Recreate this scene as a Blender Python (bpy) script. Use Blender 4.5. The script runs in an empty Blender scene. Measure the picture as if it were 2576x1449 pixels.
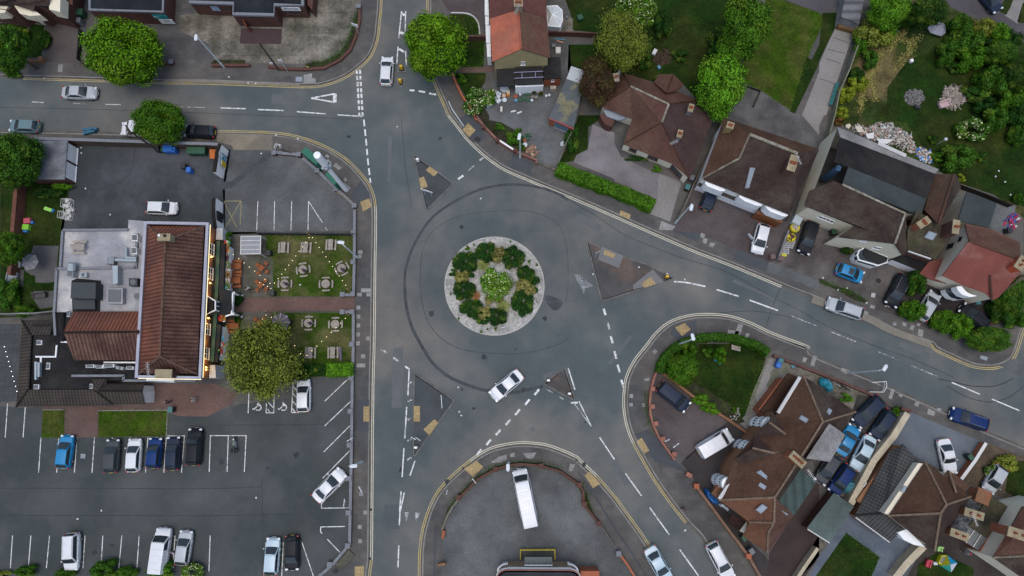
import bpy, math, random
import numpy as np
from mathutils import Vector, Matrix
from math import radians as R, sin, cos, pi, atan2, hypot
random.seed(7); rng = np.random.default_rng(7)
S = bpy.context.scene
COL = S.collection
# ------------------------------------------------------------ camera model
F = 1780.0; H = 90.0
NX, NY = 1308.0, 1008.0            # the point straight below the camera
Dc = Vector((NX-1288, 724.5-NY, -F)).normalized()
Zc = -Dc
Xc = (Vector((1,0,0)) - Zc*Zc.x).normalized()
Yc = Zc.cross(Xc)
RW = Matrix((Xc, Yc, Zc))          # camera -> world
def W(px, py, z=0.0):
    d = RW @ Vector((px-1288.0, 724.5-py, -F))
    t = (z-H)/d.z
    return Vector((d.x*t, d.y*t, z))
def T(cr, s, z=None):
    c, r = int(cr[0]), int(cr[1]); out = []
    for w in s.split():
        v = [float(k) for k in w.split(',')]
        p = (515.2*c+0.2*v[0], 289.8*r+0.2*v[1])
        if len(v) > 2: p += (v[2],)
        elif z is not None: p += (z,)
        out.append(p)
    return out
def O(s, z=None):
    out = []
    for w in s.split():
        v = [float(k) for k in w.split(',')]
        out.append(tuple(v) + ((z,) if (z is not None and len(v) < 3) else ()))
    return out
def WP(pts, z=0.0):
    return [W(p[0], p[1], p[2] if len(p) > 2 else z) for p in pts]
def smooth(P, n=6, closed=False):
    out = []; N = len(P)
    for i in range(N if closed else N-1):
        if closed: a,b,c,d = P[i-1],P[i],P[(i+1)%N],P[(i+2)%N]
        else: a,b,c,d = P[max(i-1,0)],P[i],P[i+1],P[min(i+2,N-1)]
        for k in range(n):
            t = k/n
            out.append(((b*2)+(c-a)*t+(a*2-b*5+c*4-d)*t*t+(b*3-a-c*3+d)*t**3)*0.5)
    if not closed: out.append(P[-1].copy())
    return out
# ------------------------------------------------------------ materials
MATS = {}
SC={'asphalt_car_park':.86,'paving_slabs':.84,'asphalt_yard':.82,'lawn_dark':.85,'lawn_mid':.75,'lawn_worn':.8,'rough_grass':.8,'mottled_concrete':.88,'plain_tiles_brown':.82,'plain_tiles_dark':.7,'plain_tiles_plum':.85,'black_felt':.5,'grey_green_felt':.72,'dark_membrane':.45,'brown_pantiles':.72,'grey_slate':.75,'mossy_tiles':.65,'weathered_tiles':.85,'plum_brown_tiles':.8,'buff_pebbledash':1.45,'cream_render':1.3,'white_render':1.25,'white_upvc':1.12,'purple_block_paving':.85,'plum_tarmac':.78,'dark_plum_tarmac':.6,'soil_bed':.6,'grey_rear_yard':.75,'dark_paving':.7,'oily_yard':.7,'maroon_paving':.75,'dark_block_paving':.75,'island_surfacing':1.15,'grey_yard_tiles':.5,'grey_flags':.7,'patio_flags':.9,'brown_brick':1.2}
def nt(m): m.use_nodes = True; return m.node_tree
def mat(name, c, v=0.15, rough=0.85, s1=0.25, s2=6.0, c2=None, c2f=0.5, c2s=0.15, bump=0.0, metal=0.0, brick=None, uvt=None, objcol=False, spec=0.12, coat=0, edge=(0.42,0.6), bc=None, voro=None):
    if name in MATS: return MATS[name]
    f_=SC.get(name,1); c=tuple(k*f_ for k in c); c2=c2 and tuple(k*f_ for k in c2)
    m = bpy.data.materials.new(name); t = nt(m); N = t.nodes; L = t.links
    b = N['Principled BSDF']; b.inputs['Roughness'].default_value = rough; b.inputs['Metallic'].default_value = metal
    b.inputs['Specular IOR Level'].default_value = spec; b.inputs['Coat Weight'].default_value = coat
    geo = N.new('ShaderNodeNewGeometry')
    def noise(sc, det=3, rg=0.6):
        n = N.new('ShaderNodeTexNoise'); n.inputs['Scale'].default_value = sc; n.inputs['Detail'].default_value = det; n.inputs['Roughness'].default_value = rg
        L.new(geo.outputs['Position'], n.inputs['Vector']); return n.outputs['Fac']
    def ramp(src, a, b_, lo, hi):
        r = N.new('ShaderNodeMapRange'); r.inputs[1].default_value = a; r.inputs[2].default_value = b_; r.inputs[3].default_value = lo; r.inputs[4].default_value = hi
        L.new(src, r.inputs[0]); return r.outputs[0]
    def mix(f, A, B, bt='MIX'):
        x = N.new('ShaderNodeMix'); x.data_type = 'RGBA'; x.blend_type = bt
        for val, idx in ((f,0),(A,6),(B,7)):
            if isinstance(val, (int,float)): x.inputs[idx].default_value = val
            elif isinstance(val, tuple): x.inputs[idx].default_value = (*val,1) if len(val)==3 else val
            else: L.new(val, x.inputs[idx])
        return x.outputs[2]
    if objcol:
        oi = N.new('ShaderNodeObjectInfo'); col = oi.outputs['Color']
    else: col = tuple(c)
    if bc: col = mix(bc[1], col, bc[0])
    if c2: col = mix(ramp(noise(c2s,4,0.62), edge[0], edge[1], 0, c2f), col, tuple(c2))
    bumps = []
    if brick:   # (width, height, mortar colour, mortar size, uses uv, offset, contrast)
        bw,bh,mc,ms,uv,of,ct = brick
        bt = N.new('ShaderNodeTexBrick'); bt.offset = of
        bt.inputs['Color1'].default_value = (1-ct,)*3+(1,); bt.inputs['Color2'].default_value = (1+ct,)*3+(1,)
        bt.inputs['Mortar'].default_value = (*mc,1); bt.inputs['Scale'].default_value = 1.0
        bt.inputs['Mortar Size'].default_value = ms; bt.inputs['Brick Width'].default_value = bw; bt.inputs['Row Height'].default_value = bh
        bt.inputs['Mortar Smooth'].default_value = 0.4
        if uv:
            tc = N.new('ShaderNodeTexCoord'); L.new(tc.outputs['UV'], bt.inputs['Vector'])
        else: L.new(geo.outputs['Position'], bt.inputs['Vector'])
        col = mix(1.0, col, bt.outputs['Color'], 'MULTIPLY')
    if uvt:     # (pitch across, pitch up, strength across, strength up): pantile ribs and courses
        tc = N.new('ShaderNodeTexCoord'); sp = N.new('ShaderNodeSeparateXYZ'); L.new(tc.outputs['UV'], sp.inputs[0])
        for i,(p,st) in enumerate(((uvt[0],uvt[2]),(uvt[1],uvt[3]))):
            if not st: continue
            mm = N.new('ShaderNodeMath'); mm.operation='MULTIPLY'; L.new(sp.outputs[i], mm.inputs[0]); mm.inputs[1].default_value = 1.0/p
            fr = N.new('ShaderNodeMath'); fr.operation='FRACT'; L.new(mm.outputs[0], fr.inputs[0])
            pp = N.new('ShaderNodeMath'); pp.operation='PINGPONG'; L.new(fr.outputs[0], pp.inputs[0]); pp.inputs[1].default_value = 0.5
            g = ramp(pp.outputs[0], 0.0, 0.35, 1-st, 1+st*0.35)
            col = mix(1.0, col, g, 'MULTIPLY'); bumps.append((ramp(pp.outputs[0],0,0.5,0,1), 0.05*st))
    if voro:
        vo = N.new('ShaderNodeTexVoronoi'); vo.inputs['Scale'].default_value = voro[0]; L.new(geo.outputs['Position'], vo.inputs['Vector'])
        sx = N.new('ShaderNodeSeparateColor'); L.new(vo.outputs['Color'], sx.inputs[0])
        col = mix(1.0, col, ramp(sx.outputs[0],0,1,1-voro[1],1+voro[1]), 'MULTIPLY')
    col = mix(1.0, col, ramp(noise(s1,4,0.65), 0.3, 0.7, 1-v, 1+v), 'MULTIPLY')
    fine = noise(s2, 2, 0.7)
    col = mix(1.0, col, ramp(fine, 0.3, 0.7, 1-v*0.9, 1+v*0.9), 'MULTIPLY')
    if isinstance(col, tuple): b.inputs['Base Color'].default_value = (*col,1)
    else: L.new(col, b.inputs['Base Color'])
    if bump: bumps.append((fine, bump))
    prev = None
    for src, st in bumps:
        bp = N.new('ShaderNodeBump'); bp.inputs['Strength'].default_value = 0.7; bp.inputs['Distance'].default_value = st
        L.new(src, bp.inputs['Height'])
        if prev: L.new(prev, bp.inputs['Normal'])
        prev = bp.outputs[0]
    if prev: L.new(prev, b.inputs['Normal'])
    MATS[name] = m; return m
def plain(name, c, rough=0.5, metal=0.0, coat=0.0, spec=0.4):
    """hardly varied finish: paint, plastic, metal"""
    return mat(name, c, v=0.05, rough=rough, s1=1.5, s2=18, metal=metal, coat=coat, spec=spec)
def emis(name, c, st):
    if name in MATS: return MATS[name]
    m = bpy.data.materials.new(name); t = nt(m); b = t.nodes['Principled BSDF']
    b.inputs['Base Color'].default_value = (*c,1); b.inputs['Emission Color'].default_value = (*c,1); b.inputs['Emission Strength'].default_value = st
    MATS[name] = m; return m
def leafmat(name, trans=0.25):
    if name in MATS: return MATS[name]
    m = mat(name, (0,0,0), v=0.42, rough=0.6, s1=0.9, s2=4.0, objcol=True, spec=0.1)
    return m
# ------------------------------------------------------------ objects
ORG = {}
def tag(o, label=None, cat=None, group=None, kind=None):
    if label: o['label'] = label
    if cat: o['category'] = cat
    if group: o['group'] = group
    if kind: o['kind'] = kind
    return o
def thing(name, label, cat, loc, group=None):
    o = bpy.data.objects.new(name, None); COL.objects.link(o); o.location = loc
    o.empty_display_size = 0.2
    ORG[o.name] = Vector(loc)
    return tag(o, label, cat, group)
class MB:
    def __init__(s): s.v=[]; s.f=[]; s.m=[]; s.mi=0; s.uv=None
    def add(s, vs, fs):
        n=len(s.v); s.v += [tuple(v) for v in vs]; s.f += [tuple(i+n for i in f) for f in fs]; s.m += [s.mi]*len(fs); return s
    def box(s, c, d, rz=0.0, tilt=None, taper=1.0):
        x,y,z = d[0]/2,d[1]/2,d[2]/2; M = Matrix.Rotation(rz,3,'Z')
        if tilt is not None: M = M @ tilt
        vs=[]
        for sx,sy,sz in ((-1,-1,-1),(1,-1,-1),(1,1,-1),(-1,1,-1),(-1,-1,1),(1,-1,1),(1,1,1),(-1,1,1)):
            k = taper if sz>0 else 1
            vs.append(Vector(c)+M@Vector((sx*x*k,sy*y*k,sz*z)))
        return s.add(vs,[(3,2,1,0),(4,5,6,7),(0,1,5,4),(1,2,6,5),(2,3,7,6),(3,0,4,7)])
    def prism(s, P, z0, z1, bottom=True):
        P=[Vector((p[0],p[1])) for p in P]
        a=sum(P[i-1].x*P[i].y-P[i].x*P[i-1].y for i in range(len(P)))
        if a<0: P=P[::-1]
        n=len(P); vs=[(p.x,p.y,z0) for p in P]+[(p.x,p.y,z1) for p in P]
        fs=[tuple(range(n,2*n))]+[(i,(i+1)%n,n+(i+1)%n,n+i) for i in range(n)]
        if bottom: fs.append(tuple(range(n-1,-1,-1)))
        return s.add(vs,fs)
    def sheet(s, P, z):
        P=[Vector((p[0],p[1])) for p in P]
        a=sum(P[i-1].x*P[i].y-P[i].x*P[i-1].y for i in range(len(P)))
        if a<0: P=P[::-1]
        return s.add([(p.x,p.y,z) for p in P],[tuple(range(len(P)))])
    def poly(s, P): return s.add(P,[tuple(range(len(P)))])
    def tube(s, a, b, r0, r1=None, n=8, cap=True):
        r1 = r0 if r1 is None else r1; a=Vector(a); b=Vector(b); d=(b-a).normalized()
        u=d.orthogonal().normalized(); w=d.cross(u); vs=[]
        for p,r in ((a,r0),(b,r1)):
            for k in range(n): vs.append(p+(u*cos(2*pi*k/n)+w*sin(2*pi*k/n))*r)
        fs=[(k,(k+1)%n,n+(k+1)%n,n+k) for k in range(n)]
        if cap: fs += [tuple(range(n-1,-1,-1)), tuple(range(n,2*n))]
        return s.add(vs,fs)
    def path(s, P, r, n=6):
        for a,b in zip(P[:-1],P[1:]): s.tube(a,b,r,r,n)
        return s
    def lathe(s, c, prof, n=12):
        vs=[]; c=Vector(c)
        for r,z in prof:
            for k in range(n): vs.append(c+Vector((r*cos(2*pi*k/n), r*sin(2*pi*k/n), z)))
        fs=[]
        for j in range(len(prof)-1):
            for k in range(n): fs.append((j*n+k,j*n+(k+1)%n,(j+1)*n+(k+1)%n,(j+1)*n+k))
        fs.append(tuple(range((len(prof)-1)*n,len(prof)*n))); fs.append(tuple(range(n-1,-1,-1)))
        return s.add(vs,fs)
    def ball(s, c, r, n=8, m=5, sz=1.0):
        prof=[(max(r*sin(pi*j/m),0.001), -r*cos(pi*j/m)*sz) for j in range(m+1)]
        return s.lathe(c, prof, n)
    def strip(s, P, w, z, off=0.0, ends=0):
        n=len(P)
        if n<2: return s
        Lp=[];Rp=[]
        for i,p in enumerate(P):
            d=(P[min(i+1,n-1)]-P[max(i-1,0)]); d=Vector((d.x,d.y)); 
            if d.length<1e-6: d=Vector((1,0))
            d.normalize(); nn=Vector((-d.y,d.x))
            Lp.append(Vector((p.x,p.y))+nn*(off+w/2)); Rp.append(Vector((p.x,p.y))+nn*(off-w/2))
        vs=[(q.x,q.y,z) for q in Lp]+[(q.x,q.y,z) for q in Rp]
        return s.add(vs,[(n+i,n+i+1,i+1,i) for i in range(n-1)])
    def wall(s, P, w, z0, z1):
        """a wall of width w along an open path"""
        n=len(P); Lp=[];Rp=[]
        for i,p in enumerate(P):
            d=(P[min(i+1,n-1)]-P[max(i-1,0)]); d=Vector((d.x,d.y)); d.normalize(); nn=Vector((-d.y,d.x))
            Lp.append(Vector((p.x,p.y))+nn*w/2); Rp.append(Vector((p.x,p.y))-nn*w/2)
        return s.prism(Lp+Rp[::-1], z0, z1)
    def build(s, name, mats, parent=None, world=True, sm=False, uv=False, mods=None, org=None):
        me=bpy.data.meshes.new(name)
        off=Vector((0,0,0))
        root=parent
        while root is not None and root.parent is not None: root=root.parent
        if world and root is not None: off=ORG.get(root.name, Vector((0,0,0)))
        if org is not None: off=Vector(org)
        me.from_pydata([(v[0]-off.x,v[1]-off.y,v[2]-off.z) for v in s.v],[],s.f)
        if not isinstance(mats,(list,tuple)): mats=[mats]
        for m in mats: me.materials.append(m)
        if len(mats)>1: me.polygons.foreach_set('material_index', s.m)
        if uv:
            ul=me.uv_layers.new(name='UVMap')
            for p in me.polygons:
                n=p.normal
                u=Vector((0,0,1)).cross(n)
                if u.length<0.05: u=Vector((1,0,0))
                u.normalize(); v=n.cross(u)
                for li in p.loop_indices:
                    co=me.vertices[me.loops[li].vertex_index].co
                    ul.data[li].uv=(co.dot(u),co.dot(v))
        if sm: me.polygons.foreach_set('use_smooth',[True]*len(me.polygons))
        me.update()
        o=bpy.data.objects.new(name,me); COL.objects.link(o)
        if parent is not None: o.parent=parent
        if org is not None: o.location=off
        for k,kw in (mods or []):
            md=o.modifiers.new(k,k)
            for a,b in kw.items(): setattr(md,a,b)
        return o
def copy_tree(o, parent=None):
    c=o.copy(); COL.objects.link(c)
    if parent is not None: c.parent=parent
    for ch in list(o.children): copy_tree(ch,c)
    return c
def struct(name, mb, m, **k):
    o=mb.build(name,m,**k); o['kind']='structure'; return o
def seg(*a): return [Vector(p) for p in a]
def dashes(mb, P, w, z, on, off_, start=0.0, off=0.0):
    L=[0]
    for a,b in zip(P[:-1],P[1:]): L.append(L[-1]+(Vector((b.x-a.x,b.y-a.y))).length)
    def at(s):
        for i in range(len(L)-1):
            if s<=L[i+1] or i==len(L)-2:
                t=(s-L[i])/max(L[i+1]-L[i],1e-6); return P[i].lerp(P[i+1],t)
    s0=start
    while s0<L[-1]:
        e=min(s0+on,L[-1]); k=max(2,int((e-s0)/1.0)+1)
        mb.strip([at(s0+(e-s0)*i/(k-1)) for i in range(k)],w,z,off); s0+=on+off_
def offset_path(P, d):
    out=[];n=len(P)
    for i,p in enumerate(P):
        t=P[min(i+1,n-1)]-P[max(i-1,0)]; t=Vector((t.x,t.y)).normalized()
        out.append(Vector((p.x-t.y*d,p.y+t.x*d,p.z)))
    return out
def cen(P): return sum((Vector((p[0],p[1],0)) for p in P),Vector((0,0,0)))/len(P)
PV=0.12   # pavement level
G1,G2,G3,G4=0.13,0.136,0.142,0.148
# ------------------------------------------------------------ surfaces
A_road=mat('asphalt_road',(0.080,0.098,0.099),v=0.18,s1=0.10,s2=7,c2=(0.148,0.136,0.120),c2f=0.9,c2s=0.05,edge=(.44,.66),rough=0.9,bump=0.01)
A_ring=mat('asphalt_roundabout',(0.112,0.118,0.121),v=0.13,s1=0.16,s2=9,c2=(0.142,0.135,0.127),c2f=0.8,c2s=0.09,rough=0.9,bump=0.01)
A_park=mat('asphalt_car_park',(0.057,0.068,0.067),v=0.18,s1=0.12,s2=8,c2=(0.096,0.100,0.100),c2f=0.7,c2s=0.10,rough=0.9,bump=0.01)
A_yard=mat('asphalt_yard',(0.052,0.061,0.064),v=0.25,s1=0.2,s2=7,c2=(0.095,0.10,0.11),c2f=0.8,c2s=0.13,rough=0.9,bump=0.01)
A_light=mat('asphalt_worn',(0.112,0.119,0.119),v=0.22,s1=0.18,s2=6,c2=(0.066,0.070,0.070),c2f=0.8,c2s=0.12,rough=0.9,bump=0.01)
A_dark=mat('asphalt_patch',(0.062,0.068,0.074),v=0.14,s1=0.3,s2=9,rough=0.9)
M_pave=mat('paving_slabs',(0.122,0.114,0.103),v=0.16,s1=0.3,s2=7,brick=(0.95,0.63,(0.78,0.78,0.76),0.012,False,0.5,0.10),c2=(0.075,0.078,0.080),c2f=0.75,c2s=0.12,rough=0.92)
M_slab=mat('pale_slab',(0.24,0.24,0.23),v=0.15,s1=0.8,s2=9,brick=(0.6,0.6,(0.6,0.6,0.6),0.02,False,0.5,0.1))
M_kerb=mat('kerb_stone',(0.19,0.185,0.17),v=0.2,s1=0.8,s2=7,brick=(0.9,7.0,(0.6,0.6,0.6),0.02,False,0.0,0.08))
M_conc=mat('mottled_concrete',(0.205,0.19,0.155),v=0.32,s1=0.45,s2=4,c2=(0.085,0.080,0.062),c2f=0.9,c2s=0.22,brick=(4.1,3.1,(0.55,0.55,0.48),0.03,False,0.5,0.14),bump=0.01)
M_slabdrive=mat('drive_slabs',(0.24,0.23,0.215),v=0.22,s1=0.4,s2=6,c2=(0.14,0.135,0.125),c2f=0.6,c2s=0.2,rough=0.9)
M_gravel=mat('grey_gravel_drive',(0.19,0.18,0.185),v=0.2,s1=0.3,s2=9,c2=(0.12,0.11,0.11),c2f=0.6,c2s=0.16)
M_block=mat('purple_block_paving',(0.085,0.070,0.070),v=0.18,s1=0.25,s2=8,c2=(0.13,0.115,0.115),c2f=0.6,c2s=0.14,brick=(0.2,0.1,(0.75,0.75,0.75),0.008,False,0.5,0.12))
M_redpath=mat('red_brick_paving',(0.135,0.083,0.070),v=0.16,s1=0.3,s2=8,c2=(0.10,0.075,0.068),c2f=0.6,c2s=0.2,brick=(0.2,0.1,(0.7,0.7,0.7),0.008,False,0.5,0.14))
M_mat=mat('plum_paving',(0.060,0.040,0.042),v=0.12,s1=0.5,s2=10)
M_patio=mat('patio_flags',(0.115,0.108,0.092),v=0.22,s1=0.4,s2=7,c2=(0.07,0.075,0.05),c2f=0.6,c2s=0.25,brick=(0.9,0.6,(0.55,0.55,0.5),0.02,False,0.37,0.16))
M_tact=mat('tactile_paving',(0.33,0.25,0.125),v=0.14,s1=0.8,s2=12,brick=(0.45,0.45,(0.6,0.6,0.6),0.02,False,0.0,0.08))
M_tar=mat('joint_tar',(0.034,0.036,0.038),v=0.3,s1=1,s2=8,rough=0.7)
M_white=mat('road_paint_white',(0.62,0.63,0.61),v=0.16,s1=1.5,s2=10,c2=(0.2,0.21,0.21),c2f=0.85,c2s=2.4,edge=(0.50,0.64))
M_worn=mat('road_paint_worn',(0.42,0.43,0.42),v=0.2,s1=1.5,s2=10,c2=(0.12,0.12,0.12),c2f=0.95,c2s=2.6,edge=(0.46,0.54))
M_yel=mat('road_paint_yellow',(0.42,0.33,0.13),v=0.14,s1=1.5,s2=10,c2=(0.30,0.27,0.2),c2f=0.7,c2s=0.5)
M_cream=mat('road_paint_cream',(0.50,0.47,0.37),v=0.14,s1=1.5,s2=10)
M_lawn=mat('lawn_mid',(0.038,0.078,0.004),v=0.32,s1=0.5,s2=4,c2=(0.075,0.082,0.018),c2f=0.75,c2s=0.3,bump=0.03,rough=0.95)
M_lawnw=mat('lawn_worn',(0.034,0.070,0.005),v=0.30,s1=0.5,s2=4.5,c2=(0.125,0.115,0.05),c2f=0.85,c2s=0.22,bump=0.03,rough=0.95)
M_lawnd=mat('lawn_dark',(0.011,0.032,0.003),v=0.4,s1=0.4,s2=3.5,c2=(0.034,0.042,0.008),c2f=0.7,c2s=0.16,bump=0.03,rough=0.95)
M_wild=mat('rough_grass',(0.030,0.050,0.010),v=0.4,s1=0.4,s2=3.5,c2=(0.165,0.130,0.058),c2f=0.9,c2s=0.075,edge=(0.5,0.6),bump=0.05,rough=0.95)
M_soil=mat('soil_bed',(0.050,0.044,0.032),v=0.4,s1=0.8,s2=5,c2=(0.05,0.07,0.02),c2f=0.85,c2s=0.5,bump=0.04)
M_earth=mat('bare_earth',(0.085,0.066,0.045),v=0.3,s1=0.5,s2=5,bump=0.03)
M_shingle=mat('pale_shingle',(0.36,0.355,0.33),v=0.34,s1=0.5,s2=4,c2=(0.22,0.22,0.19),c2f=0.6,c2s=0.35,bump=0.02)
M_slate=mat('blue_grey_resin',(0.105,0.125,0.145),v=0.12,s1=0.4,s2=12,c2=(0.15,0.165,0.18),c2f=0.4,c2s=0.2)
M_bedi=mat('island_surfacing',(0.060,0.058,0.056),v=0.2,s1=0.4,s2=8,c2=(0.105,0.075,0.058),c2f=0.7,c2s=0.25,edge=(0.5,0.62))

# base ground and road
mb=MB(); mb.box((0,10,-0.35),(900,700,0.5)); struct('ground',mb,mat('far_ground',(0.06,0.07,0.035),v=0.3,s1=0.05,s2=0.6))
mb=MB(); mb.prism([W(-260,-200),W(2850,-200),W(2850,1660),W(-260,1660)],-0.09,0.0); struct('road',mb,A_road)

def block(name, line, sgn, close, segs, m=M_pave, kd=0.34):
    """line: centre of the double lines; kerb lies kd m inside of it; close: off-frame corners"""
    P=smooth(WP(line),5)
    K=offset_path(P,sgn*kd)
    mb=MB(); mb.prism(K+WP(close),-0.08,PV); struct('pavement',mb,m)
    mb=MB(); mb.strip(K,0.16,PV+0.004,sgn*0.10); struct('kerb',mb,M_kerb)
    mb=MB(); mb.strip(K,0.34,0.003,-sgn*0.12); struct('gutter',mb,mat('gutter_grit',(0.10,0.095,0.082),v=0.3,s1=0.5,s2=6))
    for i0,i1,m2 in segs:
        q=P[i0*5:i1*5+1]
        mb=MB(); mb.strip(q,0.10,0.008,0.11); mb.strip(q,0.10,0.008,-0.11); struct('double_line',mb,m2)
    return P
nw=O('-220,190 0,196')+T('00','290,990 1300,1020 2000,1045')+T('10','0,1050 800,1080 1200,1095 1450,1085 1700,1010 1900,890 2080,720 2170,500 2200,250 2220,0')+O('961,-160')
block('nw',nw,1,O('-220,-180'),[(2,15,M_yel)])
w_=O('-220,322 0,326 120,328 330,333 480,336')+T('11','140,205 600,210 900,225 1150,265 1400,345 1620,450 1800,570 1950,720 2060,860 2120,1000 2145,1150 2150,1449')+T('12','2140,500 2130,1449')+T('13','2120,300 2110,1100')+T('14','2105,300 2100,900 2095,1250 2070,1449')+O('915,1600')
block('w',w_,-1,O('-220,1600'),[(5,15,M_yel),(15,23,M_cream),(23,25,M_yel)])
ne=O('1071,-160')+T('20','225,0 225,300 235,700 290,980 360,1160 440,1340')+O('1128,290')+T('21','580,120 720,300 870,450 1030,580 1200,690 1450,800 1750,925 2150,1090')+O('1546,545 1625,580 1738,629 1846,671 1966,721 2078,765 2120,781 2181,801 2261,841 2337,866')+T('43','1460,55 1700,170 1900,255 2050,285 2200,285 2350,240 2450,155 2500,40')+O('2576,830 2600,780 2700,600')
block('ne',ne,1,O('2850,600 2850,-180'),[(1,7,M_yel),(7,16,M_cream),(16,20,M_cream),(25,35,M_yel)])
se=O('2800,1235 2700,1175 2576,1121 2461,1073 2371,1029 2217,961 2061,897')+T('33','2450,40')+T('32','2400,1449 2000,1300 1700,1160 1450,1080 1200,1055 950,1070 700,1150')+O('1650,838')+T('33','400,0 250,190 150,400 120,600 120,800 160,1020 240,1230 360,1449')+T('34','500,240 680,500 900,780 1060,945 1160,1090 1450,1449')+O('1905,1600')
block('se',se,1,O('2800,1600'),[(7,15,M_cream),(15,22,M_cream),(22,26,M_yel)])
so=T('14','2900,2200')+O('1052,1600')+T('24','120,1449 130,1100 180,800 300,480 480,240 760,0')+T('23','1000,1300 1250,1235 1450,1220 1700,1245 1900,1310 2100,1400')+T('24','2150,0 2350,190')+T('34','0,450 200,720 330,900 450,1080 720,1440')+O('1790,1600')
so=so[1:]
block('s',so,-1,[],[(1,6,M_yel),(6,14,M_cream),(14,18,M_yel)])
# road on the far right beyond the corner, and the lane at the top right
mb=MB(); mb.sheet(WP(T('43','2240,235 2450,160 2640,240 2700,500 2576,400')),0.009); struct('footway',mb,A_light)

def rpoly(P,r=.35):
    out=[];n=len(P)
    for i,p in enumerate(P):
        a,b=P[i-1]-p,P[(i+1)%n]-p; ra=min(r,a.length*.45); rb=min(r,b.length*.45); A=p+a.normalized()*ra; B=p+b.normalized()*rb
        out+=[A,(A+B+p*2)/4,B]
    return out
def island(pts, m=M_bedi, r=2):
    P=rpoly(WP(pts))
    mb=MB(); mb.prism(P,-0.05,PV); struct('traffic_island',mb,mat('island_kerb',(.125,.122,.115),v=.3,s1=.8,s2=6))
    c=cen(P); Q=[]
    n=len(P); sa=sum(P[i-1].x*P[i].y-P[i].x*P[i-1].y for i in range(n))
    for i in range(n):
        t=P[(i+1)%n]-P[i-1]; t=Vector((t.x,t.y,0)).normalized(); nn=Vector((-t.y,t.x,0))
        if sa<0: nn=-nn
        Q.append(P[i]+nn*0.17)
    mb=MB(); mb.sheet(Q,G1); struct('island_surface',mb,m)
A_isl=mat('island_asphalt',(0.058,0.065,0.068),v=0.18,s1=0.4,s2=8,rough=0.9)
island(T('21','38,498 75,515 230,620 545,850 545,885 235,1190 195,1180 120,830'),A_isl)
island(T('22','2225,150 2255,145 2400,205')+T('32','0,285 400,420 740,585 742,615 380,730 0,855')+T('22','2430,900 2400,870 2320,550'))
island(T('23','50,370 75,348 300,500 562,680 560,715 300,1060 80,1390 48,1395 40,1000'),A_isl)
island(T('23','1930,290 1962,285 2020,470 2082,670 2062,690 1880,600 1692,492 1692,472 1800,380'))
for s in (T('10','2430,840 2525,840 2530,910 2425,910'),T('10','2420,990 2520,990 2510,1060 2465,1110 2425,1060')):
    P=WP(s); mb=MB(); mb.prism(P,-0.05,PV); struct('traffic_island',mb,M_kerb)
    c=cen(P); mb=MB(); mb.sheet([c+(p-c)*0.78 for p in P],G1); struct('island_surface',mb,A_isl)
# island inlays
mb=MB()
for s in (T('23','62,690 300,760 370,820 390,900 80,1180 45,1170 55,700'),): mb.sheet(WP(s),G2)
struct('island_path',mb,A_dark)
mb=MB(); mb.sheet(WP(T('32','-160,200 110,320 55,475 -210,370')),G2); mb.sheet(WP(T('32','230,690 480,492 625,650 240,745')),G2); struct('island_path',mb,mat('pale_path',(0.15,0.15,0.15),v=0.1,s1=.5,s2=8))
# central island
mb=MB(); r=6.35
ce=[W(1243.9+125.9*cos(a*pi/48),720+124.6*sin(a*pi/48)) for a in range(96)]
mb.prism(ce,-0.05,0.14); struct('roundabout_kerb',mb,mat('white_kerb',(0.36,0.35,0.32),v=0.2,s1=.7,s2=8))
c0=cen(ce); mb=MB(); mb.sheet([c0+(p-c0)*0.975 for p in ce],0.15); struct('shingle_bed',mb,M_shingle)
# tar joints and tyre scrub arcs
mb=MB()
def arc(pts,w,z=0.011): mb.strip(smooth(WP(pts),8),w,z)
arc(O('1430,503 1400,486 1350,470 1288,464 1225,472 1180,488 1130,515 1090,545 1062,580 1035,630 1020,680 1018,720'),0.34)
arc(O('1018,720 1022,770 1035,820 1062,873 1090,915 1130,948 1180,970 1235,985 1290,988 1330,980 1366,972'),0.40)
arc(O('1061,640 1057,710 1066,780 1090,830 1130,865 1180,883 1250,889 1320,888 1400,868 1430,850'),0.09)
arc(O('1061,640 1075,600 1105,568 1160,543 1240,532 1330,532 1400,560 1425,620 1429,710 1424,760'),0.06)
mb.sheet(smooth(WP(T('22','1700,860 1720,820 1830,840 1915,890 1920,940 1860,1000 1800,1000 1740,930')),3,True),0.0115)
struct('tar_joint',mb,mat('scrubbed_tar',(0.055,0.060,0.064),v=0.3,s1=1,s2=8,rough=0.75))
mb=MB()
arc(O('1428,500 1460,520 1510,550 1570,590 1640,620 1720,650 1830,685 1930,740 2010,780 2080,820 2200,870 2300,905 2400,950'),0.06)
arc(T('32','2090,720 2010,900 1900,1230'),0.06)
arc(T('43','1500,420 1700,460 1900,505 2150,515 2300,480 2440,410'),0.10); arc(T('43','1600,500 1800,620 2000,690 2200,705 2400,640 2560,520'),0.08)
arc(T('33','430,2600 431,2601'),0.01)
arc(O('0,270 300,277 600,288 900,300'),0.05)
arc(O('1010,300 1020,420 1035,520'),0.05)
arc(O('1800,788 1900,783 2000,800'),0.05)
for s in (T('11','490,260 520,245 600,240 612,265 560,285 500,285'),T('11','1780,260 1830,250 1840,280 1800,292'),T('21','625,1400 650,1375 685,1405 655,1440'),T('14','2065,600 2105,595 2105,630 2070,630'),T('14','2060,1215 2090,1212 2090,1245 2062,1245')):
    mb.sheet(WP(s),0.0125 if s[0][0]>900 else 0.0125)
struct('tar_joint',mb,M_tar)
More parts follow.
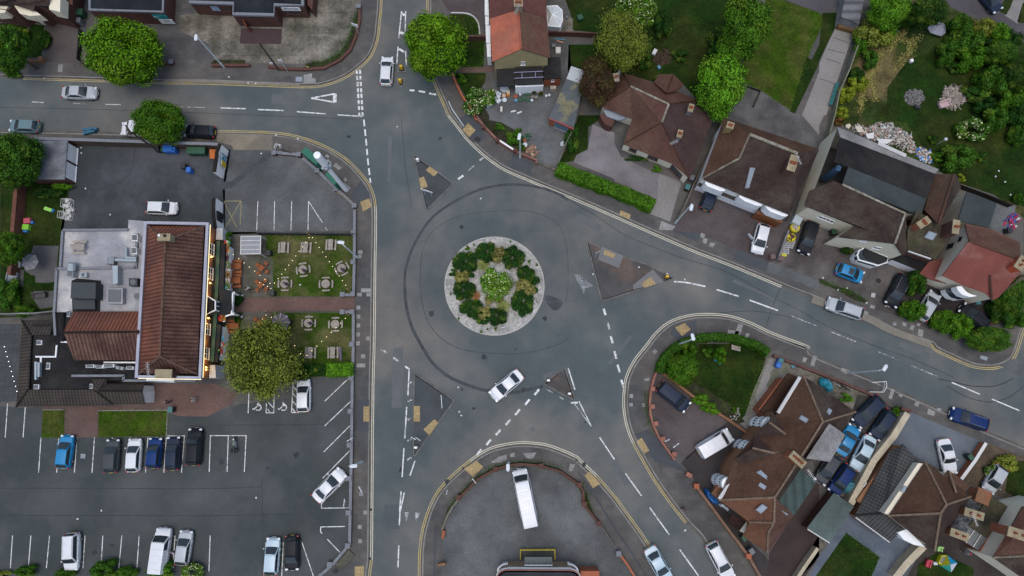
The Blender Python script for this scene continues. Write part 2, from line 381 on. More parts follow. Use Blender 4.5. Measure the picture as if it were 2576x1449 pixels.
mb=MB(); P=smooth(WP(T('22','2070,555 2160,570 2230,640 2310,700 2220,725 2190,800 2160,720 2110,640')),3,True); mb.sheet(P,0.013); struct('spill_mark',mb,mat('dried_paint',(0.17,0.18,0.18),v=0.5,s1=1.5,s2=6))
g9=random.Random(4)
for cx,cy,w_,h_,a_ in ((200,250,60,5,.02),(700,250,34,26,.0),(980,400,9,120,0),(1000,950,26,150,0),(985,1300,40,60,0),(1130,640,60,26,.9),(1400,940,70,16,-.3),(1560,880,90,10,-.9),(1900,730,120,8,.42),(2300,880,80,14,.42),(1560,1190,70,16,1.0),(1720,1390,60,16,1.0),(1480,560,70,18,.5),(300,262,12,10,0),(1170,1010,14,12,.3),(1340,1080,10,10,.2)):
    p=W(cx,cy); m_=PXM0=(W(cx+1,cy)-p).length; mb=MB(); u=Vector((cos(-a_),sin(-a_),0)); v=Vector((-u.y,u.x,0)); mb.sheet([p+u*sx*w_*m_/2+v*sy*h_*m_/2 for sx,sy in((-1,-1),(1,-1),(1,1),(-1,1))],0.0022+.0001*(cx%7)); struct('repair_patch',mb,mat('repair_a',(.078,.090,.094),v=.16,s1=.3,s2=7) if cx%2 else mat('repair_b',(.104,.112,.114),v=.16,s1=.3,s2=7))
# --- painted markings
mw=MB(); mo=MB(); Z=0.016
def ln(cr,s,w=0.12,m=None,z=Z): (m or mw).strip(WP(T(cr,s)),w,z)
for s in ('405,1282 550,1290','920,1300 1075,1306','1330,1312 1520,1318','2230,1345 2576,1352'): ln('00',s,0.1,mo if s[0] in '92' else mw)
for s in ('200,1357 515,1368','665,1378 990,1391','1160,1405 1520,1433'): ln('10',s,0.16)
mw.strip(WP(O('849,289 913,293')),0.14,Z)
for a,b in ((880,930),(955,1005),(1030,1085),(1110,1160),(1180,1235),(1260,1310),(1335,1385),(1415,1465)):
    for x0,k in ((1912,.058),(1952,.058)):
        ln('10','%f,%f %f,%f'%(x0+(a-880)*k,a,x0+(b-880)*k,b),0.26)
tri=T('10','1338,1235 1635,1180 1635,1288'); 
for a,b,w in ((0,1,.2),(1,2,.5),(2,0,.2)): mw.strip(WP([tri[a],tri[b]]),w,Z+0.001*a)
dashes(mw,WP(T('11','2000,55 2030,330 2050,560 2085,850')),0.22,Z,0.95,0.42)
for s in ('0,1135 60,1140','115,1145 195,1160','245,1175 335,1190'): ln('20',s,0.26)
for s,w in (('2475,140 2440,480',.15),('2527,140 2520,400',.15),('2480,165 2515,195',.35),('2460,405 2505,430',.35),('2430,585 2415,810',.15),('2440,615 2510,655',.3),('2525,640 2535,825',.15)): ln('10',s,w)
for s in ('2220,45 2300,100','2370,150 2440,205'): ln('13',s,0.28,mo)
ln('13','2520,260 2576,300',.2)
for s in ('2570,310 2555,625','2540,770 2515,1170','2505,1290 2495,1449'): ln('13',s,0.16)
for s in ('2495,0 2483,205','2470,385 2450,640','2510,400 2455,650','2455,650 2447,810','2440,1065 2430,1340'): ln('14',s,0.16,z=Z+0.001*(s[1]=='5'))
for s in ('-5,470 30,452','-25,700 25,680','-25,935 25,910','-30,1200 20,1172','-30,1440 25,1405'): ln('23',s,0.22,mo)
ln('24','68,0 5,185',.15)
for s in (T('14','2515,648 2565,648 2533,770'),T('24','65,652 128,652 82,772')): mo.sheet(WP(s),Z)
for x,y in ((1600,585),(1480,712),(1357,838),(1238,962),(1115,1090),(995,1215),(875,1340)): ln('23','%f,%f %f,%f'%(x-29,y+35,x+29,y-35),0.27)
for s,w,m in (('1995,285 2080,555',.15,mw),('1705,540 1800,590',.12,mo),('1865,630 1935,675',.12,mo),('2030,718 2115,718',.22,mw),('2130,700 2285,1015',.13,mw),('2075,735 2275,1005',.1,mo),('2390,1155 2576,1430',.15,mw)): ln('23',s,w,m,Z if m is mw else Z+.001)
for s in ('140,160 340,440','445,590 690,930','820,1115 1060,1449'): ln('34',s,0.15)
for s in ('2440,985 2465,1065','2490,1160 2515,1245','2530,1330 2555,1420'): ln('22',s,0.27,mo if '2490' in s else mw)
for s in ('0,70 25,165','40,240 70,340','85,430 115,520'): ln('33',s,0.27)
mw.strip(smooth(WP(T('32','750,645 900,655 1145,705')),4),.2,Z)
for s in ('1285,745 1565,830','1700,877 2057,1008'): ln('32',s,.18)
ln('32','2210,1070 2540,1200',.13,mo); ln('42','145,1275 460,1400',.12,mo)
for s in ('750,80 995,180','1155,250 1490,390'): ln('43',s,.12,mo)
for s in ('1665,462 2020,612','2170,672 2518,818'): ln('43',s,.15)
ln('21','610,805 675,760',.28); ln('21','880,570 930,535',.22,mo); ln('21','740,695 810,635',.15,mo)
struct('road_marking',mw,M_white); struct('road_marking',mo,M_worn)
mb=MB(); mt=G1
for i,s in enumerate((('11','1955,1090 2065,1045 2100,1150 1990,1210'),('21','735,95 830,190 750,275 665,185'),('21','250,645 360,720 305,770 203,690'),('21','120,795 180,770 230,900 140,925'),('31','80,1195 210,1255 185,1310 58,1250'),('22','2455,242 2590,300 2570,352 2435,300'),('32','340,665 455,583 525,675 375,722'),('32','760,1220 885,1165 960,1245 850,1330'),('33','275,1200 345,1160 440,1320 375,1360'),('13','1995,765 2070,765 2070,955 1995,955'),('23','55,760 130,760 130,955 52,955'),('23','310,925 360,970 250,1130 175,1055'),('24','845,0 925,75 800,208 683,100'),('24','2200,180 2260,135 2400,285 2305,345'),('14','1885,1330 2000,1325 2000,1449 1885,1449'))):
    mb.sheet(WP(T(*s),.15),0.152)
struct('tactile_paving',mb,M_tact)
# pale replaced slabs and dark trench patches on the pavements
mb=MB()
for s in (('10','1245,940 1295,940 1295,925 1350,925 1350,985 1395,985 1395,1045 1240,1045'),('11','1510,510 1535,488 1570,520 1530,560'),('11','1480,560 1530,530 1600,600 1560,640'),('11','1610,640 1650,600 1725,660 1690,690'),('11','1740,810 1765,780 1795,815 1765,838'),('11','1720,880 1745,840 1835,915 1790,970'),('12','1925,250 1985,250 1985,295 1925,295'),('12','1925,305 1970,305 1970,350 1925,350'),('12','1965,730 2085,730 2085,780 1965,780'),('12','1915,785 1975,785 1975,830 1915,830'),('12','2035,785 2085,785 2085,830 2035,830'),('12','1910,945 1957,945 1957,995 1910,995'),('12','1910,1060 1957,1060 1957,1110 1910,1110'),('12','1910,1170 1955,1170 1955,1220 1910,1220'),('12','1905,1285 1953,1285 1953,1335 1905,1335'),('12','1900,1395 1950,1395 1950,1445 1900,1445'),('12','2030,1335 2073,1335 2073,1385 2030,1385'),('13','1910,225 2018,225 2018,275 1910,275'),('13','1965,110 2018,110 2018,160 1965,160'),('14','1940,390 1990,390 1990,440 1940,440'),('14','1995,625 2040,625 2040,675 1995,675'),('14','1925,805 1975,805 1975,855 1925,855'),('14','1930,985 1980,985 1980,1035 1930,1035'),
  ('31','590,1330 770,1400 720,1449 560,1440'),('32','1090,30 1145,55 1125,105 1075,80'),('32','1120,95 1175,110 1155,170 1110,150'),('32','1200,150 1270,165 1240,215 1190,200'),('32','1560,1170 1620,1190 1570,1350 1500,1330'),('32','1430,1250 1570,1270 1550,1330 1420,1300'),('32','1660,1290 1700,1300 1680,1350 1640,1340'),('32','1690,1360 1735,1375 1720,1410 1675,1395'),('33','475,80 505,40 540,75 510,110'),('33','375,420 440,405 440,440 385,445'),('33','190,610 235,610 235,660 190,655'),('33','185,725 230,720 232,765 188,765'),('33','350,728 388,725 388,768 350,768'),('33','2375,140 2425,160 2400,215 2358,200'),('33','2500,120 2550,135 2510,260 2462,245'),('43','280,275 390,315 340,360 270,320'),('43','905,540 950,555 910,675 870,660'),('43','1000,605 1055,620 1040,650 995,635'),('43','1215,700 1265,715 1240,770 1190,750'),('43','1370,790 1460,830 1440,890 1355,860'),('43','1480,780 1540,795 1520,840 1475,825'),
  ('42','650,930 705,950 690,990 630,970'),('42','570,1010 620,1025 605,1060 555,1045'),('42','930,1150 975,1165 965,1205 920,1190'),('42','1050,1150 1100,1165 1090,1210 1040,1190'),('42','1160,1190 1200,1200 1180,1260 1130,1240'),('42','1250,1235 1310,1255 1300,1340 1235,1320'),('42','1230,1165 1275,1170 1265,1205 1222,1200'),
  ('24','1030,0 1180,0 1140,20 1040,25'),('23','1270,1360 1320,1345 1320,1400 1265,1400'),('23','1120,1400 1220,1370 1225,1440 1050,1449'),('23','1425,1355 1595,1345 1550,1420 1480,1420'),('24','2020,35 2080,45 2050,130 2000,130'),('00','735,810 790,810 785,910 730,905')):
    mb.sheet(WP(T(*s),PV),0.146)
struct('pale_slabs',mb,M_slab)
mb=MB()
for s in (('33','250,1110 440,1050 900,1600 500,1449'),('11','1820,1010 1960,830 2060,960 2085,1045 1950,1090 1940,1130'),('21','660,110 590,60 720,-20 850,60 960,270 870,360 790,330 665,190'),('21','1300,500 1560,610 1510,750 1240,640'),('32','745,0 1080,40 1050,150 980,120 740,20'),('32','1545,235 1940,390 1900,520 1500,360'),('13','1900,680 2065,680 2060,1075 1890,1075'),('32','1030,1130 740,1220 700,1300 860,1449 1040,1300')):
    mb.sheet(WP(T(*s),PV),0.1415)
struct('footway_patch',mb,A_dark)
# light stone channel beside pavements
mb=MB()
mb.strip(smooth(WP(T('10','-515,1020 0,1030 800,1058 1200,1072')),4),0.3,0.138)
mb.strip(smooth(WP(T('42','-100,870 540,1080 900,1260 1400,1440')),4),0.9,0.138)
struct('stone_edging',mb,mat('stone_edging',(0.18,0.165,0.135),v=0.2,s1=.6,s2=7))

# ------------------------------------------------------------ plots
def plot(name, m, pts, z=G1, sm=False):
    P=WP(pts,z)
    if sm: P=smooth(P,4,True)
    mb=MB(); mb.sheet(P,z); return struct(name,mb,m)
# north west
plot('forecourt',M_conc,O('440,40 520,30 540,-20 912,-20')+T('10','1960,60 1880,160 1840,350 1800,500 1700,650 1500,760 1300,800 900,800 700,790 120,760 80,560 -300,400'))
plot('entrance_paving',M_mat,T('10','455,355 970,360 962,555 440,548'),G2)
plot('planting_bed',M_soil,T('10','1950,80 1900,200 1840,380 1790,530 1690,670 1500,770 1270,800 1260,850 1500,850 1720,760 1850,620 1930,430 1970,120'),G3)
plot('planting_bed',M_soil,T('10','120,750 510,755 510,800 70,800'),G2)
plot('driveway',mat('brown_drive',(0.080,0.070,0.066),v=0.2,s1=.3,s2=8),T('00','560,310 1000,320 1040,200 1040,-40 880,-40 900,270 700,300')+[] ,G2)
plot('driveway',MATS['brown_drive'],T('00','570,300 1010,310 960,770 1040,800 560,780'),G1)
plot('front_garden',M_lawnd,T('00','140,290 360,290 300,740 0,740 0,290'),G1); plot('front_garden',M_lawnd,T('00','375,300 560,320 520,720 320,730'),G1)
plot('garden_path',M_conc,T('00','355,280 375,280 322,740 300,740'),G2)
plot('alley',A_dark,T('00','1010,0 1110,0 1090,300 1010,760 960,760'),G1)
# west: pub
plot('yard',A_yard,O('186,366 560,372 580,376 566,470 566,590 322,590 150,590 176,470 183,455'))
plot('forecourt',A_light,O('578,372')+T('11','850,460 900,490 1190,520 1640,930 1880,1150 1880,1449')+O('566,590 560,470'),G1)
plot('driveway_entrance',mat('beige_entrance',(0.20,0.175,0.13),v=0.22,s1=.3,s2=7,c2=(.13,.12,.1),c2f=.7,c2s=.2),T('11','150,230 480,245 850,255 850,440 360,435 340,380 150,330'),G2)
plot('trench_patch',A_yard,T('11','820,450 850,500 330,920 190,940 180,840 340,830'),G2)
plot('garden_lawn',M_lawnd,O('0,455 36,455 176,458 160,575 140,790 0,800'))
plot('garden_path',M_redpath,O('36,460 44,460 36,590 30,590'),G2)
for s in ('425,190 740,195 725,325 700,640 605,660 445,655 445,570 390,560 300,500 380,320','215,470 300,500 290,700 215,700','430,760 700,760 680,960 500,990 400,830'):
    plot('garden_paving',mat('grey_flags',(0.13,0.13,0.128),v=0.2,s1=.4,s2=7),T('02',s),G2)
plot('patio',M_patio,T('12','300,20 640,20 770,60 770,300 860,370 860,840 400,845 0,845 0,20'))
plot('patio',M_patio,T('12','0,1020 840,1020 840,1300 700,1449 0,1449'))
plot('garden_lawn',M_lawnw,T('12','770,55 1880,50 1870,830 860,830 860,370 770,300'),G2)
plot('brick_path',M_redpath,T('12','400,845 1890,835 1890,1010 400,1020'),G3)
plot('garden_lawn',M_lawnw,T('12','840,1035 1860,1035')+T('13','1850,380 1200,400 900,200')+T('12','700,1449 840,1300'),G2)
plot('forecourt_paving',M_redpath,T('03','1900,480 2700,480 3000,600 2900,750 2770,800 2650,880 2576,895 2230,895 2120,820 840,1150 820,800 540,800 540,765 1420,765 1900,700'),G1)
plot('car_park',A_park,O('-200,1018 42,1024 105,1030 105,1100 420,1100 425,1040 450,1047 520,1048 560,1030 600,1018 740,1000 740,948')+T('13','1840,392 1830,1449')+T('14','1825,0 1815,1090 1400,1449')+O('800,1600 -200,1600'),0.1345)
mb=MB()
for q_ in (T('04','-400,352 600,345 2576,350')+T('14','600,330 720,325'),T('04','-400,690 800,688 2576,690')+T('14','500,685 1600,660'),T('14','720,200 725,900 722,1449'),T('03','2300,1000 2576,1010')+T('13','400,1000 1500,990'),T('01','1700,380 1650,700 1400,900 1000,960')): mb.strip(smooth(WP(q_,.136),3),.07,.1367)
for k in range(46):
    x,y=(g9.choice((40,165,282,340,392,437,490,570,240,686,736,850))+g9.uniform(-14,14),g9.choice((1120,1150,1390,1410))+g9.uniform(-20,30)) if k<26 else (g9.uniform(960,1500),g9.uniform(240,1300))
    if k>=26 and (x-1244)**2+(y-719)**2<150**2: continue
    p=W(x,y); r=g9.uniform(.12,.42); mb.sheet([p+Vector((r*g9.uniform(.6,1.2)*cos(a*pi/5),r*g9.uniform(.6,1.2)*sin(a*pi/5),0)) for a in range(10)],.1368+.00001*k if k<26 else .0131)
struct('surface_joint',mb,mat('joint_dark',(.040,.043,.047),v=.3,s1=.6,s2=6))
plot('brick_path',M_redpath,T('03','820,800 1240,800 1225,1155 810,1155'),G3)
plot('grass_bed',M_lawn,T('03','540,810 812,812 800,1158 518,1155'),G4); plot('grass_bed',M_lawn,T('03','1240,822 2110,815 2095,1135 1230,1150'),G4)
mb=MB()
for s in ('540,806 812,808','1240,818 2112,812 2098,1135'): mb.strip(WP(T('03',s)),0.14,0.155)
struct('bed_edging',mb,M_kerb)
plot('rear_yard',mat('grey_yard_tiles',(0.125,0.135,0.14),v=0.2,s1=.3,s2=7,brick=(0.6,0.6,(.6,.6,.6),.02,False,0,.08)),O('-150,815 52,815 46,1010 -150,1015'))
# car park lines
mw=MB(); my=MB(); Z=0.1395
def cl(cr,s,w=.1,m=None,dz=0): (m or mw).strip(WP(T(cr,s),Z),w,Z+dz)
cl('03','95,730 65,1155'); cl('03','318,775 290,1155')
for a,b in zip((515,740,970,1188,1412,1637,1860,2092),(485,712,935,1157,1380,1606,1830,2060)): mw.strip(WP(T('03','%d,1155'%a)+T('04','%d,150'%b),Z),.1,Z)
mw.strip(WP(T('03','2320,1135')+T('04','2282,150'),Z),.1,Z); cl('03','2092,1135 2325,1135',dz=.001)
cl('13','65,1132 525,1132',dz=.001)
for a,b in ((70,55),(295,280),(520,497)): mw.strip(WP(T('13','%d,1135'%a)+T('14','%d,140'%b),Z),.1,Z)
for a,b in zip((157,388,623,1070,1293,1532,1750,2200),(130,356,583,1043,1270,1495,1722,2178)): cl('04','%d,940 %d,1350'%(a,b))
for s in ('68,940 52,1390','768,1030 740,1449','987,1025 968,1449','1220,1020 1365,1449','1790,220 1470,540','1467,530 1467,598','1467,596 1812,592','1765,826 1458,832','1458,832 1455,890 1475,915','1540,985 1700,1152'): cl('14',s,dz=.001*(s[:4] in('1467','1458','1765')))
for s in ('1795,425 1508,700','1835,700 1508,1010','1828,1005 1495,1338','1820,1325 1480,1670'): cl('13',s)
for s in ('1115,415 1090,840','1088,842 1185,842','1120,420 1165,475','1115,515 1165,580','1110,605 1165,665','1105,700 1160,760','1100,790 1135,835','775,720 770,845','770,846 868,846','868,845 872,560','800,715 860,780','785,790 820,840','555,560 545,850'): cl('13',s,dz=.001*(s[:4] in('1088','770,') or s[:3] in('112','111','110','800','785')))
for cx,cy in ((662,765),(982,765)):   # wheelchair symbols
    P=[W(*T('13','%f,%f'%(cx+8+38*cos(a*pi/8),cy+12+38*sin(a*pi/8)))[0],Z) for a in range(-5,7)]
    mw.strip(P,.11,Z+.001)
    for s in ('%f,%f %f,%f'%(cx,cy-55,cx,cy-8),'%f,%f %f,%f'%(cx-5,cy-8,cx+28,cy-10),'%f,%f %f,%f'%(cx-8,cy+2,cx-45,cy+35),'%f,%f %f,%f'%(cx-62,cy+30,cx-42,cy+38),'%f,%f %f,%f'%(cx-4,cy-36,cx+22,cy-36)): cl('13',s,.12,dz=.002)
for s in ('668,1080 652,1449','878,1080 870,1449','1093,1080 1083,1449','1305,1080 1298,1449'): cl('11',s,.09)
cl('11','1305,1082 1480,1350',.09,dz=.001); cl('11','1515,1410 1540,1449',.09)
for s in ('240,1085 405,1415','450,1085 245,1440','250,1080 458,1080','458,1080 445,1380'): cl('11',s,.09,my,dz=.001*(s[0]=='4'))
struct('bay_marking',mw,M_white); struct('bay_marking',my,mat('faded_yellow',(0.26,0.23,0.12),v=.3,s1=1,s2=8))
# north east block
plot('driveway',M_block,O('1112,-160')+T('20','400,0 440,70 520,160 700,170 800,200 880,300 890,440 940,440 930,0')+O('1220,-160'))
plot('garden_lawn',M_lawnd,T('20','500,180 700,180 800,220 860,300 875,435 500,440'),G2)
plot('garden_lawn',M_lawnd,T('20','690,490 940,495 930,840 630,845 600,600'),G1)
plot('garden_path',M_redpath,T('20','560,850 1060,838 1060,905 640,915'),G2)
plot('front_garden',M_lawnd,T('20','560,920 960,915 960,1000 800,1300 740,1280 650,1120'),G1)
mb=MB(); mb.strip(smooth(WP(T('20','520,165 700,172 800,210 865,300 882,437')),4),.16,0.16); struct('white_edging',mb,mat('white_chippings',(.45,.45,.43),v=.25,s1=1,s2=8))
plot('yard',A_light,T('20','1060,1000 1950,830 1990,500 1750,500 1750,400 2000,400 2030,830 1780,1449')+T('21','1760,60 2080,170 1990,290 1870,620 1830,650 1600,590 1500,400 1350,180 1100,100 900,20'),G1)
plot('planting_bed',M_soil,T('20','740,1250 960,1380 1000,1449')+T('21','1000,60 1150,90 1350,200 1500,400 1600,470 1580,520 1340,410 1110,290 960,140 870,20'),G2)
plot('rear_lawn',M_lawnd,O('1370,-160')+T('20','1960,0 2040,220 2050,380 2360,410 2300,560 2000,560 1990,830 2000,1000')+O('1470,190 1560,182 1650,208 1700,230 1720,214 1800,300 1830,240 1950,-160'),G1)
plot('patio',M_conc,T('20','1920,180 2055,240 2050,400 1880,390'),G2)
plot('rear_lawn',M_lawn,O('1925,-160')+T('30','2050,0 2140,0 2576,160')+T('40','0,170 50,200 0,420')+T('30','2480,600 2220,1390 1850,1140 1640,1040 1600,800 1900,420'),G2)
plot('lane',mat('lane_tarmac',(0.075,0.070,0.076),v=.15,s1=.3,s2=8),O('1940,-160')+T('30','2130,0 2350,80 2576,150')+T('40','60,180 330,0')+O('2140,-160'),G2)
plot('lane',MATS['lane_tarmac'],O('2300,-160')+T('40','1590,0 1660,100 2000,180 2200,260 2400,420 2576,530')+O('2700,420 2700,-160'),G2)
plot('verge',M_lawnd,T('40','2330,0 2440,0 2400,100 2350,190 2250,130'),G3); plot('crossover',M_slabdrive,T('40','2440,0 2576,0 2500,300 2330,190 2400,110'),G3); plot('verge',M_lawnd,T('40','2560,40 2640,0 2640,300 2490,280'),G3)
plot('garden_bed',M_lawnd,O('2042,150')+T('40','0,560 40,160 300,160 100,560 0,760')+T('30','2576,800 2270,1430 2210,1400 2420,720'),G3)
plot('driveway',M_slabdrive,T('40','330,60 500,330 380,560 200,1100 90,1449')+T('41','60,0 0,130')+T('30','2576,1700 2360,1449 2576,900')+T('40','0,800 120,520'),G3)
mb=MB()
for s in ('180,470 420,560','110,620 330,670','90,740 270,800','-10,980 210,1060'): mb.strip(WP(T('40',s),G4),.07,G4+.003)
struct('slab_joint',mb,M_tar)
plot('rear_yard',mat('grey_rear_yard',(0.095,0.092,0.092),v=.25,s1=.3,s2=7,c2=(.14,.14,.135),c2f=.6,c2s=.3),T('30','1610,1060 1840,1140 2220,1400 2380,1449')+T('31','2576,430 1480,0 1400,0'),G2)
plot('wild_garden',M_wild,T('40','700,0 1600,0 1660,100 2400,420 2576,530')+O('2700,460 2700,1000 2576,700')+T('41','2576,1300 2200,1000 1780,850 1500,700 400,180 150,50')+O('2092,300 2139,172'),G1)
plot('rear_lawn',M_lawnd,T('40','1250,700 1100,760 950,980 860,1100 850,1300 700,1449')+T('41','900,60 1100,100 1500,700 1780,860 2200,1000 2576,1150')+O('2700,500 2700,300')+T('40','2700,1449 2700,700 2100,620 1700,560 1450,650'),G2)
plot('gravel_drive',M_gravel,T('21','2300,120 2576,220')+T('31','0,350 80,520 500,720 800,800 850,850 700,1340 620,1310 460,1230 540,1060 0,830')+T('21','2576,800 2060,590 2100,500 2240,430'),G2)
plot('drive_strip',M_slabdrive,T('31','560,740 830,850 700,1340 450,1240 540,1050'),G3)
plot('front_lawn',M_lawnd,T('21','2120,0 2420,0 2380,60 2250,150 2240,430 2060,580 1880,600 2060,250'),G1)
plot('forecourt',M_block,T('31','1000,900 2240,1360 2180,1449')+T('32','2060,370 1960,400 1500,220 1100,60 745,0')+T('31','760,1380 820,1320'),G2)
plot('forecourt',mat('plum_tarmac',(0.088,0.078,0.074),v=.25,s1=.3,s2=7,c2=(.15,.14,.13),c2f=.6,c2s=.15),T('31','2260,1200 2400,1100 2576,1230')+T('41','0,1200')+T('42','240,80 500,300 900,450 1250,500 1400,600 1500,700 1400,1250 1000,1080 700,990 600,880 0,650')+T('32','2530,620 2100,420'),G2)
plot('forecourt',mat('dark_plum_tarmac',(0.050,0.042,0.044),v=.2,s1=.4,s2=8),T('42','1280,560 1500,650 2200,850 2400,900 2300,1150 1800,1300 1250,1130 1050,1000'),G3)
plot('footway',A_light,T('32','1950,395 2340,540 2576,640 2576,760 2150,590 1900,520'),G3)
plot('planting_bed',M_soil,T('42','0,600 150,680 400,760 600,880 600,920 450,880 200,740 0,660'),G3)
plot('rear_patio',A_light,T('41','2230,1110 2480,1130 2400,1449')+T('42','2300,60 2150,0')+T('41','2130,1410'),G3)
# south east block
plot('garden_lawn',M_lawnd,O('1672,910 1700,880 1760,865 1860,865 1925,885')+T('33','1900,160 1850,330 1640,900 1560,970 880,540 640,340'),G1)
plot('planting_bed',M_soil,T('33','880,530 1000,470 1430,720 1600,900 1640,960 1560,980 1400,920 1200,780'),G3)
plot('driveway',M_block,T('33','545,345 640,400 880,560 1420,960 900,1430 750,1340 560,1100 490,800 490,540'),G1)
plot('driveway',mat('dark_block_paving',(0.062,0.055,0.056),v=.22,s1=.3,s2=8),T('33','1420,960 1690,1130 1760,1170 1560,1449')+T('34','1380,180 1240,420 1450,680 1600,930 1900,1200 2050,1449 1860,1449 1660,1200 1050,320 960,160 840,30')+T('33','870,1440'),G1)
plot('gravel_path',mat('garden_gravel',(0.20,0.19,0.16),v=.25,s1=.5,s2=7,c2=(.10,.11,.06),c2f=.6,c2s=.4),T('33','1930,150 2040,160 2200,280 2150,380 1950,620 1850,750 1750,950 1700,1100 1560,960 1640,880 1750,560'),G2)
plot('paving',M_slabdrive,T('33','1960,160 2040,170 2020,280 1960,330 1960,400 1910,500 1950,560 1900,640 1810,740 1770,640 1860,380 1900,260'),G3)
plot('side_yard',M_conc,T('33','2040,120 2576,350')+T('43','0,350 690,640 1000,800 1090,830 950,1000 400,1449')+T('44','380,500 200,400')+T('43','-200,900'),G1)
plot('side_yard',mat('oily_yard',(.055,.055,.052),v=.3,s1=.4,s2=6,c2=(.1,.1,.09),c2f=.6,c2s=.3),T('43','480,620 720,640 1000,820 870,1120 400,1700 0,1700 -100,1400 330,1100'),G2)
plot('driveway',M_slate,T('43','1150,840 2050,1210 1960,1449 1780,1700 900,1230 920,1150'),G2)
plot('driveway',mat('slate_chippings',(0.085,0.105,0.130),v=.2,s1=.4,s2=9,c2=(.12,.14,.16),c2f=.5,c2s=.3),T('44','440,560 390,700 880,1000 1000,900 1330,1080 970,1600 -200,1600 0,1200 130,1020'),G2)
plot('garden_lawn',M_lawnd,T('44','340,905 760,1210 600,1600 -150,1600'),G3)
plot('side_path',M_conc,T('34','2576,930 2700,1020 2500,1300 2350,1449 2250,1449'),G2)
plot('brown_drive',mat('maroon_paving',(0.062,0.045,0.043),v=.18,s1=.4,s2=8),T('34','1950,1160 2240,700 2440,200 2576,260 2576,1200 2300,1600 1900,1600'),G2)
plot('rear_garden',mat('dark_paving',(.06,.053,.047),v=.3,s1=.4,s2=6),T('44','1300,1100 1600,900 2100,1200 2700,1500 2700,1700 980,1700'),G1)
plot('garden_lawn',M_lawnd,T('44','1480,1150 1950,1350 1900,1600 1200,1600 1250,1300'),G2)
plot('front_garden',M_earth,T('43','2140,1230 2576,1400 2700,1600')+T('44','2700,700 2400,500 1900,300 1800,230 1950,0'),G1)
plot('front_lawn',M_lawnd,T('44','2400,0 2700,0 2700,600 2340,380'),G2)
# south block
plot('forecourt',A_light,smooth([Vector((*p,0)) for p in T('24','420,980 400,850 520,600 640,450 850,230 1080,110 1400,45 1650,65 1900,140 2130,300 2190,420 2190,540 2380,790')],3)[:]+[Vector((*p,0)) for p in T('24','2576,1050 2800,1449 2900,2000 400,2000 400,1449')],G1)
plot('planting_bed',M_soil,T('24','470,620 640,400 850,200 1080,70 1400,10 1650,30 1900,110 2150,280 2230,420 2300,640 2400,770 2380,800 2180,560 2170,420 2110,310 1880,150 1650,80 1400,55 1090,125 860,245 650,465 480,660 430,850 400,830'),G2)
plot('ramp',M_patio,T('24','1395,1150 1830,1150 1825,1260 1400,1260'),G2)
mb=MB(); mb.strip(smooth(WP(T('24','340,800 320,1000 310,1449')),3),.22,.147); mb.strip(WP(T('24','2120,140 2260,340 2576,830')),.22,.147); mb.strip(WP(T('34','0,840 200,1130 400,1449')),.22,.147); struct('trench_patch',mb,A_dark)
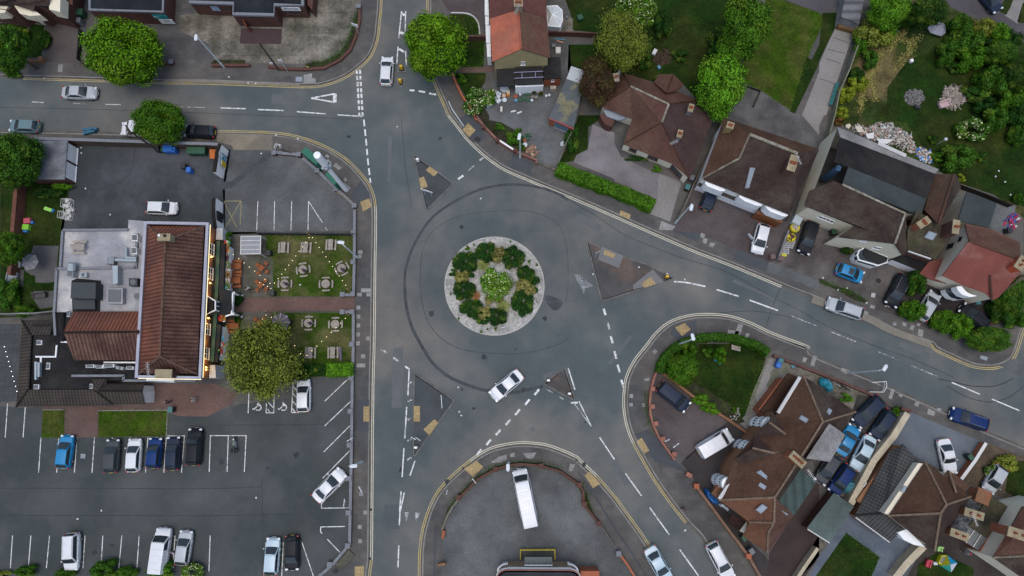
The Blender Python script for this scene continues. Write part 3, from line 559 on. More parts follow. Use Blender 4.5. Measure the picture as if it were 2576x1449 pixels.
# ------------------------------------------------------------ vegetation
M_leaf=leafmat('leaves'); M_core=mat('core_shade_tint',(0,0,0),v=0.3,rough=0.9,s1=1.2,s2=4,objcol=True,bc=((0.006,0.014,0.002),0.75))  # M_core: inner leaf mass, tinted near black to paint shade between leaves
M_bark=mat('bark',(0.09,0.07,0.05),v=.3,s1=1,s2=10,bump=.02)
M_fresh=mat('fresh_leaves',(0,0,0),v=0.42,rough=0.6,s1=0.9,s2=4.0,objcol=True,bc=((0.19,0.24,0.02),0.24))
M_flower=mat('cream_blossom',(0.52,0.54,0.32),v=.1,s1=2,s2=8)
def crown_mesh(name, nl, lobes, leaf, seed, droop=0.0, flat=1.0, fl=0.0, spiky=0.0):
    g=np.random.default_rng(seed)
    # lobes: spheres spread over a unit ball
    th=g.random(lobes)*2*pi; u=g.random(lobes)*1.5-0.55; u=np.clip(u,-0.6,0.95)
    rr=0.44+0.31*g.random(lobes)
    c=np.stack([np.sqrt(1-u*u)*np.cos(th),np.sqrt(1-u*u)*np.sin(th),u*flat],1)*rr[:,None]
    lr=0.20+0.17*g.random(lobes)
    k=g.integers(0,lobes,nl)
    d=g.normal(size=(nl,3)); d/=np.linalg.norm(d,axis=1)[:,None]
    p=c[k]+d*lr[k][:,None]*(0.72+0.36*g.random(nl)[:,None]+spiky*(g.random(nl)[:,None]**6))
    p[:,2]-=droop*np.linalg.norm(p[:,:2],axis=1)**2
    n=d+0.38*g.normal(size=(nl,3)); n/=np.linalg.norm(n,axis=1)[:,None]
    a=np.cross(n,g.normal(size=(nl,3))); a/=np.linalg.norm(a,axis=1)[:,None]; b=np.cross(n,a)
    s=leaf*(0.6+0.8*g.random(nl))[:,None]
    V=np.stack([p-a*s,p-b*s*0.55+n*s*.15,p+a*s,p+b*s*0.55+n*s*.15],1).reshape(-1,3)
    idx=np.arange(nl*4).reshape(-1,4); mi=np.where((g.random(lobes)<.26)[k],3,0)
    if fl: mi[(g.random(nl)<fl)&(p[:,2]>-0.1)]=2
    # inner mass, coloured dark as shade in the gaps between lobes
    cv=[];cf=[];cm=[]
    n0=nl*4
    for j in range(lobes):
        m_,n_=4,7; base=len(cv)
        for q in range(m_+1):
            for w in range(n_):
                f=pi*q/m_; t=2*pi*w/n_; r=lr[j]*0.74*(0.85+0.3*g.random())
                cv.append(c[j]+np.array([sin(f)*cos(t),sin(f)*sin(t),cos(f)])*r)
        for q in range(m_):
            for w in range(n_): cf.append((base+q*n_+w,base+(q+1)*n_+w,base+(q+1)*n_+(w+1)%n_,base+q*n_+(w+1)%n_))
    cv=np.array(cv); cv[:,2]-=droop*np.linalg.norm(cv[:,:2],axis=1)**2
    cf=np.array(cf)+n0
    me=bpy.data.meshes.new(name)
    AV=np.concatenate([V,cv]); AF=np.concatenate([idx,cf]); 
    me.vertices.add(len(AV)); me.vertices.foreach_set('co',AV.astype('f').ravel())
    me.loops.add(len(AF)*4); me.loops.foreach_set('vertex_index',AF.astype('i').ravel())
    me.polygons.add(len(AF)); me.polygons.foreach_set('loop_start',np.arange(0,len(AF)*4,4,dtype='i')); me.polygons.foreach_set('loop_total',np.full(len(AF),4,dtype='i'))
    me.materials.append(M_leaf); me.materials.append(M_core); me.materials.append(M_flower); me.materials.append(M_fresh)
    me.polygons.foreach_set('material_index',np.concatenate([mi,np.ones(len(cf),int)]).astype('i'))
    me.update(calc_edges=True); me.validate()
    return me
CR={'round':crown_mesh('crown_round',24000,64,0.031,1),
    'maple':crown_mesh('crown_maple',24000,70,0.034,2,spiky=.08),
    'loose':crown_mesh('crown_loose',16000,40,0.040,3,spiky=.6),
    'wispy':crown_mesh('crown_wispy',19000,50,0.028,4,droop=.12,spiky=.9),
    'bush':crown_mesh('crown_bush',6000,24,0.062,5,spiky=.25),
    'bush2':crown_mesh('crown_bush2',5200,18,0.07,6,spiky=.5),
    'shrub':crown_mesh('crown_shrub',1500,9,0.12,7,spiky=.4),
    'flower':crown_mesh('crown_flower',3600,18,0.08,8,fl=.14,spiky=.2),
    'flowerbig':crown_mesh('crown_flowerbig',9000,34,0.05,9,fl=.16),
    'fluffy':crown_mesh('crown_fluffy',5000,20,0.055,11,fl=0,spiky=.1)}
G_={'bright':(0.088,0.200,0.005),'green':(0.052,0.140,0.007),'mid':(0.038,0.110,0.008),'dark':(0.018,0.060,0.006),'olive':(0.155,0.190,0.026),'copper':(0.075,0.038,0.022),'yellow':(0.17,0.22,0.015),'deep':(0.012,0.048,0.006),'khaki':(0.26,0.24,0.075),'lime':(0.085,0.22,0.010),'brown':(0.12,0.055,0.02)}
def crown(o,kind,rx,ry,rz,col,parent,rot):
    c=bpy.data.objects.new('crown' if parent else o, CR[kind]); COL.objects.link(c)
    c.scale=(rx,ry,rz); c.rotation_euler=(0,0,rot); k=random.uniform(.9,1.1)
    g=G_[col]; c.color=(g[0]*k,g[1]*k*random.uniform(.95,1.05),g[2],1)
    if parent: c.parent=parent
    return c
def PXM(px,py,z=0): return (W(px+1,py,z)-W(px,py,z)).length   # metres per pixel
def tree(px,py,rpx,rpy,kind,col,label,cat='tree',name='broadleaf_tree',h=None,group=None):
    m=PXM(px,py,3); rx,ry=rpx*m*1.02,rpy*m*1.02; r=(rx+ry)/2
    hz=h if h else 1.2+r*1.55
    rz=min(r*0.95,(hz-0.8)/1.7); zc=hz-rz*0.9
    p=W(px,py,zc+rz*0.25); t=thing(name,label,cat,(p.x,p.y,PV),group)
    mb=MB(); mb.tube((0,0,0),(0,0,zc-rz*.2),0.05*r+.06,0.03*r+.04,8)
    for k in range(6):
        a=k*1.05+random.random(); mb.tube((0,0,zc-rz*.35),(cos(a)*rx*.55,sin(a)*ry*.55,zc+rz*random.uniform(-.1,.4)),0.022*r+.03,0.012*r,6)
    mb.build('trunk',M_bark,t,world=False)
    c=crown('crown',kind,rx,ry,rz,col,t,0); c.location=(0,0,zc)
    return t
def bush(px,py,rpx,rpy,kind,col,label,name='bush',h=None,group=None,cat='bush'):
    m=PXM(px,py,1); rx,ry=rpx*m*1.05,rpy*m*1.05; r=min(rx,ry)
    hz=h if h else min(r*1.5,2.6)
    p=W(px,py,hz*.6); o=crown(name,kind,rx,ry,hz*.62,col,None,random.choice((0,pi)))
    o.location=(p.x,p.y,PV+hz*.42); tag(o,label,cat,group); return o
tree(301,122,99,88,'round','bright','largest round bright green street tree at the top left')
tree(1092,103,80,92,'maple','bright','tall bright green street tree above the moving white car',h=9.5)
tree(394,303,68,60,'round','green','round green street tree hiding most of a white van')
tree(22,395,68,80,'maple','mid','dark green tree at the left edge beside the flat garage roof',h=8)
tree(14,118,42,72,'maple','mid','green tree at the top left corner beside the terrace garden',h=8)
tree(650,905,94,100,'wispy','olive','large olive green birch over the pub garden and disabled bays',h=10)
tree(1566,92,64,80,'wispy','olive','olive green birch tree behind the copper tree',h=9)
tree(1596,24,56,48,'flowerbig','green','green tree dotted with cream blossom at the top edge',h=8)
tree(1502,200,46,68,'wispy','copper','dark copper leaved tree beside the long shed roof',h=6.5)
tree(1880,62,66,80,'loose','green','tall green tree at the edge of the long lawn',h=9)
tree(1836,135,40,50,'loose','green','smaller green tree between the lawn tree and the lime green tree',h=6.5)
tree(1815,214,68,84,'loose','lime','vivid lime green tree behind the bungalow roof',h=7.5)
bush(55,90,17,22,'bush','yellow','yellow green bush in the terrace front garden')
bush(110,100,16,28,'bush','dark','dark bush beside the terrace garden wall')
bush(35,185,18,12,'shrub','mid','low green shrub under the top left corner tree')
tree(2238,22,58,48,'loose','lime','bright green tree at the top of the concrete drive',h=6)
bush(2205,75,48,42,'bush2','olive','olive green shrub beside the slatted garage roof',h=3)
bush(2165,105,22,34,'bush2','green','green hedge shrub next to the timber fence line',h=2)
tree(2335,25,52,42,'maple','dark','dark tree beside the rear road at the top right',h=6)
for i,(x,y,a,b,k,c,l,h) in enumerate((
 (2418,62,34,30,'bush','mid','green shrub just right of the grey garden umbrella',2.8),
 (2380,135,26,30,'bush2','mid','green shrub below the grey garden umbrella',2.2),
 (2435,105,44,40,'bush','mid','wide shrub at the middle of the thicket',3.2),
 (2478,70,30,26,'bush2','olive','olive shrub along the rear road verge',2.6),
 (2516,85,30,30,'bush','lime','bright green shrub beside the rear road',2.8),
 (2445,145,42,32,'bush2','green','fresh green shrub left of the large wood pile tree',3),
 (2520,130,46,36,'maple','mid','tall thicket tree nearest the rear road bend',4),
 (2560,185,44,48,'maple','dark','dark thicket tree at the right edge',4.5),
 (2500,205,44,44,'bush','mid','broad green shrub above the brushwood pile',3.4),
 (2450,235,30,26,'shrub','dark','dark low shrub beside the brushwood pile',1.5),
 (2545,240,40,36,'bush2','green','green shrub above the toy by the right edge',3),
 (2155,190,22,24,'bush','dark','dark shrub half way along the timber fence',1.8),
 (2158,212,28,22,'bush2','yellow','yellow green shrub leaning over the timber fence',1.8),
 (2128,238,24,20,'bush2','yellow','yellow conifer by the stacked green poles',1.8),
 (2116,284,20,17,'bush2','yellow','lowest yellow conifer at the corner of the rubble garden',1.6),
 (2110,305,18,12,'shrub','brown','rust brown shrub by the corner of the rubble garden',1.2),
 (2448,325,42,32,'flower','mid','shrub with white flowers behind the damaged house',2.8),
 (2505,300,34,30,'bush2','mid','green shrub under the small blue and green toy',2.6),
 (2412,396,48,34,'bush2','mid','spreading green shrub beside the rubble heap',2.4),
 (2360,395,20,14,'shrub','mid','low green shrub at the foot of the rubble heap',1.0),
 (2418,447,12,12,'shrub','yellow','small yellow shrub by the salmon roof',1.0),
 (2565,500,16,16,'bush','mid','small green bush by the patio at the right edge',1.4),
 (2348,352,12,14,'shrub','dark','dark low shrub beside the white garden lamp',1.0))):
    if k=='maple': tree(x,y,a,b,k,c,l,h=h)
    else: bush(x,y,a,b,k,c,l,h=h)
for i,(x,y,a,b,k,c,l,h) in enumerate(((2400,105,26,22,'bush','dark','dark shrub under the grey sheeting in the thicket',2),(2470,120,30,26,'bush2','deep','deep green shrub in the heart of the thicket',2.4),(2540,100,34,28,'bush','dark','dark shrub on the bank below the rear road',2.6),(2568,290,30,40,'bush2','dark','dark shrub mass at the right edge above the toy',2.6),(2400,170,20,18,'shrub','dark','low dark shrub at the inner edge of the thicket',1.2),(2475,262,34,20,'bush2','deep','deep green shrub under the thicket tree by the brushwood',2),(2560,340,24,30,'bush','mid','green shrub at the right edge below the toy',2),(2230,75,30,26,'bush','green','green shrub below the bright tree by the drive',2.4),(2262,48,26,22,'bush2','mid','shrub to the right of the bright tree by the drive',2.2),(2190,150,20,26,'bush2','mid','shrub against the upper timber fence',1.6),(2290,60,30,18,'shrub','dark','dark undergrowth below the dark top tree',1.2),(2470,395,18,16,'shrub','dark','dark undergrowth beside the grey tarpaulin corner',1.0),(1620,150,22,26,'bush2','dark','dark shrub under the edge of the olive birch',1.8),(1668,60,26,40,'bush','deep','deep green shrub beside the blossom tree',2.2),(1800,110,26,34,'bush2','dark','dark shrub along the edge of the rear lawn',2.0),(1850,180,30,26,'bush','mid','shrub joining the lime tree to the lawn tree',2.6))):
    bush(x,y,a,b,k,c,l,h=h)
# more right-hand hedges
for (x,y,a,b,k,c,l,h) in (
 (2306,712,26,36,'bush','mid','tall bush between the black car and the silver car in the dark forecourt',3.0),
 (2298,780,34,30,'bush','green','broad bush at the front of the dark forecourt beside the silver car',2.6),
 (2380,808,38,33,'bush','green','clipped round green bush at the roadside',2.6),
 (2420,822,28,32,'bush2','lime','bright lime bush in the middle of the roadside hedge',2.4),
 (2490,852,62,38,'maple','mid','dark green rounded bush at the road corner',3.2),
 (2545,735,44,58,'maple','mid','tall bush behind the red roofed house',4),
 (2555,800,34,30,'bush','mid','green bush beside the side road at the right edge',2.4),
 (2518,785,34,34,'bush','dark','dark hedge beside the parked dark car at the far right',2.2),
 (1718,930,44,42,'loose','green','spreading green tree at the corner of the triangular garden',4.2),
 (1732,885,22,26,'bush2','green','small tree against the inside of the curved hedge',2.6),
 (1812,893,16,22,'bush2','green','small green tree beside the blue cloth',2.4),
 (1783,888,16,14,'shrub','mid','low bush behind the blue cloth tree',1.4),
 (1762,1005,22,14,'bush2','lime','trailing lime green plant on the garden wall',1.2),
 (1784,1025,22,13,'bush2','lime','lower trailing lime green plant on the garden wall',1.2),
 (1800,1035,14,9,'shrub','lime','tip of the trailing plant at the low end of the wall',.9),
 (1845,1032,9,8,'shrub','green','small plant among white stones beside the lawn',.6),
 (565,597,19,17,'bush2','green','round green bush beside the top of the pub wall',2.0),
 (757,935,26,22,'bush2','deep','dark holly bush under the edge of the birch',2.4),
 (795,930,12,12,'shrub','yellow','small yellow green shrub at the end of the bright hedge',1.4),
 (1211,242,38,30,'flower','mid','white flowered bush beside the yard of pots',2.2),
 (1188,270,26,22,'flower','mid','lower white flowered bush by the brick boundary wall',1.6),
 (1160,196,14,14,'shrub','green','pale spiky shrub in the small corner garden',1.0),
 (1170,247,8,7,'shrub','green','small shrub on the brick boundary wall',.7),
 (1255,318,16,10,'shrub','mid','weedy clump inside the curved brick wall',.8),
 (1292,348,22,17,'bush2','mid','leafy bush behind the white topped stretch of wall',1.2),
 (1308,368,16,12,'shrub','mid','leafy clump under the lamp post behind the wall',1.0),
 (1305,330,10,8,'shrub','green','green plant beside the square planters',.9),
 (1440,345,20,40,'bush2','dark','ivy mass against the fence of the gravel drive',1.4),
 (1600,398,34,8,'shrub','dark','dark clipped edging under the bungalow windows',.6),
 (1652,424,14,10,'shrub','green','small bush at the end of the bungalow wall',.8),
 (1664,205,22,16,'bush2','mid','bush behind the bungalow roof gable',1.6),
 (1712,140,24,18,'shrub','dark','dark shrub in the shaded rear lawn',1.2),
 (14,622,36,50,'maple','green','fresh green tree at the left edge by the umbrella',0),
 (15,738,34,44,'bush','mid','bush at the left edge below the garden sofa',2.2),
 (60,783,26,16,'bush2','green','leafy clump over the dark fence at the left',1.6),
 (66,1436,30,14,'bush2','mid','leftmost of the bushes along the bottom of the car park',1.6),
 (165,1442,28,12,'bush','mid','bush in front of the white estate van nose',1.4),
 (262,1432,36,24,'bush2','mid','taller bush in the row along the bottom of the car park',2.2),
 (318,1440,30,16,'bush','mid','bush between two empty bays at the bottom of the car park',1.4),
 (405,1434,38,22,'bush2','mid','bush covering the rear of the white cargo van',1.8),
 (484,1438,32,22,'flower','green','white flowering bush at the end of the bottom hedge',1.8),
 (5,1447,30,12,'shrub','olive','scrubby brown green shrub in the bottom left corner',1.0),
 (2498,1185,22,16,'flower','mid','shrub overhanging the bonnet of the silver car at the right edge',1.4),
 (2530,1165,34,22,'bush2','olive','olive shrub beside the brick wall end at the right edge',1.2),
 (2258,1037,14,16,'bush2','green','bush at the top end of the cream wall',1.2),
 (2128,1000,20,13,'shrub','mid','weeds behind the roadside wall by the bicycle',.7),
 (2132,628,16,12,'bush2','dark','small bush below the gable of the cream house',1.2),
 (2045,525,16,14,'shrub','brown','brown climbing shrub on the cream side wall',1.8),
 (155,470,26,8,'bush2','lime','ivy trailing off the garage roof edge',1.6),
 (120,485,40,14,'bush','deep','dark shrubs behind the garage',1.6),
 (64,440,8,14,'shrub','lime','bright shrub at the corner of the flat garage roof',1.8),
 (599,753,12,16,'bush2','deep','dark potted shrub on the upper side of the pub porch',1.4),
 (598,800,10,14,'bush2','dark','potted shrub on the lower side of the pub porch',1.4),
 (1203,1152,0,0,'','','',0),):
    if not a: continue
    if h==0 or k in('maple','loose'): tree(x,y,a,b,k,c,l,h=h or 7)
    else: bush(x,y,a,b,k,c,l,h=h)
# hedges
def hedge(P,w,h,col,label,leaf=.13,dens=330,name='hedge'):
    P=WP(P,h); L=sum((b-a).length for a,b in zip(P[:-1],P[1:])); n=int(L*(w+2*h)*dens/3)
    g=np.random.default_rng(int(L*100)); segs=[(a,b,(b-a).length) for a,b in zip(P[:-1],P[1:])]
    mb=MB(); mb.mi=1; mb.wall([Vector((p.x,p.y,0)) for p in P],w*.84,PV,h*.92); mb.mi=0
    pr=np.array([s[2] for s in segs]); pr/=pr.sum(); ks=g.choice(len(segs),n,p=pr)
    for k in ks:
        a,b,l=segs[k]; t=g.random(); d=(b-a)/l; nn=Vector((-d.y,d.x,0))
        s=g.random()*(w+2*h)
        if s<w: q=a.lerp(b,t)+nn*(s-w/2); q.z=h+g.normal()*.06+.12*sin(q.x*2.1+q.y*1.3); nrm=Vector((0,0,1))
        else:
            sd=1 if s<w+h else -1; q=a.lerp(b,t)+nn*sd*(w/2+g.normal()*.06+.08*sin(q.x*1.7 if False else t*l*1.9)); q.z=PV+g.random()*(h-PV); nrm=nn*sd
        nrm=(nrm+Vector(g.normal(size=3))*.5).normalized(); u=nrm.orthogonal().normalized(); 
        ang=g.random()*6.28; u=Matrix.Rotation(ang,3,nrm)@u; v=nrm.cross(u); z=leaf*(.6+.8*g.random())
        i=len(mb.v); mb.v+= [tuple(q-u*z),tuple(q-v*z*.5),tuple(q+u*z),tuple(q+v*z*.5)]; mb.f.append((i,i+1,i+2,i+3)); mb.m.append(0)
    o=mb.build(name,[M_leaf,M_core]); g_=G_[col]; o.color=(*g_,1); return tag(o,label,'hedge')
hedge(O('1402,420 1450,440 1500,458 1560,480 1610,500 1645,518'),1.55,1.6,'green','long clipped green hedge between the gravel drive and the pavement')
hedge(O('1662,938 1668,910 1690,882 1720,863 1760,851 1800,846 1840,849 1880,858 1915,872 1936,888'),.85,1.7,'mid','curved clipped hedge around the triangular corner garden',leaf=.09,dens=520)
hedge(O('820,931 850,930 888,929'),1.5,1.3,'lime','bright green clipped hedge at the edge of the pub car park',leaf=.09,dens=520)
hedge(O('768,930 818,931'),1.2,1.1,'dark','dark low hedge joining the bright hedge')
# spiky plants, built once and copied
def spiky(name,n,L,w,col,seed,rise=.6):
    g=random.Random(seed); mb=MB()
    for i in range(n):
        a=g.random()*6.28; e=g.uniform(.15,1.25); l=L*g.uniform(.7,1.1); d=Vector((cos(a)*cos(e),sin(a)*cos(e),sin(e)*rise+.1)); s=Vector((-sin(a),cos(a),0))*w
        p0=Vector((0,0,.1)); p1=p0+d*l*.55; p2=p0+d*l-Vector((0,0,l*.22*cos(e)))
        mb.add([p0-s,p0+s,p1+s,p1-s,p2],[(0,1,2,3),(3,2,4)])
    me_o=mb.build(name,mat('blades_'+name,col,v=.35,s1=2,s2=9)); return me_o
def put(o,px,py,s,label,cat,first,group=None,z=0.15):
    c=o if first else o.copy()
    if not first: COL.objects.link(c)
    p=W(px,py,.6); c.location=(p.x,p.y,z); c.scale=(s,s,s*.9); c.rotation_euler=(0,0,random.random()*6); tag(c,label,cat,group); return c
sp=spiky('spiky_plant',150,1.15,.055,(.22,.26,.08),1)
put(sp,1215,666,1.0,'spiky green plant above the centre bush on the roundabout','plant',True)
put(sp,1265,769,1.05,'spiky green plant below the centre bush on the roundabout','plant',False)
rs=spiky('grass_plant',140,.85,.05,(.30,.14,.06),2); put(rs,1195,742,1.0,'rust brown spiky plant left of the centre bush on the roundabout','plant',True)
pm=spiky('fan_plant',110,1.1,.05,(.15,.20,.09),3,.9); put(pm,1277,714,1.05,'grey green fan of leaves against the right of the centre bush','plant',True)
rb=lambda x,y:(1030.4+.2*x,579.6+.2*y)
N=0
for (x,y,a,b,k,c,l,h) in ((1066,665,45,47,'flower','green','',2.6),(968,275,27,26,'bush','deep','dark bush at the top of the roundabout ring',1.1),(1300,340,27,29,'bush','deep','dark bush at the upper right of the roundabout ring',1.1),(700,400,30,27,'bush','deep','dark bush at the upper left of the roundabout ring',1.1),(760,500,18,18,'shrub','deep','dark shrub joining the two left roundabout bushes',1.0),(685,745,27,27,'bush','deep','dark bush at the lower left of the roundabout ring',1.1),(780,975,29,22,'bush','dark','dark bush at the bottom left of the roundabout ring',1.1),(1080,1080,30,22,'bush','deep','dark bush at the bottom of the roundabout ring',1.1),(900,1090,25,18,'shrub','deep','dark shrub filling the bottom of the roundabout ring',1.0),(1460,545,22,20,'bush','dark','dark bush at the right of the roundabout ring, topmost of its three',1.1),(1575,680,13,20,'shrub','deep','narrow dark shrub on the outer right of the roundabout ring',.9),(1425,900,27,34,'bush','deep','dark bush at the lower right of the roundabout ring',1.1),(560,530,14,9,'shrub','dark','small green shrub at the left tip of the roundabout ring',.6),
  (1125,265,14,14,'fluffy','khaki','khaki ball shrub at the top of the roundabout ring',1.7),(1105,335,14,14,'fluffy','khaki','second khaki ball shrub touching the top one',1.3),(655,585,18,17,'fluffy','khaki','khaki ball shrub at the left of the roundabout ring',1.7),(1425,690,19,18,'fluffy','khaki','khaki ball shrub at the right of the roundabout ring',1.3),(1515,755,15,15,'fluffy','khaki','outer khaki ball shrub at the right of the roundabout ring',1.25),(930,1035,19,19,'fluffy','khaki','khaki ball shrub at the bottom of the roundabout ring',1.3),
  (1060,860,24,13,'fluffy','khaki','pale feathery clump below the centre bush',.9),(930,720,0,0,'','','',0)):
    if not a: continue
    X,Y=rb(x,y)
    if not l: tree(X,Y-2,a,b,'flowerbig','lime','large centre bush with cream flower heads on the roundabout','bush','flowering_bush',h=3.2)
    else: bush(X,Y,a*1.15,b*1.15,k,c,l,h=h*(1.15 if k=='fluffy' else 1))
for i,(x,y,s) in enumerate(((728,220,7),(810,182,3),(1505,395,5),(1600,430,4),(1085,1240,5),(900,1272,4),(620,1115,4),(980,1240,3),(560,360,4),(520,800,3),(1270,140,3),(1450,320,3),(640,300,4))):
    X,Y=rb(x,y); bush(X,Y,s,s,'shrub','mid','tiny green weed on the pale shingle of the roundabout',name='weed',h=.22,group='weeds on the roundabout shingle',cat='weed')
# weeds strips along walls and beds: uncountable
def scatter(name,areas,n,col,leaf,hmax,label):
    g=np.random.default_rng(5); mb=MB(); tot=[]
    for P in areas:
        P=WP(P,.2); 
        for i in range(len(P)-1): tot.append((P[i],P[i+1],(P[i+1]-P[i]).length))
    pr=np.array([t[2] for t in tot]); pr/=pr.sum()
    for k in g.choice(len(tot),n,p=pr):
        a,b,l=tot[k]; q=a.lerp(b,g.random()); q=q+Vector((g.normal()*.28,g.normal()*.28,0)); q.z=PV+abs(g.normal())*hmax
        u=Vector(g.normal(size=3)).normalized(); v=u.orthogonal().normalized(); z=leaf*(.5+g.random())
        i=len(mb.v); mb.v+= [tuple(q-u*z),tuple(q-v*z*.5),tuple(q+u*z),tuple(q+v*z*.5)]; mb.f.append((i,i+1,i+2,i+3)); mb.m.append(0)
    o=mb.build(name,M_leaf); o.color=(*G_[col],1); return tag(o,label,'weeds',kind='stuff')
scatter('wall_weeds',[T('10','1920,150 1850,330 1820,450 1750,600 1620,720 1450,790 1280,810'),T('24','470,600 640,420 850,205 1080,75 1400,20 1650,35 1900,110'),T('24','2150,270 2220,400 2230,540 2330,680'),T('42','20,620 200,700 400,780 580,880'),T('33','400,600 410,800 440,950 490,1100'),T('21','1150,150 1300,300 1450,400')],3600,'mid',.075,.12,'green weeds growing along the foot of walls and beds')
scatter('hay_tufts',[T('40','1150,280 900,600 700,800 600,1000 550,1200 500,1400'),T('40','1250,450 1100,700 950,880'),T('40','800,600 650,900 700,1250'),T('40','1000,450 1180,560')],2600,'khaki',.12,.08,'straw coloured tufts of mown grass across the wild garden')

scatter('grass_tufts',[T('12','775,60 1870,55 1865,825 870,825 865,375'),T('12','845,1045 1855,1045')+T('13','1845,230'),T('03','540,812 810,815 800,1155 520,1155'),T('03','1240,825 2105,818 2092,1132 1232,1148'),T('30','2040,30 2560,170 2470,600 2220,1380 1850,1130 1650,1040'),T('33','650,350 880,540 1430,730 1640,900'),T('33','1900,170 1840,360 1640,880'),T('44','340,905 760,1210 600,1500'),T('20','500,440 870,435 860,300 720,180'),T('20','690,490 940,495 930,840 640,845')],5200,'green',.075,.05,'ragged tufts of grass along the edges of the lawns')
# ------------------------------------------------------------ vehicles
M_glass=mat('car_glass',(0.020,0.028,0.032),v=.1,s1=1,s2=3,rough=0.12,spec=0.6); M_tyre=plain('tyre_rubber',(.015,.015,.015),.9); M_rim=plain('alloy_rim',(.35,.35,.36),.35,.8)
M_lamp=plain('headlamp_glass',(.55,.58,.6),.1,spec=.8); M_tail=plain('tail_lamp_red',(.35,.01,.012),.2); M_trim=plain('black_trim',(.012,.012,.013),.6)
M_py=plain('yellow_plate',(.55,.42,.03),.5); M_pw=plain('white_plate',(.6,.6,.6),.5)
def paint(n,c): return plain('paint_'+n,c,.4,0.0,0 if max(c)<.3 else .4,.12 if max(c)<.3 else .3)
PT={'white':paint('white',(.60,.62,.63)),'silver':paint('silver',(.36,.39,.41)),'pale':paint('pale_blue',(.38,.50,.56)),'grey':paint('grey',(.055,.062,.068)),'black':paint('black',(.012,.014,.018)),'navy':paint('navy',(.018,.028,.05)),'blue':paint('blue',(.008,.035,.13)),'sky':paint('sky_blue',(.008,.19,.40)),'teal':paint('teal_silver',(.12,.19,.21)),'dblue':paint('dark_blue',(.010,.05,.14)),'royal':paint('royal_blue',(.008,.025,.10))}
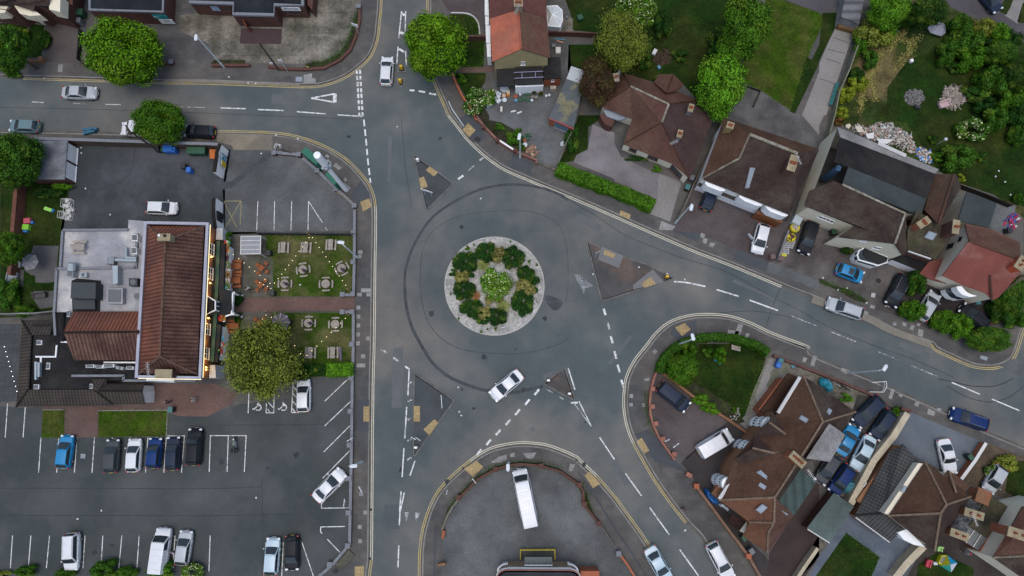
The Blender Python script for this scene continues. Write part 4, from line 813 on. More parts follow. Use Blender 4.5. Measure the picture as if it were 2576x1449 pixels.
# type: (length,width,height, belt, bonnet height, x of screen base, roof front, roof rear, rear-glass base)
CT={'hatch':(4.05,1.76,1.48,.93,.86,.27,.06,-.36,-.465),'suv':(4.5,1.86,1.68,1.05,.98,.27,.07,-.385,-.475),'saloon':(4.65,1.82,1.43,.92,.84,.235,.04,-.20,-.355),'estate':(4.65,1.82,1.5,.93,.86,.25,.06,-.38,-.475),'coupe':(4.3,1.78,1.35,.86,.78,.16,.02,-.15,-.33),'van':(5.2,1.95,2.0,1.15,1.05,.33,.20,-.485,-.495),'lwb':(6.8,2.02,2.65,1.35,1.2,.40,.30,-.488,-.495),'mpv':(4.4,1.82,1.75,1.05,.98,.28,.14,-.44,-.485)}
def car(tp,col,a,b,label,cat='car',group='parked cars',L=None,open_door=False,name=None,roofcol=None,sunroof=False,rails=False,z=PV+.02):
    """a: pixel of the tail, b: pixel of the nose"""
    l,w,h,bh,bo,xs,rf,rr,xb=CT[tp]
    A=W(a[0],a[1],h*.5); B=W(b[0],b[1],h*.5); c=(A+B)/2; ang=atan2(B.y-A.y,B.x-A.x)
    if L: l=L
    name=name or {'lwb':'panel_van','van':'panel_van','suv':'parked_car','mpv':'parked_car'}.get(tp,'parked_car')
    t=thing(name,label,cat,(c.x,c.y,z),group); t.rotation_euler=(0,0,ang); ORG[t.name]=Vector((0,0,0))
    P=PT[col]; cab=tp in('van','lwb'); PL=dict(parent=t,world=False)
    xt=[-.5,-.49,-.46,-.40,-.30,-.1,.1,.25,.36,.43,.475,.495,.5]
    def hw(x):
        a_=abs(x); k=(1 if a_<.30 else 1-((a_-.30)/.20)**2.4*(.20 if x<0 or cab else .30)); 
        return w/2*k
    def top(x):
        if x<xb: return bh-(.04 if tp!='saloon' else .06)*((xb-x)/.04 if xb-x<.04 else 1)-(0.25 if x<=-.499 else 0)
        if x>xs: 
            u=(x-xs)/(.5-xs); return bh+(bo-bh)*min(u*1.6,1)-.30*max(0,u-.72)/.28-(.12 if x>=.499 else 0)
        return bh
    vs=[];nr=9
    for x in xt:
        y=hw(x); zt=top(x); z0=.24 if abs(x)<.46 else .30
        for (fy,z_) in ((-.90,z0),(-.99,z0+.12),(-1,zt*.66),(-.965,zt-.10),(-.87,zt-.015),(0,zt+.03),(.87,zt-.015),(.965,zt-.10),(1,zt*.66),(.99,z0+.12),(.90,z0)): vs.append((x*l,fy*y,z_))
    k=11; fs=[]
    for i in range(len(xt)-1):
        for j in range(k): fs.append((i*k+j,(i+1)*k+j,(i+1)*k+(j+1)%k,i*k+(j+1)%k))
    fs.append(tuple(range(k-1,-1,-1))); fs.append(tuple(range((len(xt)-1)*k,len(xt)*k)))
    mb=MB(); mb.add(vs,fs)
    mb.build('body',P,sm=True,mods=[('EDGE_SPLIT',dict(split_angle=R(38)))],**PL)
    # cabin shell: sections along the roof
    wt=w/2*(.80 if cab else .70); wb=w/2*(.93 if cab else .885)
    sec=[(xs,0),(xs-(xs-rf)*.5,.52),(rf,.93),(rf-.05,.985),((rf+rr)/2,1),(rr+.06,.985),(rr,.93),(rr+(xb-rr)*.55,.48),(xb,0)]
    vs=[]
    for x,f in sec:
        zt=bh+(h-bh)*f; yt=wb+(wt-wb)*max(f,.0); 
        for fy,dz in ((-wb,0),(-yt,1),(-yt*.55,1.0),(0,1.0),(yt*.55,1.0),(yt,1),(wb,0)):
            zz=bh-.02+(zt-bh)*dz + (.035*(1-(fy/yt)**2) if dz else 0)*f; vs.append((x*l,fy,zz))
    fs=[]
    for i in range(8):
        for j in range(6): fs.append((i*7+j,i*7+j+1,(i+1)*7+j+1,(i+1)*7+j))
    mb=MB(); mb.add(vs,fs); mb.build('roof',PT[roofcol] if roofcol else P,sm=True,mods=[('EDGE_SPLIT',dict(split_angle=R(34)))],**PL)
    e=.012
    def gl(nm,pts):
        m_=MB(); m_.poly(pts); return m_.build(nm,M_glass,mods=[('SOLIDIFY',dict(thickness=.006))],**PL)
    def curved(nm,x0,z0,y0,x1,z1,y1,sg):
        m_=MB(); n=6; vs=[]
        for (x,z_,y) in ((x0,z0,y0),((x0+x1)/2,(z0+z1)/2+.055*(1 if True else 0),(y0+y1)/2),(x1,z1,y1)):
            for i in range(n+1):
                t_=i/n*2-1; vs.append((x*l+sg*(.03+.05*(1-t_*t_)),y*t_,z_+e+.025*(1-t_*t_)))
        f=[]
        for r in range(2):
            for i in range(n):
                q=(r*(n+1)+i,r*(n+1)+i+1,(r+1)*(n+1)+i+1,(r+1)*(n+1)+i); f.append(q if sg>0 else q[::-1])
        m_.add(vs,f); return m_.build(nm,M_glass,sm=True,**PL)
    dz=h-bh
    curved('windscreen',xs-.004,bh+.03,wb*.90,rf+.012,bh+dz*.93,wt*.90,1)
    if tp!='lwb' and tp!='van': curved('rear_window',xb+.008,bh+.10,wb*.84,rr-.008,bh+dz*.90,wt*.86,-1)
    for sd in (-1,1):
        x0,x1,x2,x3=xs-.035,rf-.03,(rr+.035),(xb+.05)
        if cab: x2,x3=rf-.16,rf-.16
        yb=lambda f:(wb+(wt-wb)*f+.014)*sd
        pts=[(x0*l,yb(.1),bh+dz*.10),(x1*l,yb(.86),bh+dz*.86),(x2*l,yb(.86),bh+dz*.84),(x3*l,yb(.12),bh+dz*.12)]
        gl('side_window',pts if sd<0 else pts[::-1])
        mb=MB(); mb.box(((xs-.045)*l,sd*(w/2+.09),bh+.08),(.12,.17,.12)); mb.build('wing_mirror',P if not cab else M_trim,mods=[('BEVEL',dict(width=.03,segments=2))],**PL)
        mb=MB(); mb.box((.462*l,sd*w*.36,bo-.13),(.26,.34,.13),rz=-sd*.35); mb.build('headlight',M_lamp,mods=[('BEVEL',dict(width=.03,segments=2))],**PL)
        mb=MB(); mb.box((-.482*l,sd*w*.41,bh-.08),(.13,.20,.22),rz=sd*.25); mb.build('tail_light',M_tail,mods=[('BEVEL',dict(width=.02,segments=2))],**PL)
        for sx in (-.30,.315):
            mb=MB(); r=.33 if tp!='lwb' else .36; y=sd*(w/2-.10)
            prof=[(r*.62,-.10),(r*.93,-.10),(r,-.06),(r,.06),(r*.93,.10),(r*.62,.10)]
            vs=[];n=18
            for rr_,yy in prof:
                for q in range(n): vs.append((sx*l+rr_*cos(2*pi*q/n),y+yy,r+rr_*sin(2*pi*q/n)-.02))
            f=[(j*n+q,j*n+(q+1)%n,((j+1)%6)*n+(q+1)%n,((j+1)%6)*n+q) for j in range(6) for q in range(n)]
            mb.add(vs,f); wh=mb.build('wheel',M_tyre,sm=True,**PL)
            mb=MB(); mb.tube((sx*l,y-.07,r-.02),(sx*l,y+.07,r-.02),r*.62,n=14); wr=mb.build('rim',M_rim,parent=wh,world=False)
    for sd in(-1,1):
        for dx in ((.10,-.12,-.28) if not cab else (.24,.02)): mb=MB(); mb.box((dx*l,sd*(w/2*.965),bh-.12),(.018,.05,.30)); mb.build('door_gap',M_trim,**PL)
    mb=MB(); mb.box((.497*l,0,.42),(.05,w*.62,.16)); mb.build('grille',M_trim,**PL)
    mb=MB(); mb.box((.506*l+.02,0,.40),(.02,.5,.11)); mb.build('number_plate',M_pw,**PL)
    mb=MB(); mb.box((-.506*l,0,.62),(.03,.5,.11)); mb.build('number_plate',M_py,**PL)
    if sunroof: mb=MB(); mb.box(((rf-.10)*l,0,h+.035),(.62,.85,.02)); mb.build('sunroof',M_glass,**PL)
    if rails:
        for sd in(-1,1): mb=MB(); mb.tube(((rf-.04)*l,sd*wt*.88,h+.03),((rr+.05)*l,sd*wt*.88,h+.03),.022); mb.build('roof_rail',M_rim,**PL)
    if cab:
        for q in range(4): mb=MB(); mb.box((l*(rf-.14-q*.15),0,h+.022),(.04,w*.62,.03)); mb.build('roof_rib',M_rim if tp=='lwb' else P,**PL)
    if open_door:
        mb=MB(); mb.box((l*.02,-(w/2+.42),.62),(.9,.07,.72),rz=.95); d=mb.build('door',P,mods=[('BEVEL',dict(width=.03,segments=2))],**PL)
    return t
def c2(cr,x,y): return T(cr,'%f,%f'%(x,y))[0]
mv='moving cars'
car('saloon','silver',c2('00',785,1160),c2('00',1215,1168),'silver saloon driving along the upper left road',name='moving_car',group=mv,z=.02)
car('hatch','white',c2('10',2275,1080),c2('10',2300,700),'white hatchback driving up the top road beside the tree',name='moving_car',group=mv,z=.02)
car('saloon','white',c2('23',1400,345),c2('23',1035,655),'white saloon circling below the roundabout island',name='moving_car',group=mv,z=.02)
car('hatch','teal',c2('01',500,145),c2('01',115,130),'teal silver car half on the kerb under the left tree',z=.05)
car('van','white',c2('01',1990,180),c2('01',1535,165),'white van parked under the round street tree',cat='van',z=.05)
car('hatch','black',(542,333),(464,329),'black hatchback parked behind the white van',z=.05)
car('hatch','white',c2('01',1852,1165),c2('01',2225,1175),'white hatchback parked in the pub yard')
g='cars in the front row of the pub car park'
car('hatch','sky',(160,1176),(171,1096),'bright blue hatchback at the left end of the pub car park row',group=g)
car('hatch','grey',(280,1187),(286,1107),'dark grey hatchback second in the pub car park row',group=g)
car('hatch','white',(336,1185),(341,1106),'white hatchback between two dark cars in the pub row',group=g)
car('hatch','blue',(386,1178),(393,1102),'small mid blue hatchback in the pub car park row',group=g,L=3.7)
car('hatch','navy',(435,1182),(438,1099),'navy hatchback beside the tall black car in the pub row',group=g)
car('suv','black',(487,1170),(493,1078),'tall black car at the right end of the pub row',group=g)
car('hatch','white',c2('13',1245,835),c2('13',1248,425),'white hatchback beside the hatched disabled bay')
car('saloon','white',c2('14',1402,480),c2('14',1735,135),'white saloon parked diagonally against the low wall')
car('mpv','white',(182,1342),(180,1434),'white boxy estate car facing the bottom hedge',rails=True)
car('van','white',c2('04',1990,1380),c2('04',2060,875),'white cargo van with its rear under the bottom hedge',cat='van')
car('hatch','silver',c2('04',2290,1295),c2('04',2350,895),'silver hatchback right of the white cargo van')
car('estate','pale',c2('14',835,1390),c2('14',865,1005),'pale blue estate car near the bottom wall',L=4.3)
car('hatch','black',c2('14',1105,970),c2('14',1100,1342),'black hatchback beside the pale blue estate')
car('saloon','pale',c2('34',450,1120),c2('34',670,1510),'pale blue saloon parked on the lower right road kerb',z=.05)
car('estate','white',c2('34',1215,1040),c2('34',1450,1480),'white estate car on the lower right road beside the long wall',z=.05,rails=True)
car('lwb','white',c2('24',1522,800),c2('24',1385,135),'long white high roof van in the forecourt below the roundabout',cat='van')
car('mpv','navy',c2('33',590,525),c2('33',895,765),'dark navy car in the curved walled driveway')
car('van','white',c2('33',1075,1340),c2('33',1455,1115),'white panel van on the dark block driveway',cat='van',L=4.6)
car('hatch','navy',c2('31',1150,1170),c2('31',1260,870),'dark hatchback half under the porch roof of the semi')
car('hatch','white',c2('31',1875,1400),c2('32',1795,262),'white car with its door open on the plum forecourt',open_door=True)
car('estate','black',c2('31',2500,1340),c2('32',2370,295),'black estate car beside the yellow rubble bags',L=4.5)
car('hatch','sky',c2('42',235,480),c2('42',530,590),'small bright blue car on the plum forecourt',L=3.5,sunroof=True)
car('estate','silver',c2('42',520,1050),c2('42',125,915),'silver estate car on the right hand main road',rails=True,z=.03)
car('suv','black',c2('42',1060,590),c2('42',900,920),'black people carrier beside the tall forecourt bush',rails=True)
car('hatch','silver',c2('42',1265,1110),c2('42',1460,790),'silver hatchback between forecourt bushes')
car('hatch','black',c2('42',2010,1150),c2('42',1880,1040),'dark car almost hidden behind the roadside bushes')
car('hatch','navy',c2('40',2090,-60),c2('40',2180,55),'dark car at the very top right on the rear road')
car('estate','navy',c2('43',760,680),c2('43',470,975),'dark navy saloon nearest the roadside wall in the side yard')
car('hatch','navy',c2('43',900,840),c2('43',690,1150),'dark hatchback beside the cream boundary wall')
car('saloon','sky',c2('43',250,1370),c2('43',450,1010),'bright sky blue car beside the concrete roof',L=4.0)
car('saloon','pale',c2('43',640,1165),c2('43',450,1545),'pale silver saloon between the sky blue car and the cream wall')
car('hatch','grey',(2094,1158),(2068,1200),'grey car tucked under the edge of the concrete roof')
car('hatch','royal',c2('44',370,110),c2('44',190,370),'old royal blue car with open bonnet among tarpaulins')
car('estate','royal',c2('43',2080,990),c2('43',1700,860),'royal blue estate parked half on the pavement',rails=True,z=.05)
car('coupe','white',c2('43',1555,1195),c2('43',1650,1600),'white coupe on the grey resin drive')
car('hatch','silver',c2('44',2260,120),c2('44',2140,330),'silver car under shrubs at the right edge',L=3.6)
# ------------------------------------------------------------ building materials
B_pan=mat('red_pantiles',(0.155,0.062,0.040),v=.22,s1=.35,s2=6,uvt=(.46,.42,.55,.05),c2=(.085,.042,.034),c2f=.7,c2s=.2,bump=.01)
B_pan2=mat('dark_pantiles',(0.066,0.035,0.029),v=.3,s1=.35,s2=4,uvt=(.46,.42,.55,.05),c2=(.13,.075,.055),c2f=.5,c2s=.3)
B_brn=mat('brown_pantiles',(0.060,0.050,0.044),v=.2,s1=.4,s2=7,uvt=(.40,.40,.5,.2),c2=(.085,.075,.06),c2f=.5,c2s=.3)
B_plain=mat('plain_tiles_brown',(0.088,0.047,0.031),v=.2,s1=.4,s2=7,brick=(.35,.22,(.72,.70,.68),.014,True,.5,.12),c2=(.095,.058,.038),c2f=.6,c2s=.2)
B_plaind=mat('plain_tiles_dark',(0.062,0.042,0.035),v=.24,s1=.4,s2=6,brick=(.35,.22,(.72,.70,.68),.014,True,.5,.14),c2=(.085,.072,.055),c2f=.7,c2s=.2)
B_plainr=mat('plain_tiles_plum',(0.100,0.050,0.039),v=.22,s1=.4,s2=6,brick=(.35,.22,(.72,.70,.68),.014,True,.5,.12),c2=(.125,.078,.055),c2f=.6,c2s=.16)
B_moss=mat('mossy_tiles',(0.085,0.073,0.052),v=.28,s1=.5,s2=5,brick=(.35,.22,(.72,.70,.68),.014,True,.5,.14),c2=(.10,.10,.05),c2f=.7,c2s=.4)
B_sal=mat('salmon_tiles',(0.42,0.130,0.080),v=.14,s1=.4,s2=7,brick=(.35,.22,(.74,.72,.70),.014,True,.5,.08),c2=(.29,.13,.09),c2f=.6,c2s=.25)
B_rust=mat('weathered_tiles',(0.15,0.075,0.056),v=.25,s1=.5,s2=6,brick=(.35,.22,(.72,.70,.68),.014,True,.5,.12),c2=(.10,.066,.045),c2f=.8,c2s=.25)
B_red=mat('red_painted_tiles',(0.165,0.056,0.045),v=.15,s1=.4,s2=8,c2=(.27,.14,.12),c2f=.6,c2s=.22,edge=(.52,.64))
B_orng=mat('terracotta_tiles',(0.24,0.090,0.050),v=.2,s1=.5,s2=7,c2=(.15,.10,.055),c2f=.7,c2s=.4)
B_felt=mat('black_felt',(0.026,0.026,0.028),v=.3,s1=.4,s2=6,c2=(.055,.052,.05),c2f=.8,c2s=.25,rough=.85)
B_feltg=mat('grey_green_felt',(0.062,0.078,0.080),v=.14,s1=.4,s2=7,c2=(.045,.055,.056),c2f=.6,c2s=.25)
B_feltl=mat('pale_flat_roof',(0.26,0.265,0.28),v=.16,s1=.3,s2=6,c2=(.47,.46,.43),c2f=.95,c2s=.13,edge=(.46,.6))
B_navy=mat('dark_membrane',(0.022,0.028,0.036),v=.35,s1=.3,s2=4,c2=(.045,.055,.065),c2f=.6,c2s=.2,rough=.5)
B_coping=mat('stone_coping',(0.20,0.21,0.23),v=.3,s1=.8,s2=6,c2=(.10,.11,.12),c2f=.6,c2s=.8)
B_brick=mat('dark_red_brick',(0.095,0.048,0.038),v=.2,s1=.5,s2=8,bump=.01); B_brickb=mat('brown_brick',(0.17,0.088,0.048),v=.2,s1=.6,s2=8); B_bricko=mat('orange_brick',(0.30,0.105,0.055),v=.2,s1=.6,s2=8)
B_cream=mat('cream_render',(0.52,0.48,0.37),v=.08,s1=.5,s2=6); B_white=mat('white_render',(0.62,0.62,0.60),v=.07,s1=.5,s2=6); B_peb=mat('buff_pebbledash',(0.24,0.20,0.105),v=.16,s1=.8,s2=12,bump=.02)
B_pvc=plain('white_upvc',(.68,.70,.70),.35); B_pane=mat('window_glass',(.035,.045,.055),v=.2,s1=.8,s2=2,rough=.08,spec=.7); B_panel=mat('conservatory_glazing',(.40,.43,.44),v=.1,s1=.8,s2=4,rough=.3); B_sky=mat('skylight_glass',(.26,.31,.36),v=.1,s1=.8,s2=4,rough=.12)
B_green=plain('green_fascia',(.012,.055,.038),.6); B_lead=mat('lead_flashing',(.22,.25,.28),v=.2,s1=.8,s2=6,rough=.55); B_metal=plain('galvanised_duct',(.30,.35,.37),.45,.3); B_grey=plain('grey_plastic',(.10,.11,.115),.6); B_dgrey=plain('dark_grey_cover',(.030,.037,.040),.6); B_gut=plain('gutter_white',(.55,.55,.53),.5); B_dk=plain('dark_void',(.010,.010,.011),.9)
B_ridge=mat('ridge_tiles',(.13,.10,.075),v=.35,s1=2,s2=6,c2=(.22,.21,.16),c2f=.7,c2s=1.2); B_ridgel=mat('lichen_ridge',(.20,.18,.13),v=.4,s1=2,s2=6,c2=(.30,.29,.25),c2f=.8,c2s=1.2)
B_slat=mat('grey_slate',(0.065,0.068,0.070),v=.2,s1=.4,s2=6,uvt=(.4,.35,.4,.25),c2=(.09,.09,.085),c2f=.6,c2s=.3)
B_concr=mat('rough_concrete_roof',(0.21,0.21,0.205),v=.22,s1=.5,s2=6,c2=(.12,.12,.12),c2f=.7,c2s=.4)
B_pot=mat('terracotta_pot',(.28,.09,.05),v=.15,s1=1,s2=8); B_soot=mat('chimney_mortar',(.26,.22,.14),v=.25,s1=1,s2=8)
WALLS={}; ROOFP={}
def faces(mb,fs):
    for f in fs:
        P=[W(*p) for p in f]; n=Vector((0,0,0))
        for i in range(len(P)): n+=P[i-1].cross(P[i])
        if n.z<0: P=P[::-1]
        mb.poly(P)
    return mb
def house(name,label,cat,base=None,walls=(),roofs=(),ridges=(),ov=.25,z0=PV-.02,group=None,rm=None):
    c=cen([W(*p) for p in (base or walls[0][1])]); t=thing(name,label,cat,(c.x,c.y,z0),group); WALLS[t.name]=[]
    for m,pts in walls:
        P=[W(*p) for p in pts]; n=len(P)
        a=sum(P[i-1].x*P[i].y-P[i].x*P[i-1].y for i in range(n))
        if a<0: P=P[::-1]
        Q=[]
        for i in range(n):
            d=P[(i+1)%n]-P[i-1]; d=Vector((d.x,d.y,0)).normalized(); Q.append(Vector((P[i].x-d.y*ov,P[i].y+d.x*ov,P[i].z-.06)))
        mb=MB(); vs=[(q.x,q.y,z0) for q in Q]+[tuple(q) for q in Q]; mb.add(vs,[(i,(i+1)%n,n+(i+1)%n,n+i) for i in range(n)]); mb.build('wall',m,t)
        WALLS[t.name]+= [(Q[i],Q[(i+1)%n]) for i in range(n)]
    for m,fs in roofs:
        ROOFP.setdefault(t.name,[]).extend(fs); mb=faces(MB(),fs); mb.build('roof',m,t,uv=True,mods=[('SOLIDIFY',dict(thickness=.14,offset=-1))])
    if ridges:
        mb=MB()
        for r in ridges: mb.path([W(*p)+Vector((0,0,.02)) for p in r],.13,7)
        mb.build('ridge_tiles',rm or B_ridge,t)
    return t
def win(t,cr,s,z1,z0,cols=2,rows=1,fm=None,nm='window',proj=True,dep=.07,fr=.07,pm=None):
    A,B=[W(*p,z1) if len(p)==2 else W(*p) for p in (T(cr,s) if cr else O(s))]
    mid=(A+B)/2; best=None
    if proj:
        for P,Q in WALLS[t.name]:
            d=Vector((Q.x-P.x,Q.y-P.y,0)); 
            if d.length<.3: continue
            l=d.length; d/=l; k=(Vector((mid.x-P.x,mid.y-P.y,0))).dot(d); k=min(max(k,0),l); dist=(Vector((P.x,P.y,0))+d*k-Vector((mid.x,mid.y,0))).length
            ab=Vector((B.x-A.x,B.y-A.y,0)).normalized()
            sc=dist+2.5*(1-abs(ab.dot(d)))
            if best is None or sc<best[0]: best=(sc,P,d,l)
        _,P,d,l=best; P0=Vector((P.x,P.y,0))
        ka,kb=[min(max((Vector((q.x,q.y,0))-P0).dot(d),.05),l-.05) for q in (A,B)]
        if ka>kb: ka,kb=kb,ka
        if kb-ka<.3: kb=ka+.5
        A=P0+d*ka; B=P0+d*kb; n=Vector((d.y,-d.x,0))
    else:
        A=Vector((A.x,A.y,0)); B=Vector((B.x,B.y,0)); d=(B-A).normalized(); n=Vector((d.y,-d.x,0))
        if n.dot(-(A+B)/2)<0: n=-n
    u=(B-A).normalized(); L=(B-A).length; c=(A+B)/2; rz=atan2(u.y,u.x); zm=(z0+z1)/2
    mb=MB()
    mb.box(c+n*dep/2+Vector((0,0,z1-fr/2)),(L,dep,fr),rz); mb.box(c+n*(dep/2+.03)+Vector((0,0,z0+fr/2)),(L+.12,dep+.06,fr),rz)
    for i in range(cols+1):
        q=A+u*(fr/2+(L-fr)*i/cols); mb.box(q+n*(dep/2-.002)+Vector((0,0,zm)),(fr,dep-.006,z1-z0-2*fr+.002),rz)
    for j in range(1,rows): mb.box(c+n*(dep/2-.004)+Vector((0,0,z0+(z1-z0)*j/rows)),(L-2*fr,dep-.01,fr*.8),rz)
    f=mb.build(nm,fm or B_pvc,t)
    mb=MB(); mb.box(c+n*.02+Vector((0,0,zm)),(L-fr,.02,z1-z0-fr),rz); mb.build('pane',pm or B_pane,f); return f
def boxpart(t,nm,m,cr,s,z0,z1,bev=0,par=None):
    P=[W(*p,z1) for p in (T(cr,s) if cr else O(s))]; mb=MB(); mb.prism(P,z0,z1)
    return mb.build(nm,m,par or t,mods=[('BEVEL',dict(width=bev,segments=2))] if bev else None)
def skylight(t,cr,s,z,par=None):
    """s: four corners on the roof with their heights"""
    from mathutils.geometry import intersect_ray_tri as irt
    q_=(T(cr,s) if cr else O(s)); P=[]; C0=Vector((0,0,H)); mx=sum(p[0] for p in q_)/4; my=sum(p[1] for p in q_)/4
    best=None
    for f in ROOFP[t.name]:
        V=[W(*p) for p in f]
        for i in range(1,len(V)-1):
            h=irt(V[0],V[i],V[i+1],W(mx,my,0)-C0,C0,True)
            if h and (best is None or h.z>best[0]): best=(h.z,V[0].copy(),(V[i]-V[0]).cross(V[i+1]-V[0]).normalized())
    for p in q_:
        if best: d_=W(p[0],p[1],0)-C0; P.append(C0+d_*((best[1]-C0).dot(best[2])/d_.dot(best[2])))
        else: P.append(W(*p))
    P=[p+Vector((0,0,.12)) for p in P]
    n=Vector((0,0,0))
    for i in range(4): n+=P[i-1].cross(P[i])
    if n.z<0: P=P[::-1]
    mb=MB(); mb.poly(P); f=mb.build('skylight',B_lead,t,mods=[('SOLIDIFY',dict(thickness=.10,offset=-1))])
    c=cen(P); c.z=sum(p.z for p in P)/4; mb=MB(); mb.poly([c+(p-c)*.78+Vector((0,0,.03)) for p in P]); mb.build('pane',B_sky,f,mods=[('SOLIDIFY',dict(thickness=.02))])
def chimney(t,px,py,ztop,h,w,d,rot,pots,m=None,top=None):
    p=W(px,py,ztop); mb=MB(); mb.box((p.x,p.y,ztop-h/2),(w,d,h),rot); ch=mb.build('chimney',m or B_brick,t)
    mb=MB(); mb.box((p.x,p.y,ztop+.04),(w+.12,d+.12,.14),rot); mb.build('chimney_cap',top or B_soot,ch)
    for i in range(pots):
        k=(i-(pots-1)/2)*(w*.8/max(pots,1)); q=Vector((p.x+cos(rot)*k,p.y+sin(rot)*k,ztop+.1)); mb=MB(); mb.lathe(q,[(.14,0),(.15,.12),(.12,.3),(.14,.36),(.10,.37),(.09,.2)],10); mb.build('chimney_pot',B_pot,ch)
    return ch
def aerial(px,py,zt,rot,L=1.4):
    p=W(px,py,zt); t=thing('tv_aerial',None,'aerial',(p.x,p.y,zt-1.2)); mb=MB(); u=Vector((cos(rot),sin(rot),0)); v=Vector((-u.y,u.x,0))
    mb.tube((p.x,p.y,zt-1.6),(p.x,p.y,zt+.05),.03); mb.tube(p-u*L/2,p+u*L/2,.025)
    for k in range(8): q=p+u*(L*(k/7-.5)); mb.tube(q-v*.22,q+v*.22,.016,n=4)
    mb.build('antenna',plain('aerial_alloy',(.45,.46,.47),.4,.6),t); return t
def text(s,size,M,m,parent,ext=.01,name='lettering'):
    cu=bpy.data.curves.new('t','FONT'); cu.body=s; cu.size=size; cu.extrude=ext; cu.align_x='CENTER'; cu.align_y='CENTER'
    o=bpy.data.objects.new('t',cu); COL.objects.link(o); bpy.context.view_layer.update()
    me=bpy.data.meshes.new_from_object(o); bpy.data.objects.remove(o)
    off=ORG.get((parent.parent or parent).name,Vector((0,0,0))) if parent else Vector((0,0,0))
    me.transform(Matrix.Translation(-off)@M); me.materials.clear(); me.materials.append(m)
    o=bpy.data.objects.new(name,me); COL.objects.link(o); o.parent=parent; return o
def facing(c,u,up=Vector((0,0,1))):
    n=u.cross(up); M=Matrix((u,up,n)).transposed().to_4x4(); M.translation=c; return M
def sheetsign(t,cr,s,z1,z0,m,nm='sign_board',off=.05,dep=.05):
    A,B=[W(*p,z1) for p in T(cr,s)]; A.z=B.z=0; d=(B-A).normalized(); n=Vector((d.y,-d.x,0)); 
    if n.dot(-(A+B)/2)<0: n=-n; 
    c=(A+B)/2+n*off+Vector((0,0,(z0+z1)/2)); mb=MB(); mb.box(c,((B-A).length,dep,z1-z0),atan2(d.y,d.x)); o=mb.build(nm,m,t); return o,c+n*(dep/2+.012),d,n
# ================================================= the pub
pub=house('public_house','long brick pub with a ribbed red tiled roof and green lettered fascia','pub',
  walls=[(B_brickb,O('366,560,5.3 521,563,5.3 502,950,5.3 343,947,5.3'))],
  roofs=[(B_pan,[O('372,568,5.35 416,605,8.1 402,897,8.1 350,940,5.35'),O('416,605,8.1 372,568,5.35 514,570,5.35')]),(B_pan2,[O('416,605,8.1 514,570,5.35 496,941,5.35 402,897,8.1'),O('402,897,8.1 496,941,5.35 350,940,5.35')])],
  ridges=[O('416,605,8.1 402,897,8.1'),O('416,605,8.1 372,568,5.4'),O('416,605,8.1 514,570,5.4'),O('402,897,8.1 350,940,5.4'),O('402,897,8.1 496,941,5.4')],ov=.1,rm=mat('worn_ridge',(.11,.07,.05),v=.3,s1=1.5,s2=6))
mb=MB(); P=[W(*p) for p in O('366,560,5.7 521,563,5.7 502,950,5.7 343,947,5.7')]
for a,b in zip(P,P[1:]+P[:1]): 
    d=(b-a).normalized(); mb.box((a+b)/2-Vector((0,0,.2))+Vector((d.y,-d.x,0))*-.02,((b-a).length+(.34 if abs(d.y)>.5 else -.34),.34,.42),atan2(d.y,d.x))
mb.build('parapet',mat('painted_parapet',(.34,.35,.40),v=.14,s1=.6,s2=7),pub)
L_warm=emis('warm_strip_light',(1.0,.86,.45),.8); mb=MB()
e=Vector((.20,0,0)); mb.tube(P[1]+e+Vector((0,0,-.45)),P[2]+e+Vector((0,0,-.45)),.05); mb.tube(P[2]+Vector((0,-.2,-.45)),P[3]+Vector((0,-.2,-.45)),.045); mb.build('strip_light',L_warm,pub)
for x0,y0,y1 in ((68,150,300),(52,455,605),(30,1165,1305)): win(pub,'12','%d,%d %d,%d'%(x0+20,y0,x0+5,y1),4.3,2.9,2,2)
win(pub,'13','15,25 5,170',4.3,2.9,2,2)
# lettered fascia: reads from south to north when facing the wall
A,B=W(*T('12','-40,1240')[0],5.0),W(*T('12','5,600')[0],5.0); A.x=B.x=(A.x+B.x)/2
wl=[w for w in WALLS[pub.name] if abs((w[1]-w[0]).y)>10 and (w[0].x+w[1].x)/2>P[3].x+2][0]
dd=(wl[1]-wl[0]).normalized(); dd.z=0; 
if dd.y<0: dd=-dd
nn=Vector((dd.y,-dd.x,0)); base=wl[0]+(dd*((A-wl[0]).dot(dd))); base.z=4.72; L=(B-A).length; c=base+dd*L/2+nn*.06
mb=MB(); mb.box(c,(L+1.2,.06,.62),atan2(dd.y,dd.x)); fz=mb.build('fascia_sign',B_green,pub)
text('THE RESORT MILL',.86,facing(c+nn*.06,dd)@Matrix.Scale(.98,4,(1,0,0)),emis('lit_letters',(.95,.92,.65),.55),pub)
# upper bay, veranda and porch
bayc=T('12','0,880')[0]
M1=Matrix
def extr(t,nm,m,s,z0,z1,cr=None,bev=0): return boxpart(t,nm,m,cr,s,z0,z1,bev)
extr(pub,'bay_window',B_brn,'516,746 537,758 537,778 516,790',2.6,4.6)
bp=[W(*p,4.4) for p in O('516,742 541,757 541,780 513,792')]
for a,b,k in ((bp[0],bp[1],1),(bp[1],bp[2],2),(bp[2],bp[3],1)):
    a=a.copy();b=b.copy();a.z=b.z=0;d=(b-a).normalized();n=Vector((-d.y,d.x,0)); 
    mb=MB()
    for i in range(k+1): q=a.lerp(b,i/k); mb.box(q+Vector((0,0,3.5)),(.12,.12,1.7),atan2(d.y,d.x))
    for z_ in (2.75,4.3): mb.box((a+b)/2+Vector((0,0,z_)),((b-a).length,.14,.14),atan2(d.y,d.x))
    f=mb.build('window',B_pvc,pub); mb=MB(); mb.box((a+b)/2+Vector((0,0,3.5)),((b-a).length-.1,.04,1.5),atan2(d.y,d.x)); mb.build('pane',B_pane,f)
